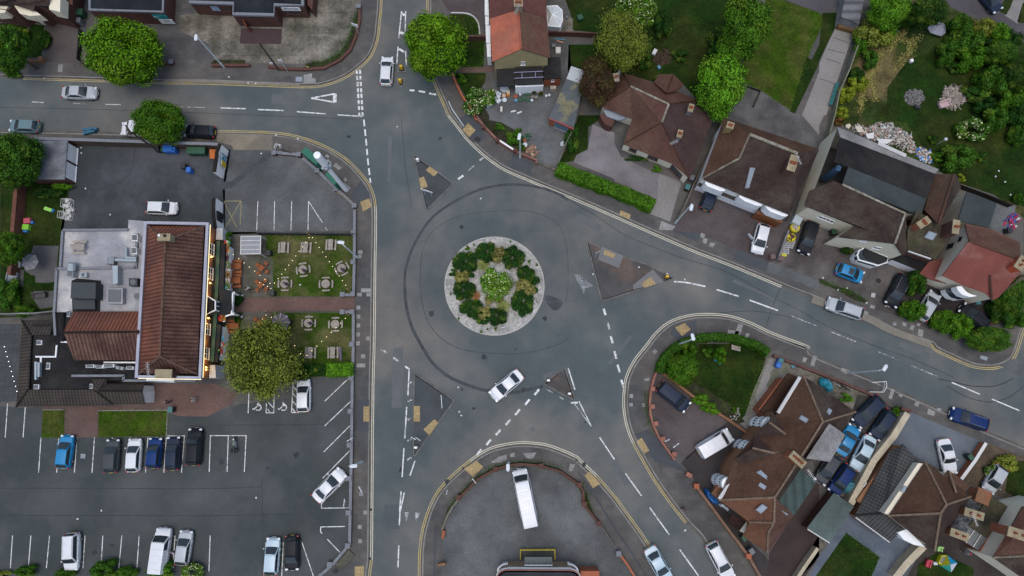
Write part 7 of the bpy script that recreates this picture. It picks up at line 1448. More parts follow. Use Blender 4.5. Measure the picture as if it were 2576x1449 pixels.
for z0_,z1_ in ((4.2,4.75),(1.5,2.15)):
    for i in list(range(1,8))+list(range(10,17)):
        a,b=P[i],P[i+1]; d=(b-a).normalized(); l=(b-a).length; mb=MB(); mb.box((a+b)/2+Vector((0,0,(z0_+z1_)/2)),(l*.72,.05,z1_-z0_),atan2(d.y,d.x)); f=mb.build('window',B_pvc,cl_); mb=MB(); mb.box((a+b)/2+Vector((-d.y,d.x,0))*.03+Vector((0,0,(z0_+z1_)/2)),(l*.58,.04,z1_-z0_-.14),atan2(d.y,d.x)); mb.build('pane',B_pane,f)
Pc=[W(*p,3.0) for p in T('24','1445,1212 1790,1212 1795,1300 1443,1300')]; mb=MB(); mb.prism(Pc,2.8,3.0); ca=mb.build('canopy',mat('grey_canopy',(.115,.13,.128),v=.12,s1=.5,s2=7),cl_)
yf=(Pc[0].y+0.0); a,b=[W(*p,3.35) for p in T('24','1443,1300 1795,1300')]; mb=MB(); mb.box((a+b)/2-Vector((0,.1,.05)),((b-a).length,.1,.5)); mb.build('canopy_fascia',B_white,cl_)
mid=(a+b)/2-Vector((0,.0,.05)); u=Vector((-1,0,0)); mx=plain('fascia_letters',(.12,.12,.12)); text('SOCIAL BOWLS CLUBHOUSE',.36,facing(mid+Vector((0,-.03,0)),u),mx,cl_)
boxpart(cl_,'side_annexe',B_bricko,'24','2150,1388 2385,1388 2420,2000 2150,2000',PV,2.6)
rl=thing('handrail','yellow handrail round the club entrance ramp','handrail',W(*T('24','1610,1130')[0],0)); mb=MB(); Pz=[W(*p,1.0) for p in T('24','1395,1240 1392,1125 1828,1122 1828,1240')]; mb.path(Pz,.06)
for p in Pz+[Pz[1].lerp(Pz[2],k/5) for k in range(1,5)]: mb.tube((p.x,p.y,PV),p,.04)
mb.path([p-Vector((0,0,.45)) for p in Pz],.045); mb.build('rails',plain('rail_yellow',(.50,.38,.03)),rl)
# slatted garage roof top right
sr=house('slatted_garage','grey slatted garage roof at the top of the concrete drive','garage',walls=[(B_concr,T('40','345,-200,2.4 600,-160,2.4 500,300,2.4 285,215,2.4'))],roofs=[(mat('slatted_roof',(.12,.125,.13),v=.25,s1=.5,s2=6,uvt=(9,1.3,0,.5)),[T('40','345,-200,2.5 600,-160,2.5 500,300,2.5 280,212,2.5')])],ov=.05)
# ------------------------------------------------------------ street furniture
M_pole=plain('lamp_pole_paint',(.46,.52,.52),.5); M_head=plain('lamp_head_white',(.62,.66,.68),.4); M_wood=mat('weathered_wood',(.30,.27,.23),v=.2,s1=2,s2=12); M_pine=mat('orange_stained_wood',(.24,.085,.035),v=.2,s1=2,s2=14); M_woodc=mat('pallet_wood',(.30,.20,.10),v=.2,s1=2,s2=12); M_wp=plain('sign_plate_white',(.66,.68,.68),.5); M_stn=mat('loose_stone',(.33,.30,.25),v=.25,s1=1.5,s2=8)
def lamp(base,top,h,headdir,label,hc=None):
    b=W(*base,PV); tp=W(*top,h); t=thing('street_lamp',label,'street lamp',(b.x,b.y,PV))
    mb=MB(); mb.lathe((b.x,b.y,PV),[(.14,0),(.14,1.3),(.11,1.35),(.08,h-.6)],10); mb.build('pole',M_pole,t)
    p0=Vector((b.x,b.y,h-.65)); mb=MB(); k=(tp-p0); mb.path([p0,p0+Vector((k.x*.25,k.y*.25,.45)),Vector((p0.x+k.x*.9,p0.y+k.y*.9,h-.02))],.075,8); mb.build('arm',M_pole,t)
    a=headdir; u=Vector((cos(a),sin(a),0)); v=Vector((-sin(a),cos(a),0)); vs=[]
    for s,wd_,z in ((-.42,.13,0),(-.3,.19,.05),(.2,.20,.06),(.42,.11,.02)):
        for q,zz in ((-1,-.06),(-1,0),(0,z+.05),(1,0),(1,-.06)): vs.append(tp+u*s+v*wd_*q+Vector((0,0,zz)))
    fs=[(i*5+j,i*5+(j+1)%5,(i+1)*5+(j+1)%5,(i+1)*5+j) for i in range(3) for j in range(5)]+[(4,3,2,1,0),(15,16,17,18,19)]
    mb=MB(); mb.add(vs,fs); mb.build('lamp_head',M_head,t); return t
q=lambda cr,x,y: T(cr,'%f,%f'%(x,y))[0]
lamp(q('10',245,850),q('00',2462,470),8,R(90),'grey street lamp leaning over the church hall forecourt')
lamp(q('21',1390,538),q('21',1380,268),8,R(80),'street lamp behind the curved yard wall')
lamp(q('31',765,1355),q('31',970,1158),8,R(75),'white street lamp beside the plum forecourt fence')
lamp(q('32',785,1440),q('32',988,1340),8,R(105),'street lamp leaning over the curved hedge')
lamp(q('43',365,345),q('43',830,280),8.5,R(55),'street lamp on the lower pavement of the right hand road')
lamp(q('24',1250,15),q('24',1237,85),8,R(270),'street lamp on the pavement above the long white van')
lamp(q('14',1985,5),q('14',1870,66),7.5,R(185),'street lamp beside the long low car park wall')
lamp(q('12',1925,345),q('12',1710,150),7.5,R(175),'street lamp over the picnic tables by the pavement')
def pole(label,base,h,m,r=.1,cat='pole',name='utility_pole',arms=0,rot=0):
    b=W(*base,0); t=thing(name,label,cat,(b.x,b.y,PV)); mb=MB(); mb.tube((b.x,b.y,PV),(b.x,b.y,h),r,r*.75,10); mb.build('pole',m,t)
    if arms:
        mb=MB()
        for k in range(arms): mb.box((b.x,b.y,h-.25-k*.4),(1.5-.4*k,.1,.12),rot)
        for k in range(-3,4):
            if k: mb.tube((b.x+cos(rot)*k*.21,b.y+sin(rot)*k*.21,h-.2),(b.x+cos(rot)*k*.21,b.y+sin(rot)*k*.21,h),.04)
        mb.build('crossarm',m,t)
    return t
M_wpole=plain('dark_wood_pole',(.055,.045,.035),.8)
pole('tall dark wooden pole in front of the church',q('10',935,885),7.6,M_wpole,.13)
pole('telegraph pole with cross arms standing against the white van',(404,384),8.2,M_wpole,.13,arms=2,rot=R(-60))
pole('leaning wood post at the top fence of the pub garden',q('12',1340,70),2.2,M_woodc,.1,'post','post')
for i,(x,y,l) in enumerate(((850,820,'post at the upper side of the brick path nearest the pub'),(1845,768,'post at the upper corner of the brick path by the pavement'),(850,1045,'post at the lower side of the brick path nearest the pub'),(1835,1075,'post at the lower corner of the brick path by the pavement'))): pole(l,q('12',x,y),2.4,M_woodc,.09,'post','post')
def sign(label,base,h,w,hh,rot,m=M_wp,n=1,z0=None,txt=None,tm=None,tilt=0,name='road_sign'):
    b=W(*base,0); t=thing(name,label,'sign',(b.x,b.y,PV)); u=Vector((cos(rot),sin(rot),0)); mb=MB()
    for k in range(n): p=Vector((b.x,b.y,0))+u*((k-(n-1)/2)*w*.6); mb.tube((p.x,p.y,PV),(p.x,p.y,h),.04)
    mb.build('post',M_pole,t); mb=MB(); c=Vector((b.x,b.y,h-hh/2)); mb.box(c,(w,.06,hh),rot); mb.build('sign_plate',m,t)
    if txt: text(txt,hh*.55,facing(c+Vector((u.y,-u.x,0))*.045,u),tm or Mt,t)
    return t
def bollard(label,px,py,m,h=1.1):
    b=W(px,py,.5); t=thing('bollard',label,'bollard',(b.x,b.y,PV)); mb=MB(); mb.box((b.x,b.y,PV+.1),(.5,.4,.2)); mb.build('base',M_trim,t); mb=MB(); mb.box((b.x,b.y,PV+.2+h*.35),(.42,.30,h*.7),0,None,.9); mb.build('body',m,t,mods=[('BEVEL',dict(width=.04,segments=2))]); return t
M_bw=plain('bollard_white',(.70,.70,.66),.4); M_by=plain('bollard_yellow',(.62,.38,.01),.4)
bollard('white bollard on the tip of the upper left triangular island',*q('21',105,572),M_bw,1.3)
bollard('white bollard on the small lower triangular island',*q('23',2008,605),M_bw,1.3)
bollard('white bollard on the tip of the lower left triangular island',*q('23',84,1278),M_bw,1.3)
bollard('yellow bollard on the long right hand island',*q('32',657,585),M_by); bollard('yellow bollard on the upper of two small islands below the street tree',*q('10',2475,857),M_by,1.3); bollard('yellow bollard on the lower of two small islands below the street tree',*q('10',2462,1030),M_by,1.3)
bollard('small white marker on the edge of the small triangular island',*q('23',1746,437),M_bw,.4)
sign('white direction sign on two posts on the upper left island',q('21',240,1010),2.3,1.6,.45,R(-18),n=2)
sign('long thin direction sign on the lower left island',q('23',425,705),2.2,1.6,.3,R(95),n=2)
sign('crossing sign at the lower end of the lower left island',q('23',80,1155),2.2,.7,.4,R(-25)); sign('small post sign beside the crossing on the lower left island',q('23',130,1165),1.8,.7,.25,R(-35))
sign('slender signal post on the long right hand island',q('22',2330,340),3.4,.6,.5,R(20),m=plain('post_grey',(.3,.31,.31)))
for x,y,r,l in ((905,125,10,'chevron sign at the top of the roundabout shingle'),(1572,905,-60,'chevron sign at the right of the roundabout shingle'),(1182,1228,15,'chevron sign at the bottom of the roundabout shingle')): sign(l,q('22',x,y),.8,.8,.35,R(r),n=2)
sign('white rectangular sign on a short post by the weedy forecourt corner',q('10',1938,430),2.7,.9,.65,R(-20))
sign('traffic sign post in front of the church with a white panel',q('10',1045,900),3.4,.5,.5,R(0)); sign('small yellow hydrant sign at the foot of the forecourt wall',q('10',1310,870),.8,.35,.35,R(-15),m=M_py); sign('estate agent board beside the forecourt wall',q('10',870,835),1.1,.5,.4,R(10))
sign('white road sign over the orange wall pillar at the driveway corner',q('33',612,1180),2.6,.6,.5,R(25)); sign('white finger sign lower on the driveway corner wall',q('33',720,1240),2.6,.9,.35,R(35)); 
sign('small grey sign on the pavement left of the club wall',q('24',490,370),2.0,.5,.4,R(80)); sign('white sign against the curved club wall',q('24',820,235),1.6,.7,.3,R(-50)); sign('white sign on the pavement near the car park wall',q('14',2005,330),2.3,.75,.5,R(-60)); sign('small white sign on the car park side of the low wall',q('14',1800,500),2.0,.9,.3,R(85)); sign('white sign on the car park wall by the diagonal bays',q('13',1880,1170),2.5,.8,.5,R(30))
sign('rectangular white board fixed to the inside of the club wall',q('24',1405,95),.6,1.2,.3,R(0))
sign('banner with purple and yellow stripes standing on the lower pub lawn',q('13',1732,110),1.3,1.7,.8,R(95),m=mat('banner_stripes',(.30,.22,.30),v=.4,s1=1.2,s2=3),n=2)
# railings
def rail(label,cr,s,h=1.0,m=None,name='guard_rail'):
    P=[W(*p,h) for p in T(cr,s)]; c=cen(P); t=thing(name,label,'railing',(c.x,c.y,PV)); mb=MB(); mb.path(P,.045); mb.path([p-Vector((0,0,.5)) for p in P],.03)
    for p in P: mb.tube((p.x,p.y,PV),p,.04)
    mb.build('rails',m or M_pole,t); return t
rail('grey guard rail on the kerb beside the curved brick wall','20','490,1270 530,1360 590,1449 680,1580'); rail('white tubular cycle barrier on the pavement by the pub entrance','11','870,415 890,360 948,370 940,400',.9,M_gw:=plain('barrier_white',(.6,.6,.57)))
rail('upper arm of the bus stop frame on the lower right pavement','43','668,462 845,452 850,520 812,585 640,582',1.1,M_gw); rail('dark railing between the hoarding and the corner pillar','11','1660,960 1900,1130',.8,plain('old_brass_rail',(.25,.2,.09)))
# ------------------------------------------------------------ picnic furniture
def rect_table(m):
    t=thing('picnic_table',None,'picnic table',(0,0,0)); PL=dict(parent=t,world=False)
    mb=MB(); 
    for k in range(5): mb.box((-.30+.15*k,0,.74),(.135,1.75,.04))
    mb.build('tabletop',m,**PL)
    for s in (-1,1):
        mb=MB(); mb.box((s*.72-.07,0,.44),(.13,1.75,.04)); mb.box((s*.72+.07,0,.44),(.13,1.75,.04)); mb.build('bench',m,**PL)
    mb=MB()
    for y in (-.6,.6):
        mb.box((0,y,.40),(1.6,.08,.08)); mb.tube((-.55,y+.05,.02),(-.2,y+.05,.72),.045); mb.tube((.55,y+.05,.02),(.2,y+.05,.72),.045)
    mb.build('leg_frame',m,**PL); return t
def round_table(m):
    t=thing('round_picnic_table',None,'picnic table',(0,0,0)); PL=dict(parent=t,world=False)
    mb=MB(); mb.lathe((0,0,.72),[(.80,0),(.82,.02),(.80,.045)],24); 
    top=mb.build('tabletop',m,**PL)
    mb=MB()
    for k in range(-5,6): mb.box((k*.135,0,.768),(.012,2*math.sqrt(max(.6-(k*.135)**2,.02)),.008))
    mb.build('plank_gap',M_trim,parent=top,world=False)
    for j in range(4):
        a=j*pi/2; mb=MB(); u=Vector((cos(a),sin(a),0)); v=Vector((-u.y,u.x,0))
        for kk in range(2):
            pts=[u*(1.17+kk*.15-.05*abs(x)**2*1.2)+v*x*.72 for x in (-1,-.5,0,.5,1)]; mb.wall([Vector((p.x,p.y,0)) for p in pts],.135,.42,.46)
        mb.build('bench',m,**PL)
    mb=MB()
    for j in range(4):
        a=j*pi/2; u=Vector((cos(a),sin(a),0)); mb.tube(u*.1+Vector((0,0,.35)),u*1.3+Vector((0,0,.39)),.045); mb.tube(u*.75+Vector((0,0,.02)),u*.45+Vector((0,0,.70)),.045)
    mb.build('leg_frame',m,**PL); return t
def place(proto,used,px,py,rot,label,group=None,z=PV+.03,s=1.0):
    t=proto if not used else copy_tree(proto); p=W(px,py,.6); t.location=(p.x,p.y,z); t.rotation_euler=(0,0,rot); t.scale=(s,s,s); tag(t,label,None,group); return t
rt=rect_table(M_wood)
for i,(cr,x,y,r,l) in enumerate((('12',988,215,0,'picnic table with a leafy sprig on the upper pub lawn, leftmost of the top three'),('12',1270,215,-2,'picnic table in the middle of the top three on the upper pub lawn'),('12',1585,180,-1,'picnic table partly under the street lamp head'),('13',1327,90,0,'left picnic table above the bright hedge'),('13',1610,88,2,'right picnic table beside the striped banner'),('02',1185,280,88,'old picnic bench standing on the pale flat roof'))):
    place(rt,i>0,*q(cr,x,y),R(r),l,'rectangular picnic tables' if i<5 else None,z=PV+.03 if i<5 else 3.42,s=.82 if i<5 else 1)
rt2=round_table(M_wood)
for i,(x,y,r,l) in enumerate(((1233,492,8,'round picnic table with a closed parasol in the centre of the upper pub lawn'),(1720,475,28,'rotated round picnic table nearest the pavement wall'),(1003,670,2,'round picnic table at the lower left of the upper pub lawn'),(1520,672,2,'round picnic table with a bare top at the lower right of the upper lawn'),(1303,1165,0,'round picnic table beside the open parasol on the lower lawn'),(1640,1180,1,'round picnic table on the bare patch of the lower lawn'))):
    place(rt2,i>0,*q('12',x,y),R(r),l,'round picnic tables',s=.68)
M_par=mat('parasol_plum',(.13,.10,.125),v=.15,s1=1,s2=6); M_parg=mat('parasol_grey',(.17,.17,.18),v=.12,s1=1,s2=6)
def parasol(px,py,r,label,m,m2=None,n=8,closed=False,z=2.4,stripe=True,rot=0):
    p=W(px,py,2.2); t=thing('parasol',label,'parasol',(p.x,p.y,PV)); mb=MB(); mb.tube((p.x,p.y,PV),(p.x,p.y,z+.55),.03); mb.build('pole',M_woodc,t)
    if closed:
        mb=MB(); mb.lathe((p.x,p.y,1.1),[(.22,0),(.16,.7),(.05,1.4)],8); mb.build('canopy',m,t); return t
    mb=MB(); ap=Vector((p.x,p.y,z+.5))
    for k in range(n):
        a0,a1=rot+2*pi*k/n,rot+2*pi*(k+1)/n; A=Vector((p.x+r*cos(a0),p.y+r*sin(a0),z)); B=Vector((p.x+r*cos(a1),p.y+r*sin(a1),z)); M_=(A+B)/2; M_=Vector((M_.x,M_.y,z+.0))*1; mb.mi=0; mb.poly([A,B,ap])
    can=mb.build('canopy',m,t,mods=[('SOLIDIFY',dict(thickness=.015))]); mb=MB()
    for k in range(n):
        a0=rot+2*pi*k/n; A=Vector((p.x+r*cos(a0),p.y+r*sin(a0),z+.02)); w_=Vector((-sin(a0),cos(a0),0))*.10; 
        if stripe: mb.poly([A-w_,A+w_,ap+Vector((0,0,.02))])
    if stripe: mb.build('canopy_stripe',m2 or MATS['parasol_grey'],can)
    return t
parasol(*q('12',958,1160),1.18,'open plum and grey parasol over a table on the lower pub lawn',M_par,mat('parasol_pale',(.28,.25,.27),v=.1,s1=1,s2=6))
parasol(*q('02',390,400),1.08,'open grey parasol beside a dark puddle in the left garden',M_parg,mat('parasol_silver',(.24,.24,.25),v=.1,s1=1,s2=6),7)
for (x,y,l) in ((1225,490,'closed parasol lying over the central round table'),(995,660,'closed parasol over the lower left round table'),(1300,1160,'closed parasol over the lower lawn round table'),(1715,478,'closed parasol over the rotated round table')): parasol(*q('12',x,y),0,l,M_par,closed=True)
# square tables with stools
def sq_set(px,py,rot,label):
    c=W(px,py,.5); 
    t=thing('square_table','square stained wood table '+label,'table',(c.x,c.y,PV)); t.rotation_euler=(0,0,rot); ORG[t.name]=Vector(); PL=dict(parent=t,world=False); mb=MB()
    for k in range(5): mb.box((-.28+.14*k,0,.74),(.13,.74,.04))
    mb.build('tabletop',M_pine,**PL)
    for sx in (-1,1):
        for sy in (-1,1): mb=MB(); mb.tube((sx*.33,sy*.35,.02),(sx*.33,sy*.35,.72),.03); mb.build('leg',M_pine,**PL)
    for j in range(4):
        a=rot+j*pi/2; p=c+Vector((cos(a),sin(a),0))*.78; s=thing('garden_stool',['right-hand','far','left-hand','near'][j]+' stool of the square table '+label,'stool',(p.x,p.y,PV),'stools round the square tables'); s.rotation_euler=(0,0,a); ORG[s.name]=Vector(); PL=dict(parent=s,world=False); mb=MB()
        for k in range(4): mb.box((-.17+.115*k,0,.45),(.10,.46,.03))
        mb.build('seat',M_pine,**PL)
        for sx in (-1,1): mb=MB(); mb.tube((sx*.17,-.18,.02),(-sx*.17,-.18,.44),.02); mb.tube((sx*.17,.18,.02),(-sx*.17,.18,.44),.02); mb.build('leg',M_pine,**PL)
sq_set(*q('12',722,478),R(-38),'nearest the glass shelter'); sq_set(*q('12',712,690),R(-38),'with white flowers by the brick path'); sq_set(*q('12',695,1165),R(-38),'on the lower patio')
# bench sets against the flower boxes
bt=thing('bench_set',None,'bench table',(0,0,0)); PL=dict(parent=bt,world=False)
mb=MB(); 
for k in range(4): mb.box((0,-.30+.2*k,.74),(1.55,.185,.04))
mb.build('tabletop',M_pine,**PL)
for s in(-1,1): mb=MB(); mb.box((0,s*.72,.45),(1.55,.34,.04)); mb.build('bench',M_pine,**PL)
mb=MB()
for x in(-.6,.6): mb.box((x,0,.36),(.07,1.6,.07)); mb.box((x,0,.2),(.07,.9,.40))
mb.build('leg_frame',M_pine,**PL)
for i,(x,y,l) in enumerate(((392,455,'uppermost stained bench table by the flower boxes'),(382,635,'second stained bench table by the flower boxes'),(358,1205,'lower stained bench table by the flower boxes'))): place(bt,i>0,*q('12',x,y),R(2),l,'stained bench tables')
# glass shelter
P=[W(*p,2.4) for p in T('12','458,75 705,72 700,295 452,297')]; t=thing('glass_shelter','white framed glass roofed shelter on the pub patio','shelter',cen(P)); mb=MB(); mb.poly(P[::-1]); mb.build('roof_glazing',plain('smoked_glazing',(.22,.24,.26),.2),t,mods=[('SOLIDIFY',dict(thickness=.04))]); mb=MB()
mb.path([p+Vector((0,0,.04)) for p in P+[P[0]]],.06)
for k in (.25,.5,.75): mb.path([P[0].lerp(P[3],k)+Vector((0,0,.05)),P[1].lerp(P[2],k)+Vector((0,0,.05))],.045)
for p in P: mb.tube((p.x,p.y,PV),p,.05)
mb.build('frame',M_gw,t)
# string lights
L_b=emis('festoon_bulb',(1,.82,.45),2.2)
def string(label,posts,h=2.3,n=9):
    P=[W(*q('12',x,y),h) for x,y in posts]; t=thing('string_lights',label,'string lights',(P[0].x,P[0].y,PV)); allp=[]
    for a,b in zip(P[:-1],P[1:]):
        for k in range(7): 
            f=k/6; z=h-.35*4*f*(1-f)*.6; allp.append(Vector((a.x+(b.x-a.x)*f,a.y+(b.y-a.y)*f,z)))
    mb=MB(); mb.path(allp,.012,4); cb=mb.build('cable',M_trim,t)
    Ls=len(allp)-1
    for k in range(n): 
        f=(k+.5)/n*Ls; i=int(f); p=allp[i].lerp(allp[i+1],f-i); mb=MB(); mb.ball(p-Vector((0,0,.07)),.05,6,4); mb.build('bulb',L_b,t)
string('string of bulbs from the top fence down to the left path post',((1330,60),(850,690)),n=11); string('string of bulbs from the top fence down to the pavement post',((1330,60),(1790,720)),n=11)
string('string of bulbs from the patio path post towards the pub wall',((850,690),(320,275)),n=8); string('string of bulbs from the lower path post into the birch',((790,1040),(400,1430)),n=8); string('string of bulbs across the lower pub lawn from the pavement post',((1795,1075),(1250,1600)),n=9)
string('short string of bulbs across the patio tables',((850,740),(660,640)),n=4); string('string of bulbs from the pub corner over the rear yard',((790,1040),(1020,1320),(1240,1600)),n=6)
t=thing('string_lights','string of white bulbs over the grey tiled rear yard','string lights',W(*q('03',100,300),2.2)); P=[W(*q('03',50,15),2.2),W(*q('03',208,575),2.2)]; mb=MB(); mb.path(P,.012,4); mb.build('cable',M_trim,t)
for k in range(10): mb=MB(); mb.ball(P[0].lerp(P[1],k/9)-Vector((0,0,.06)),.055,6,4); mb.build('bulb',emis('cool_bulb',(.9,.95,1),2),t)
# window boxes and flags on the pub front
FL=[((.55,.02,.04),(.6,.6,.6),(.02,.25,.06)),((.6,.25,.02),(.5,.05,.03),(.6,.4,.05)),((.02,.06,.4),(.6,.6,.65),(.02,.06,.4)),((.6,.6,.62),(.55,.02,.05),(.6,.6,.62)),((.05,.1,.5),(.6,.6,.6),(.5,.02,.05)),((.55,.05,.2),(.6,.6,.6),(.55,.05,.2)),((.6,.45,.02),(.6,.45,.02),(.5,.3,.02)),((.02,.35,.4),(.1,.5,.5),(.02,.2,.3)),((.6,.03,.05),(.6,.6,.6),(.6,.03,.05)),((.1,.35,.6),(.6,.55,.05),(.1,.35,.6)),((.55,.02,.04),(.6,.6,.6),(.55,.02,.04)),((.6,.02,.03),(.6,.2,.05),(.6,.02,.03))]
FN=['red white and green','orange and red','blue and white','white with a red bar','blue white and red','crimson and white','golden yellow','teal','red and white','blue and yellow','red and pale','scarlet and orange']
for i,(cr,x,y) in enumerate((('12',268,165),('12',262,235),('12',235,265),('12',230,330),('12',228,395),('12',262,440),('12',228,585),('12',255,690),('12',240,640),('12',190,1360),('12',190,1420),('12',200,1100))):
    p=W(*q(cr,x,y),2.6); t=thing('flag',FN[i]+' flag hanging on the pub veranda','flag',p,'flags along the pub veranda'); a=random.uniform(-.5,.5); u=Vector((cos(a),sin(a),0)); v=Vector((-u.y,u.x,0))
    for k in range(3):
        mb=MB(); vs=[]
        for r_ in range(4):
            for s_ in range(2): vs.append(p+u*((k+s_)/3*.55-.27)+v*(r_/3*.8-.4)+Vector((0,0,.10*sin(r_*1.9+k+s_)-.16*(k+s_))))
        mb.add(vs,[(r_*2,r_*2+1,r_*2+3,r_*2+2) for r_ in range(3)]); mb.build('flag_stripe',plain('flag_%d_%d'%(i,k),FL[i][k],.7),t,mods=[('SOLIDIFY',dict(thickness=.01))])
for i,(cr,x,y,c,l) in enumerate((('12',280,205,'orange','upper'),('12',280,345,'plum','second'),('12',298,440,'green leafed','third'),('12',300,560,'mixed','fourth'),('12',292,690,'trailing','fifth'),('12',245,1090,'amber','sixth'),('13',205,60,'scarlet','lowest'))):
    p=W(*q(cr,x,y),2.1); fl=bpy.data.objects.new('flower_box_plant',CR['flower']); COL.objects.link(fl); fl.location=(p.x,p.y,2.35); fl.scale=(.42,.6,.35); cc_={'orange':(.45,.15,.02),'plum':(.12,.03,.05),'green leafed':(.10,.16,.04),'mixed':(.35,.16,.04),'trailing':(.14,.2,.04),'amber':(.5,.22,.03),'scarlet':(.45,.03,.03)}[c]; fl.color=(*cc_,1); tag(fl,c+' flowers in the '+l+' planter of the pub veranda','flowers')
    t=thing('planter','white planter box holding the '+c+' flowers','planter',(p.x,p.y,2.1)); mb=MB(); mb.box((p.x,p.y,2.1),(.34,1.1,.22),0,None,1.1); mb.build('box',B_white,t); mb=MB(); mb.box((p.x,p.y,2.215),(.28,1.0,.02)); mb.build('soil',M_soil,t)
# ------------------------------------------------------------ bins, pots and other small things
BC={'green':plain('bin_green',(.015,.07,.035),.5),'blue':plain('bin_blue',(.02,.12,.42),.5),'black':plain('bin_black',(.02,.022,.024),.5),'grey':plain('bin_grey',(.12,.13,.14),.5),'teal':plain('bin_teal',(.03,.14,.14),.5),'red':plain('bin_red',(.40,.03,.06),.5),'lightgreen':plain('bin_light_green',(.25,.45,.15),.5)}
def bin_(cr,x,y,col,label,big=False,lid=None,rot=0.0,z=PV+.02):
    p=W(*q(cr,x,y),1.0); t=thing('wheelie_bin',label,'bin',(p.x,p.y,z)); t.rotation_euler=(0,0,rot); ORG[t.name]=Vector(); PL=dict(parent=t,world=False); w,d,h=(1.2,.9,1.15) if big else (.58,.68,1.0)
    mb=MB(); mb.box((0,0,.08+h/2),(w*.86,d*.86,h),0,None,1.12); mb.build('bin_body',BC[col],**PL); mb=MB(); mb.box((0,0,h+.11),(w*1.02,d*1.02,.07)); mb.box((0,d*.48,h+.12),(w*.8,.06,.09)); mb.build('lid',BC[lid or col],mods=[('BEVEL',dict(width=.03,segments=2))],**PL)
    for s in(-1,1): mb=MB(); mb.tube((s*w*.36,d*.4,.1),(s*w*.44,d*.4,.1),.1,n=12); mb.build('wheel',M_tyre,**PL)
    return t
bin_('01',1982,425,'black','dark bin at the left of the row under the high brick wall',rot=.05); bin_('01',2060,430,'green','green bin with a blue lidded neighbour under the brick wall'); bin_('01',2125,428,'blue','blue bin in the row under the high brick wall',True,rot=.1); bin_('01',2185,440,'blue','open blue bin next to the other blue bin'); bin_('01',2420,455,'green','large dark green bin left of its twin by the yard wall',True); bin_('01',2535,455,'green','large dark green bin at the end of the yard wall row',True)
bin_('01',2310,640,'black','small black crate in the middle of the yard'); bin_('01',2378,692,'blue','small blue crate in the middle of the yard')
bin_('31',918,908,'black','bin with a green lid beside the drive strip',lid='teal',rot=-.4); bin_('31',975,790,'grey','dark bin against the fence beside the bungalow',rot=-.4); bin_('33',2085,195,'blue','blue bin with a teal lid inside the roadside wall',lid='teal',rot=-.4); bin_('33',2060,245,'blue','second blue bin below the teal lidded bin',rot=-.4)
bin_('34',1722,1135,'grey','grey blue bin behind the long straight wall',rot=.6); bin_('34',1630,970,'green','green bin squeezed behind the corner house',lid='green',rot=.6); bin_('43',1895,1400,'black','black bin with a green lid beside the white coupe',lid='green',rot=.5); bin_('42',180,20,'black','black bin with a green lid by the cream house',lid='green'); bin_('00',1002,165,'green','green bin in the alley with a white mark',big=True); bin_('00',998,262,'grey','grey blue bin at the end of the alley')
bin_('12',803,285,'black','black litter bin at the corner of the patio and upper lawn'); bin_('12',850,790,'black','black litter bin beside the upper patio post'); bin_('12',1055,1160,'black','black bin under the edge of the plum parasol'); bin_('03',2150,805,'black','round topped litter bin by the pub side entrance',lid='teal')
bin_('42',1990,900,'grey','grey green bin under the curved bay of the red roofed house',lid='teal',big=False); bin_('41',2390,1480 if False else 1449,'black','dark bin in the rear patio corner')
def pot(cr,x,y,r,col,label,h=.4,plant=None):
    p=W(*q(cr,x,y),.3); t=thing('plant_pot',label,'pot',(p.x,p.y,PV)); mb=MB(); mb.lathe((p.x,p.y,PV),[(r*.7,0),(r,h),(r*1.06,h+.03),(r*.9,h+.03),(r*.85,h-.06)],14); mb.build('pot',col,t)
    if plant: o=bpy.data.objects.new('foliage',CR['shrub']); COL.objects.link(o); o.parent=t; o.scale=(r*1.2,r*1.2,r*1.1); o.location=(0,0,h+.1); o.color=(*G_[plant],1)
    return t
M_ceram=plain('glazed_ceramic',(.50,.55,.58),.2); M_bluep=plain('blue_plastic',(.08,.22,.30),.5)
pot('20',1192,1122,.55,M_ceram,'large round white dish in the yard by the lean to',.35)
for i,(x,y,r,l) in enumerate(((1103,1180,.28,'white pot at the left of the pot cluster'),(1135,1188,.2,'small white pot touching the cluster'),(1085,1160,.17,'smallest pot at the top of the cluster'),(1120,1220,.26,'white pot at the foot of the cluster'),(1075,1250,.25,'pale blue pot near the wheelbarrow'),(1195,1265,.3,'cream pot with curled rim below the orange chair'),(1040,1322,.15,'tiny white pot on its own'),(1718,1212,.17,'left of two white pots by the garage'),(1755,1203,.17,'right of two white pots by the garage'),(1333,1222,.27,'wide terracotta rimmed pot beside the plant trays'),(1390,1195,.16,'small pot above the plant trays'),(1538,1268,.18,'plain pot at the right of the plant trays'))): pot('20',x,y,r,M_ceram if i!=9 else B_pot,l)
pot('20',1565,1160,.3,B_pot,'potted shrub by the conservatory window',.35,'dark'); pot('20',1650,1180,.3,B_pot,'second potted shrub by the conservatory window',.35,'dark'); pot('21',1452,375,.3,M_ceram,'round pale pot beside the square planters',.3); pot('21',1450,318,.25,B_pot,'brown pot below the square planters',.3); pot('33',2250,255,.28,M_bluep,'round blue and white pot by the roadside wall',.25); pot('42',750,632,.28,M_trim,'dark drain cover like pot on the plum forecourt',.08); pot('41',90,1405,.3,plain('cobalt_pot',(.03,.12,.5)),'blue pot at the foot of the cream house',.35)
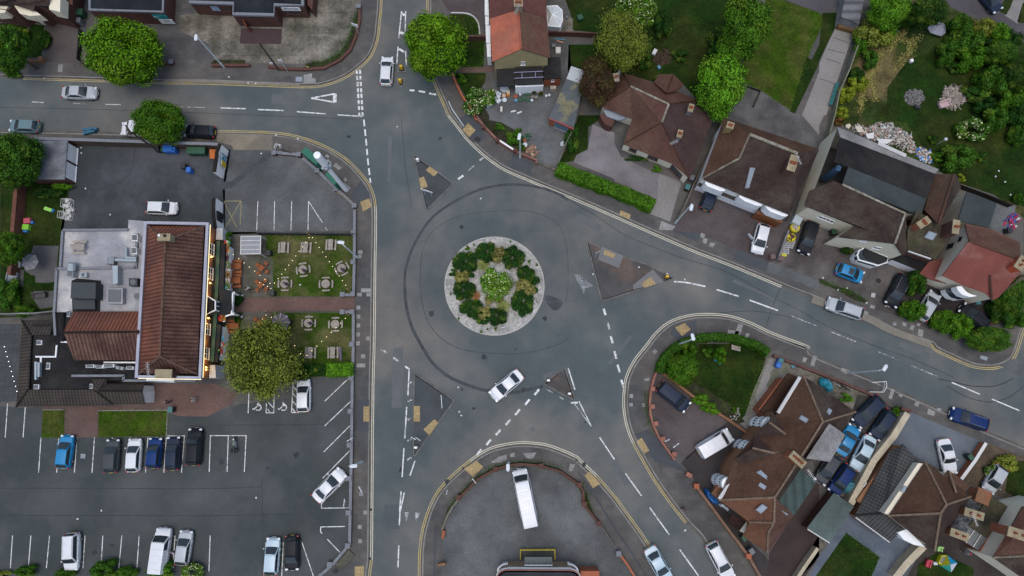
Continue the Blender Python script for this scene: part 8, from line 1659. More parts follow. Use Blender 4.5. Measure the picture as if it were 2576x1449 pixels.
def crate(cr,x,y,w,d,h,m,label,rot=0,cat='box',name='storage_box',z=PV+.02,slats=False):
    p=W(*q(cr,x,y),h); t=thing(name,label,cat,(p.x,p.y,z)); t.rotation_euler=(0,0,rot); ORG[t.name]=Vector(); PL=dict(parent=t,world=False); mb=MB()
    if slats:
        for k in range(5): mb.box((0,-d/2+d*(k+.5)/5,h),(w,d/7,.03))
        for s in(-1,0,1): mb.box((s*w*.42,0,h/2),(.09,d,h-.03))
        mb.build('slats',m,**PL)
    else:
        mb.box((0,0,h/2),(w,d,h),0,None,.96); mb.build('body',m,mods=[('BEVEL',dict(width=.03,segments=2))],**PL); mb=MB(); mb.box((0,0,h+.02),(w*.92,d*.92,.05)); mb.build('lid',m,**PL)
    return t
for x,y,l in ((1475,245,'upper left square planter'),(1508,255,'upper right square planter'),(1452,278,'lower left square planter'),(1488,298,'lower right square planter')): crate('21',x,y,.42,.42,.3,BC['green'],l+' in the group of four behind the wall',.4,'planter','square_planter')
for i,(x,y,w,d,l) in enumerate(((1480,1192,.9,.35,'upper green plant tray'),(1440,1240,.7,.45,'middle left green plant tray'),(1395,1265,.6,.4,'lower left green plant tray'),(1490,1262,.6,.4,'lower right green plant tray'))): crate('20',x,y,w,d,.12,BC['green'],l+' in the yard of pots',.1*i,'tray','plant_tray')
crate('20',1565,1225,1.0,.4,.35,M_conc,'stone trough beside the plant trays',-.1,'trough','stone_trough'); crate('20',1240,1175,.45,1.0,.4,plain('cream_board',(.55,.52,.42)),'cream and orange garden chair in the yard',0,'chair','garden_chair'); crate('20',1240,1210,.42,.3,.5,BC['red'] if False else plain('orange_cushion',(.5,.18,.02)),'orange cushion on the cream garden chair',0,'cushion','cushion',z=.5); crate('20',1185,1205,.5,.5,.4,plain('peach_bag',(.5,.35,.25)),'peach coloured sack beside the orange cushion'); crate('20',1120,1272,.7,.5,.3,M_ceram,'white wheelbarrow tray in the yard',.8,'barrow','barrow_tray'); crate('20',985,1318,.5,.55,.5,plain('pale_blue_sack',(.35,.42,.5)),'pale blue sack by the garden bush',.4,'sack','sack'); crate('20',1155,1375,.3,.75,.35,plain('cream_box',(.5,.48,.4)),'narrow cream box leaning in the yard',0,'box'); crate('20',1305,1405,.7,.2,.12,B_gut,'left of two white planks on the yard floor',.25,'plank','plank'); crate('20',1382,1420,.7,.2,.12,B_gut,'right of two white planks on the yard floor',.4,'plank','plank'); crate('20',1338,1265,.45,.4,.3,M_bluep,'pale blue square pot beside the plant trays',0); crate('20',1805,1105,.8,.5,.9,M_stn,'stone garden arch ornament by the garage',0,'ornament','garden_ornament')
crate('20',1868,635,.7,.9,.5,plain('fridge_white',(.50,.50,.47)),'white discarded appliance beside the gabled house',0,'appliance','appliance'); crate('20',1812,578,.55,.5,.4,BC['grey'],'grey box above the discarded appliance'); crate('20',1890,530,1.0,.1,.2,plain('salmon_plank',(.5,.25,.18)),'salmon plank in the side passage',-.3,'plank','plank'); crate('20',1885,500,1.6,.12,.15,M_bluep,'blue pipe bundle in the side passage',-.05,'pipes','pipe_bundle'); crate('20',1290 if False else 1980,220,.35,.35,.3,BC['grey'],'grey tub outside the conservatory'); crate('20',2145,220,.75,.75,.7,BC['green'],'green composter on the dark rear lawn',.3,'composter','composter')
crate('30',505,655,.5,.85,.3,plain('white_board',(.55,.56,.56)),'white board among the twigs of the rear lawn',-.5,'board','board'); crate('30',560,850,.4,.5,.3,M_bluep,'blue bag in the rear lawn shrubs',.5,'bag','bag'); crate('30',1480,1290,.9,.5,.4,BC['black'],'black box beside the rear patio of the semi',-.4)
crate('40',1160,765,.42,.42,.4,plain('bright_white_box',(.75,.75,.75)),'bright white box on the rough grass',.25,'box'); crate('40',950,395,.9,.6,.2,BC['blue'] if False else plain('slate_blue_mat',(.06,.08,.12)),'dark blue tarpaulin at the edge of the wild garden',.6,'tarpaulin','tarpaulin'); crate('40',1285,310,.6,.35,.2,M_stn,'pale stone slab in the wild garden',.5,'stone','stone_slab'); crate('40',1235,1350,.7,.4,.35,BC['black'],'black tray at the edge of the fire ash',-.1,'tray','metal_tray')
crate('40',350,330,2.4,1.1,.7,mat('rusty_timber',(.14,.085,.04),v=.3,s1=1,s2=8),'rusty open trailer under the slatted garage roof',-.32,'trailer','trailer')
for i in range(5):
    a,b=[W(*p,.5+.04*i) for p in T('40','%d,1040 %d,1320'%(215+i*9,125+i*9))]
    if i==0: t=thing('pole_stack','stack of green metal poles beside the concrete drive','poles',(a.x,a.y,PV))
    mb=MB(); mb.tube(a,b,.06,n=6); mb.build('metal_pole',BC['teal'],t)
# rubble and brushwood
def heap(name,label,cr,s,n,zmax,sizes,cols,seed,cat,flat=.5):
    P=[W(*p,.3) for p in T(cr,s)]; g=random.Random(seed); c=cen(P); mats_=[plain('rubble_%d_%d'%(seed,i),k,.8) for i,k in enumerate(cols)]; mb=MB()
    xs=[p.x for p in P]; ys=[p.y for p in P]
    def inside(x,y):
        r=False
        for i in range(len(P)):
            a,b=P[i-1],P[i]
            if (a.y>y)!=(b.y>y) and x<(b.x-a.x)*(y-a.y)/(b.y-a.y)+a.x: r=not r
        return r
    k=0
    while k<n:
        x,y=g.uniform(min(xs),max(xs)),g.uniform(min(ys),max(ys))
        if not inside(x,y): continue
        d=min((Vector((x,y,0))-a.lerp(b,.5).xy.to_3d()).length for a,b in zip(P,P[1:]+P[:1])); z=PV+min(d*.4,zmax)*g.uniform(.5,1); s_=g.choice(sizes); mb.mi=min(int(abs(g.gauss(0,.45))*len(cols)),len(cols)-1)
        mb.box((x,y,z),(s_[0]*g.uniform(.6,1.3),s_[1]*g.uniform(.6,1.3),s_[2]),g.random()*6.28,Matrix.Rotation(g.gauss(0,.4),3,'X')@Matrix.Rotation(g.gauss(0,.4),3,'Y')); k+=1
    o=mb.build(name,mats_); return tag(o,label,cat,kind='stuff')
heap('rubble_heap','heap of pale building rubble and timber behind the damaged house','41','400,170 480,110 620,150 760,80 900,90 1010,170 1150,240 1200,360 1230,470 1130,470 980,380 850,350 700,330 540,250',620,.9,[(.25,.2,.12),(.45,.12,.06),(.18,.18,.15),(.7,.1,.05),(.35,.3,.05),(.3,.05,.05)],[(.38,.35,.31),(.27,.23,.19),(.52,.51,.48),(.28,.17,.12),(.20,.19,.17),(.6,.6,.6),(.05,.16,.2)],3,'rubble')
heap('household_rubbish','household rubbish strewn at the low end of the rubble heap','41','1220,420 1300,400 1400,440 1440,520 1400,600 1280,560 1230,500',70,.4,[(.4,.3,.2),(.25,.25,.25),(.5,.15,.1)],[(.5,.48,.42),(.05,.18,.45),(.3,.2,.12),(.6,.6,.6)],4,'rubbish')
heap('brushwood_pile','pile of pale sawn brushwood on the dark lawn','40','1540,1200 1600,1100 1760,1090 1840,1160 1830,1280 1700,1360 1560,1330',330,.8,[(1.3,.08,.06),(.9,.06,.05),(.6,.1,.08)],[(.34,.30,.25),(.24,.21,.17),(.42,.38,.33),(.14,.11,.09)],5,'brushwood')
heap('twig_pile','dark twig pile beside the rear lawn shrub','30','540,640 640,600 720,680 700,780 560,830 490,760',160,.4,[(.8,.04,.03),(.5,.03,.03)],[(.10,.055,.045),(.07,.04,.035)],6,'twigs')
heap('scrap_pile','scrap timber and bricks at the end of the rose brick wall','21','1460,400 1560,360 1610,460 1590,530 1500,480 1450,450',60,.4,[(.8,.05,.05),(.3,.15,.1),(.3,.3,.2)],[(.25,.14,.1),(.4,.33,.22),(.18,.13,.1)],7,'scrap')
heap('ash_patch','grey ash of a bonfire on the dark lawn','40','1080,1160 1180,1110 1290,1130 1340,1230 1260,1320 1130,1310 1070,1240',260,.08,[(.3,.2,.04),(.15,.15,.04)],[(.13,.125,.12),(.2,.195,.19),(.09,.085,.08)],8,'ash')
heap('white_stones','white rockery stones in the corner garden bed','33','1460,900 1520,800 1580,780 1580,900 1520,960 1470,930',22,.06,[(.16,.13,.1)],[(.4,.4,.37),(.35,.33,.3)],9,'stones')
heap('climbing_toys','jumble of red blue and white garden toys by the rear patio','41','2330,1330 2400,1250 2500,1230 2540,1330 2450,1420 2340,1400',36,.8,[(.5,.3,.2),(.7,.1,.1)],[(.30,.03,.08),(.03,.08,.3),(.55,.55,.52)],10,'toys')
# builder's bags and pallets
def bag(cr,x,y,r,label,fillm):
    p=W(*q(cr,x,y),.7); t=thing('rubble_bag',label,'bag',(p.x,p.y,PV)); mb=MB(); mb.lathe((p.x,p.y,PV),[(r*.9,0),(r*1.05,.35),(r,.75),(r*.92,.8),(r*.8,.72)],9); mb.build('sack',plain('sack_yellow',(.50,.44,.02),.7),t); mb=MB(); g=random.Random(x)
    for k in range(14): mb.box((p.x+g.gauss(0,r*.35),p.y+g.gauss(0,r*.35),PV+.72+g.random()*.12),(.3,.18,.1),g.random()*6)
    mb.build('rubble',fillm,t)
bag('31',2270,1415,.62,'upper yellow rubble bag beside the grey fence',M_stn); bag('32',2222,90,.58,'second yellow rubble bag filled with brown rubble',B_brick)
for i,(x,y,r,l) in enumerate(((2205,165,-.45,'plastic wrapped pallet below the yellow bags'),(2140,240,-.1,'pale wooden pallet leaning below the wrapped pallet'))): crate('32',x,y,1.1,1.2,.25+.1*i,mat('silver_timber',(.30,.30,.31),v=.15,s1=2,s2=10),l,r,'pallet','pallet',slats=True)
crate('31',2300,1320,1.1,1.2,1.1,plain('wrapped_white',(.36,.42,.45),.3),'white wrapped stack of boards above the yellow bags',-.5,'wrapped stack','wrapped_stack'); crate('32',2130,310,.7,.5,.3,plain('yellow_sack',(.45,.42,.03)),'yellow sack at the foot of the pallets',.2,'sack','sack'); crate('31',1775,1225,.35,.35,.5,M_ceram,'white pillar cap by the timber porch',0,'ornament','garden_ornament')
# left garden furniture
crate('01',345,1330,.9,.75,.5,plain('toy_pink',(.42,.07,.10)),'red children\'s table in the left garden',.1,'table','toy_table'); crate('01',328,1408,.9,.75,.5,plain('toy_green',(.20,.50,.04)),'green children\'s table in the left garden',-.03,'table','toy_table')
for x,y,m,l in ((270,1345,'toy_orange','orange'),(410,1350,'toy_blue','blue'),(265,1408,'toy_lime','lime')): crate('01',x,y,.3,.35,.35,plain(m,{'toy_orange':(.45,.12,.02),'toy_blue':(.02,.15,.4),'toy_lime':(.2,.5,.05)}[m]),l+' children\'s stool beside the toy tables',0,'stool','toy_stool')
crate('02',325,12,.6,.3,.3,plain('toy_blue',(.02,.15,.4)),'blue children\'s bench below the green table',0,'bench','toy_bench')
t=thing('toy_slide','lime green slide with a blue end on the left lawn','slide',W(*q('01',610,1180),.4)); a,b=W(*q('01',555,1165),.9),W(*q('01',650,1200),.25); d=(b-a).normalized(); mb=MB(); mb.box((a+b)/2,((b-a).length,.45,.08),atan2(d.y,d.x),Matrix.Rotation(.35,3,'Y')); mb.build('chute',plain('toy_lime',(.2,.5,.05)),t); mb=MB(); mb.box(b+Vector((.15,0,0)),(.35,.45,.2),atan2(d.y,d.x)); mb.build('slide_end',plain('toy_blue',(.02,.15,.4)),t)
for i,(x,y,w,d_,l) in enumerate(((835,1105,1.0,.9,'upper open wire crate full of paper by the yard edge'),(855,1195,.8,.7,'middle wire crate of cardboard by the yard edge'),(770,1250,.6,.7,'lower left empty wire crate'),(845,1275,.6,.6,'lower right empty wire crate'))):
    p=W(*q('01',x,y),.8); t=thing('wire_crate',l,'crate',(p.x,p.y,PV)); mb=MB(); hx,hy=w*.6,d_*.6
    c4=[Vector((p.x+sx*hx,p.y+sy*hy,0)) for sx,sy in((-1,-1),(1,-1),(1,1),(-1,1))]
    for z in (.2,.6,1.0): mb.path([c+Vector((0,0,z)) for c in c4+[c4[0]]],.025,5)
    for c in c4: mb.tube(c+Vector((0,0,PV)),c+Vector((0,0,1.0)),.03)
    mb.build('wire_frame',M_gw,t); mb=MB(); g=random.Random(i)
    for k in range(7 if i<2 else 2): mb.box((p.x+g.gauss(0,.2),p.y+g.gauss(0,.2),.3+.08*k),(.5,.35,.06),g.random()*6)
    mb.build('waste_paper',plain('paper_white',(.45,.45,.43),.8),t)
def sofa(cr,x,y,w,d,rot,label,m,cat='sofa',name='garden_sofa'):
    p=W(*q(cr,x,y),.5); t=thing(name,label,cat,(p.x,p.y,PV+.02)); t.rotation_euler=(0,0,rot); ORG[t.name]=Vector(); PL=dict(parent=t,world=False)
    mb=MB(); mb.box((0,0,.3),(w,d,.3)); mb.build('seat',m,mods=[('BEVEL',dict(width=.05,segments=2))],**PL); mb=MB(); mb.box((0,d/2-.07,.6),(w,.16,.5)); mb.build('backrest',m,**PL)
    for s in(-1,1): mb=MB(); mb.box((s*(w/2-.07),0,.5),(.14,d,.25)); mb.build('armrest',m,**PL)
    return t
M_sofa=plain('grey_rattan',(.22,.25,.26),.7); sofa('02',200,425,1.5,.8,R(-5),'upper grey garden sofa beside the grey parasol',M_sofa); sofa('02',155,600,1.4,1.5,R(175),'lower grey garden sofa with square cushions',M_sofa); sofa('02',500,815,1.7,.7,R(5),'dark wooden garden bench in the left garden',plain('dark_bench',(.05,.045,.045)),'bench','garden_bench'); sofa('33',1520,30,1.1,.6,R(165),'weathered garden bench inside the curved hedge',M_wood,'bench','garden_bench'); sofa('44',1508,1105,.6,.6,R(-10),'pale green plastic garden chair at the house corner',BC['lightgreen'],'chair','garden_chair')
sofa('44',1368,1290,.6,.9,R(-20),'small red ride on toy on the shaded lawn',BC['red'],'toy','ride_on_toy'); sofa('40',1570,1310,1.5,.85,R(-72+90),'pink toy car beside the brushwood pile',plain('toy_faded_pink',(.42,.30,.30)),'toy car','toy_car')
crate('44',1455,1290,.5,.35,.2,M_ceram,'white plastic paddling tray beside the play tent',0,'tray','plastic_tray')
# play tent
p=W(*q('44',1655,1312),1.5); t=thing('play_tent','pop up play tent with yellow blue white and green panels','tent',(p.x,p.y,PV)); P=[W(*x_,.9) for x_ in T('44','1615,1190 1735,1285 1660,1400 1535,1320')]; apx=W(*q('44',1650,1305),1.9)
for i,(m,l) in enumerate((('tent_blue',(.01,.30,.55)),('tent_white',(.50,.52,.60)),('tent_green',(.02,.25,.19)),('tent_yellow',(.52,.52,.02)))):
    a,b=P[i],P[(i+1)%4]; mb=MB(); mb.poly([a,b,apx]); mb.poly([Vector((a.x,a.y,PV)),Vector((b.x,b.y,PV)),b,a]); mb.build('tent_panel',plain(m,l,.6),t,mods=[('SOLIDIFY',dict(thickness=.02))])
boxq=[W(*x_,.8) for x_ in T('44','1545,1190 1610,1190 1560,1310 1500,1290')]; mb=MB(); mb.prism(boxq,PV,.8); mb.build('tent_porch',plain('tent_yellow',(.52,.52,.02),.6),t); mb=MB(); mb.prism([cen(boxq)+(x_-cen(boxq))*.75 for x_ in boxq],.78,.86); mb.build('tent_mesh',plain('mesh_grey',(.16,.17,.17)),t)
# garden umbrella (grey, folded) on the top right
p=W(*q('40',1530,320),1.6); t=thing('covered_parasol','crumpled grey plastic sheeting over a frame in the thicket','parasol',(p.x,p.y,PV)); mb=MB(); g=random.Random(3); ring=[p+Vector((1.25*cos(k*pi/5)*g.uniform(.8,1.1),1.15*sin(k*pi/5)*g.uniform(.8,1.1),-.7)) for k in range(10)]
for k in range(10): mb.poly([ring[k],ring[(k+1)%10],p+Vector((.2,0,.3 if k%2 else .1))])
mb.build('sheet',plain('grey_sheet',(.24,.25,.29),.35),t); mb=MB(); mb.tube((p.x,p.y,PV),p,.05); mb.build('pole',M_pole,t)
def gl_lamp(cr,x,y,x2,y2,label):
    b=W(*q(cr,x2,y2),PV); t=thing('garden_lamp',label,'garden lamp',(b.x,b.y,PV)); mb=MB(); mb.tube((b.x,b.y,PV),(b.x,b.y,2.0),.04); mb.build('pole',M_pole,t); mb=MB(); mb.ball((b.x,b.y,2.1),.22,10,6); mb.build('lamp_globe',M_ceram,t)
gl_lamp('41',1525,245,1480,370,'white globed garden lamp beside the rubble heap')
# tarpaulins and bicycles
def cloth(label,cr,s,z,m,seed,cat='tarpaulin',name='tarpaulin'):
    P=[W(*p,z) for p in T(cr,s)]; c=cen(P); c.z=z; g=random.Random(seed); n=len(P); mb=MB(); rings=[]
    for j,f in enumerate((1,.75,.5,.25)): rings.append([c+(Vector((p.x,p.y,z))-c)*f*g.uniform(.9,1.08)+Vector((0,0,g.uniform(-.12,.22)-(z-.2)*(f>.9)*.8)) for p in P])
    vs=[v for r in rings for v in r]+[c+Vector((0,0,.2))]; fs=[(j*n+k,j*n+(k+1)%n,(j+1)*n+(k+1)%n,(j+1)*n+k) for j in range(3) for k in range(n)]+[(3*n+k,3*n+(k+1)%n,4*n) for k in range(n)]
    mb.add(vs,fs); o=mb.build(name,m); return tag(o,label,cat)
M_tq=plain('turquoise_sheet',(.02,.20,.27),.5); M_rb=plain('royal_blue_sheet',(.01,.09,.28),.5)
cloth('turquoise tarpaulin over bicycles behind the roadside wall','43','0,440 50,400 130,420 170,470 210,520 190,560 140,590 100,550 20,500',.9,M_tq,1)
cloth('crumpled teal tarpaulin beside the old royal blue car','44','340,300 390,250 470,250 500,300 490,370 430,420 360,430 325,370',1.1,plain('faded_teal_sheet',(.06,.20,.23),.5),2)
cloth('long blue tarpaulin between the long wall and the corner house','34','1130,350 1180,350 1200,400 1260,440 1330,520 1320,560 1240,540 1180,480 1150,410',1.0,M_rb,3); cloth('pale blue cloth lying under the small garden tree','33','1245,175 1270,165 1310,195 1350,215 1330,242 1300,210',.5,plain('sky_cloth',(.05,.42,.62),.6),4,'cloth','cloth'); cloth('clear plastic bag beside the timber fence','21','1900,345 1930,325 1965,335 1970,370 1930,385 1898,375',.4,M_ceram,5,'bag','plastic_bag'); cloth('blue plastic sheet on the balcony rubble of the cream house','41','200,640 230,615 290,640 270,720 200,700',5.4,plain('navy_sheet',(.04,.09,.17),.5),6,'sheet','plastic_sheet')
cloth('white plastic sheet beside the blue tarpaulin and corner house','34','1320,545 1350,530 1420,580 1460,620 1440,650 1380,600 1330,575',.9,M_ceram,7,'sheet','plastic_sheet')
for s,l,sd in (('585,235 690,215 690,290 610,295','white board lying on the left of the rubble heap',1),('715,295 940,305 850,360 770,350','large white board at the centre of the rubble heap',2),('450,145 540,140 550,210 490,215','cream board on the rubble heap',3),('1235,605 1300,615 1290,655 1230,645','small cream board beside the rear ledge',4),('335,120 380,105 405,135 370,170 335,150','tan board at the left end of the rubble heap',5)):
    P=[W(*p,.9 if sd<4 else .3) for p in T('41',s)]; mb=MB(); mb.prism(P,(P[0].z-.06),P[0].z); o=mb.build('board',plain('board_cream_%d'%sd,(.50,.46,.36) if sd>2 else (.58,.58,.56),.7)); tag(o,l,'board')
P=[W(*p,5.45) for p in T('41','735,365 1085,525')]; mb=MB(); d=(P[1]-P[0]).normalized(); t=thing('plank_bundle','bundle of white planks lying on the rear ledge of the cream house','planks',P[0])
for k in range(3): nn_=Vector((-d.y,d.x,0))*(k*.16); mb=MB(); mb.box((P[0]+P[1])/2+nn_,((P[1]-P[0]).length,.12,.1),atan2(d.y,d.x)); mb.build('plank',B_gut,t)
P=[W(*p,.6) for p in T('33','1860,690 1915,620 1930,640 1820,760')]
def bicycle(cr,x,y,rot,label,m):
    p=W(*q(cr,x,y),.5); t=thing('bicycle',label,'bicycle',(p.x,p.y,PV+.02)); t.rotation_euler=(0,0,rot); ORG[t.name]=Vector(); PL=dict(parent=t,world=False)
    for s in(-.52,.52):
        mb=MB(); mb.path([Vector((s+.33*cos(k*pi/9),.0,.34+.33*sin(k*pi/9))) for k in range(19)],.025,5); mb.build('wheel',M_tyre,**PL)
    mb=MB(); mb.path([Vector(v) for v in ((-.52,0,.34),(-.15,0,.82),(.4,0,.85),(.0,0,.32),(-.52,0,.34))],.025,6); mb.path([Vector(v) for v in ((.4,0,.85),(.52,0,.34))],.02,6); mb.build('frame',m,**PL); mb=MB(); mb.tube((.38,-.28,1.0),(.38,.28,1.0),.02); mb.build('handlebar',M_trim,**PL); mb=MB(); mb.box((-.18,0,.95),(.26,.14,.05)); mb.build('saddle',M_trim,**PL)
bicycle('43',215,490,R(-40),'white framed bicycle under the turquoise tarpaulin',M_gw); bicycle('43',320,530,R(-35),'dark bicycle behind the roadside wall',M_trim)
# motorcycle
p=W(*q('13',382,1245),.5); t=thing('motorcycle','dark green motorcycle parked in the marked double bay','motorcycle',(p.x,p.y,PV+.02)); t.rotation_euler=(0,0,R(92)); ORG[t.name]=Vector(); PL=dict(parent=t,world=False)
for s in(-.72,.72): mb=MB(); mb.tube((s,-.07,.32),(s,.07,.32),.31,n=18); w_=mb.build('wheel',M_tyre,**PL); mb=MB(); mb.tube((s,-.075,.32),(s,.075,.32),.17,n=12); mb.build('rim',M_rim,parent=w_,world=False)
mb=MB(); mb.box((.15,0,.85),(.6,.32,.26)); mb.build('fuel_tank',plain('dark_green_paint',(.02,.06,.03),.25,coat=1),mods=[('BEVEL',dict(width=.08,segments=3))],**PL); mb=MB(); mb.box((-.4,0,.82),(.7,.28,.12)); mb.build('seat',M_trim,mods=[('BEVEL',dict(width=.04,segments=2))],**PL); mb=MB(); mb.box((0,0,.48),(.6,.36,.4)); mb.build('engine',B_metal,**PL); mb=MB(); mb.tube((.45,-.38,1.05),(.45,.38,1.05),.022); mb.tube((.45,-.38,1.05),(.45,-.38,1.2),.03); mb.tube((.45,.38,1.05),(.45,.38,1.2),.03); mb.build('handlebar',M_rim,**PL); mb=MB(); mb.ball((.66,0,.92),.13,8,5); mb.build('headlight',M_lamp,**PL)
for s in (-.32,.32): mb=MB(); mb.box((-.7,s,.7),(.45,.2,.35)); mb.build('pannier',M_trim,mods=[('BEVEL',dict(width=.04,segments=2))],**PL)
# covers and drains in the ground
for cr,s,l,m in (('10','1145,965 1228,965 1228,1025 1140,1025','steel blue cover plate on the pavement below the church',B_lead),('42','660,785 708,790 700,845 650,835','pale manhole cover on the plum forecourt',B_feltl),('03','1015,1360 1075,1362 1072,1420 1010,1418','grey manhole cover in an empty parking bay',B_lead),('21','840,265 900,290 880,340 800,320','dark drain cover beside the crossing patch',M_trim),('43','2030,120 2125,145 2105,190 2020,160','grey cover plate on the far right pavement',B_lead)):
    P=[W(*p,.15) for p in T(cr,s)]; mb=MB(); mb.prism(P,.13,.165); o=mb.build('manhole_cover',m); tag(o,l,'cover')
t=thing('tarmac_slab','long concrete slab beside the bottom car park wall','slab',W(*q('14',1750,1250),.2)); P=[W(*p,.3) for p in T('14','1640,1300 1815,1120 1885,1190 1700,1385')]; mb=MB(); mb.prism(P,.10,.3); mb.build('slab',M_patio,t)
P=[W(*p,1.1) for p in T('11','960,425 1085,470')]; t=thing('cycle_rack','dark angled cycle rack on the pavement','rack',(P[0].x,P[0].y,PV)); mb=MB(); 
for k in range(4): a=P[0].lerp(P[1],k/4); b=P[0].lerp(P[1],(k+.8)/4); mb.path([Vector((a.x,a.y,PV)),a,b,Vector((b.x,b.y,PV))],.03)
mb.build('hoops',M_trim,t)
# blue planters on the street pavement
t=thing('metal_trough','pair of blue metal skips lying on the left pavement','skip',W(*q('01',1120,195),.4))
for s in ('1035,160 1210,150 1215,185 1040,190','1035,205 1180,172 1190,205 1045,240'):
    P=[W(*p,.6) for p in T('01',s)]; mb=MB(); mb.prism(P,PV,.6); mb.build('trough',BC['teal'] if False else plain('petrol_blue',(.02,.10,.16)),t)
aerial(*q('20',1355,110),9.3,1.2); aerial(*q('34',2480,180),8.4,-1.0); aerial(*q('44',1960,740),6.8,-1.3); aerial(*q('30',45,960),5.6,1.3); aerial(*q('21' if False else '31',750,340),5.2,.4,1.0); aerial(*q('03',1860,290),8.0,-1.4); aerial(*q('31',2315,550),9.5,-1.2)
for o,l in zip([o for o in COL.objects if o.name.startswith('tv_aerial')],('tv aerial on the chimney of the gabled house','tv aerial beside the corner house roof','tv aerial over the terracotta chimneys','tv aerial at the left end of the bungalow','tv aerial on the lower bungalow chimney','tv aerial on the south hip of the pub','tv aerial on the tall chimney of the semi')): tag(o,l)
# ------------------------------------------------------------ people
def person(px,py,rot,label,top,legs,hair,pose='walk',seed=0,sit=False):
    p=W(px,py,1.0); t=thing('person',label,'person',(p.x,p.y,PV+.02)); t.rotation_euler=(0,0,rot); ORG[t.name]=Vector()
    st=.22 if pose=='walk' else .06
    V=[(0,0,.95),(0,0,1.12),(0,0,1.38),(0,0,1.52),(.02,0,1.62),(0,.17,1.42),(.10 if st>.1 else .02,.24,1.15),(.24 if st>.1 else .06,.23,.93),(0,-.17,1.42),(-.10,-.24,1.15),(-.12 if st>.1 else .04,-.24,.90),(0,.09,.92),(st*.7,.10,.50),(st*.7,.10,.08),(0,-.09,.92),(-st*.5,-.10,.50),(-st*1.4,-.10,.12),(st*.7+.16,.11,.04),(-st*1.4+.16,-.11,.06),(.0,0,1.70)]
    E=[(0,1),(1,2),(2,3),(3,4),(4,19),(2,5),(5,6),(6,7),(2,8),(8,9),(9,10),(0,11),(11,12),(12,13),(13,17),(0,14),(14,15),(15,16),(16,18)]
    Rr=[.15,.14,.17,.06,.09,.075,.05,.035,.075,.05,.035,.10,.065,.045,.10,.065,.045,.035,.035,.10]
    me=bpy.data.meshes.new('body'); me.from_pydata(V,E,[]); o=bpy.data.objects.new('body',me); COL.objects.link(o)
    md=o.modifiers.new('s','SKIN'); 
    if not me.skin_vertices: 
        bpy.context.view_layer.objects.active=o
    sk=me.skin_vertices[0].data if me.skin_vertices else None
    if sk is None: return t
    for i,r in enumerate(Rr): sk[i].radius=(r,r)
    sk[0].use_root=True; o.modifiers.new('u','SUBSURF').levels=1; o.modifiers['u'].render_levels=1; o.parent=t
    me.materials.append(plain('skin_tone',(.34,.19,.13),.6))
    # clothing follows the body: jacket and trousers as separate shells
    def shell(nm,idx,m,gr):
        mp={i:k for k,i in enumerate(idx)}; me2=bpy.data.meshes.new(nm); me2.from_pydata([V[i] for i in idx],[(mp[a],mp[b]) for a,b in E if a in mp and b in mp],[]); o2=bpy.data.objects.new(nm,me2); COL.objects.link(o2); o2.modifiers.new('s','SKIN')
        sk2=me2.skin_vertices[0].data
        for i,k in mp.items(): sk2[k].radius=(Rr[i]*gr,Rr[i]*gr)
        sk2[0].use_root=True; u=o2.modifiers.new('u','SUBSURF'); u.levels=1; u.render_levels=1; me2.materials.append(m); o2.parent=t
    shell('jacket',[1,2,5,6,8,9],plain('cloth_'+str(seed)+'a',top,.9),1.22); shell('trousers',[0,11,12,13,14,15,16],plain('cloth_'+str(seed)+'b',legs,.9),1.22)
    mb=MB(); mb.ball((-.01,0,1.72),.115,10,7); mb.build('hair',plain('hair_'+str(seed),hair,.9),parent=t,world=False); return t
def ensure_skin():
    pass
PEOPLE=[(q('12',548,738),R(-45),'person in a white top walking on the pub patio',(.62,.62,.62),(.05,.05,.06),(.03,.02,.015)),(q('03',2110,708),R(-10),'person in dark clothes by the pub side entrance',(.03,.03,.035),(.03,.03,.04),(.25,.2,.15)),(q('03',2435,680),R(20),'person in pale clothes on the red brick forecourt',(.42,.42,.44),(.35,.35,.36),(.06,.04,.03)),(q('04',2183,1150),R(90),'person in a white coat between the cargo van and silver hatchback',(.6,.6,.62),(.05,.05,.07),(.04,.03,.03)),(q('34',865,605),R(-60),'person in a mauve top on the pavement of the lower right road',(.16,.11,.14),(.03,.03,.035),(.02,.015,.015)),(q('44',1850,1150),R(150),'person in a crimson hat and grey blue clothes in the lower right garden',(.22,.26,.30),(.16,.18,.2),(.45,.03,.12))]
for i,(pp,r,l,a,b,c) in enumerate(PEOPLE): person(pp[0],pp[1],r,l,a,b,c,'walk' if i in(0,1,2) else 'stand',i)
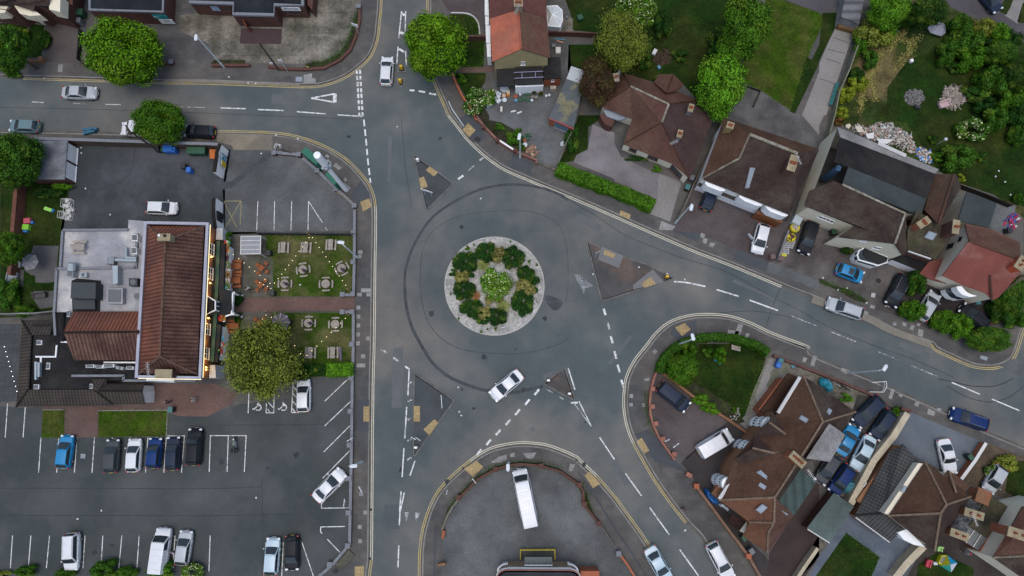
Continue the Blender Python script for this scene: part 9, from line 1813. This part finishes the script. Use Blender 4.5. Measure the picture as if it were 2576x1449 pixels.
# litter
mb=MB(); g=random.Random(9)
for cr,x,y in (('22',2308,550),('23',612,524),('23',625,832),('23',650,880),('32',665,545),('32',885,617),('32',310,462),('04',975,732),('04',1275,627),('14',645,465),('01',1020,408),('01',1022,475),('01',1385,1250),('01',1075,922),('11',945,493),('11',710,480),('10',302,968),('10',545,1045),('10',640,1050),('34',885,880),('34',895,872),('42',50,596),('42',238,748),('42',355,728),('42',596,910),('42',840,950),('40',1600,1270),('41',2260,700),('41',2220,770),('41',2340,838),('41',2408,1000),('12',1200,685),('21',895,1048),('11',2420,145),('00',555,985),('11',895,250),('11',1170,297)):
    p=W(*q(cr,x,y),.17); mb.box((p.x,p.y,.165),(.22,.15,.03),g.random()*3)
tag(mb.build('litter',plain('litter_paper',(.55,.55,.52),.8)),'scraps of white litter scattered on roads and yards','litter',kind='stuff')
# ------------------------------------------------------------ camera and light
cam=bpy.data.cameras.new('camera'); co_=bpy.data.objects.new('camera',cam); COL.objects.link(co_)
cam.sensor_width=36; cam.sensor_fit='HORIZONTAL'; cam.lens=36*F/2576; cam.clip_end=2000; cam.clip_start=1
co_.matrix_world=Matrix.Translation((0,0,H))@RW.to_4x4()
S.camera=co_
wd=bpy.data.worlds.new('World'); S.world=wd; wd.use_nodes=True; t=wd.node_tree
sk=t.nodes.new('ShaderNodeTexSky'); sk.sky_type='NISHITA'; sk.sun_disc=False; sk.sun_elevation=R(82); sk.sun_rotation=R(190); sk.dust_density=3; sk.air_density=1.0
bg=t.nodes['Background']; t.links.new(sk.outputs[0],bg.inputs[0]); bg.inputs[1].default_value=0.15
sl_=bpy.data.lights.new('sun','SUN'); sl_.energy=0.8; sl_.angle=R(35); sl_.color=(1,.96,.9); so_=bpy.data.objects.new('sun',sl_); COL.objects.link(so_)
az=R(190); el=R(82); dv=Vector((sin(az)*cos(el),cos(az)*cos(el),sin(el))); so_.rotation_euler=dv.to_track_quat('Z','Y').to_euler(); so_.location=(0,0,60)
S.view_settings.view_transform='Standard'; S.view_settings.look='None'; S.view_settings.gamma=1; S.view_settings.exposure=0.36
S.cycles.max_bounces=5; S.cycles.diffuse_bounces=3; S.cycles.glossy_bounces=2; S.cycles.use_denoising=True
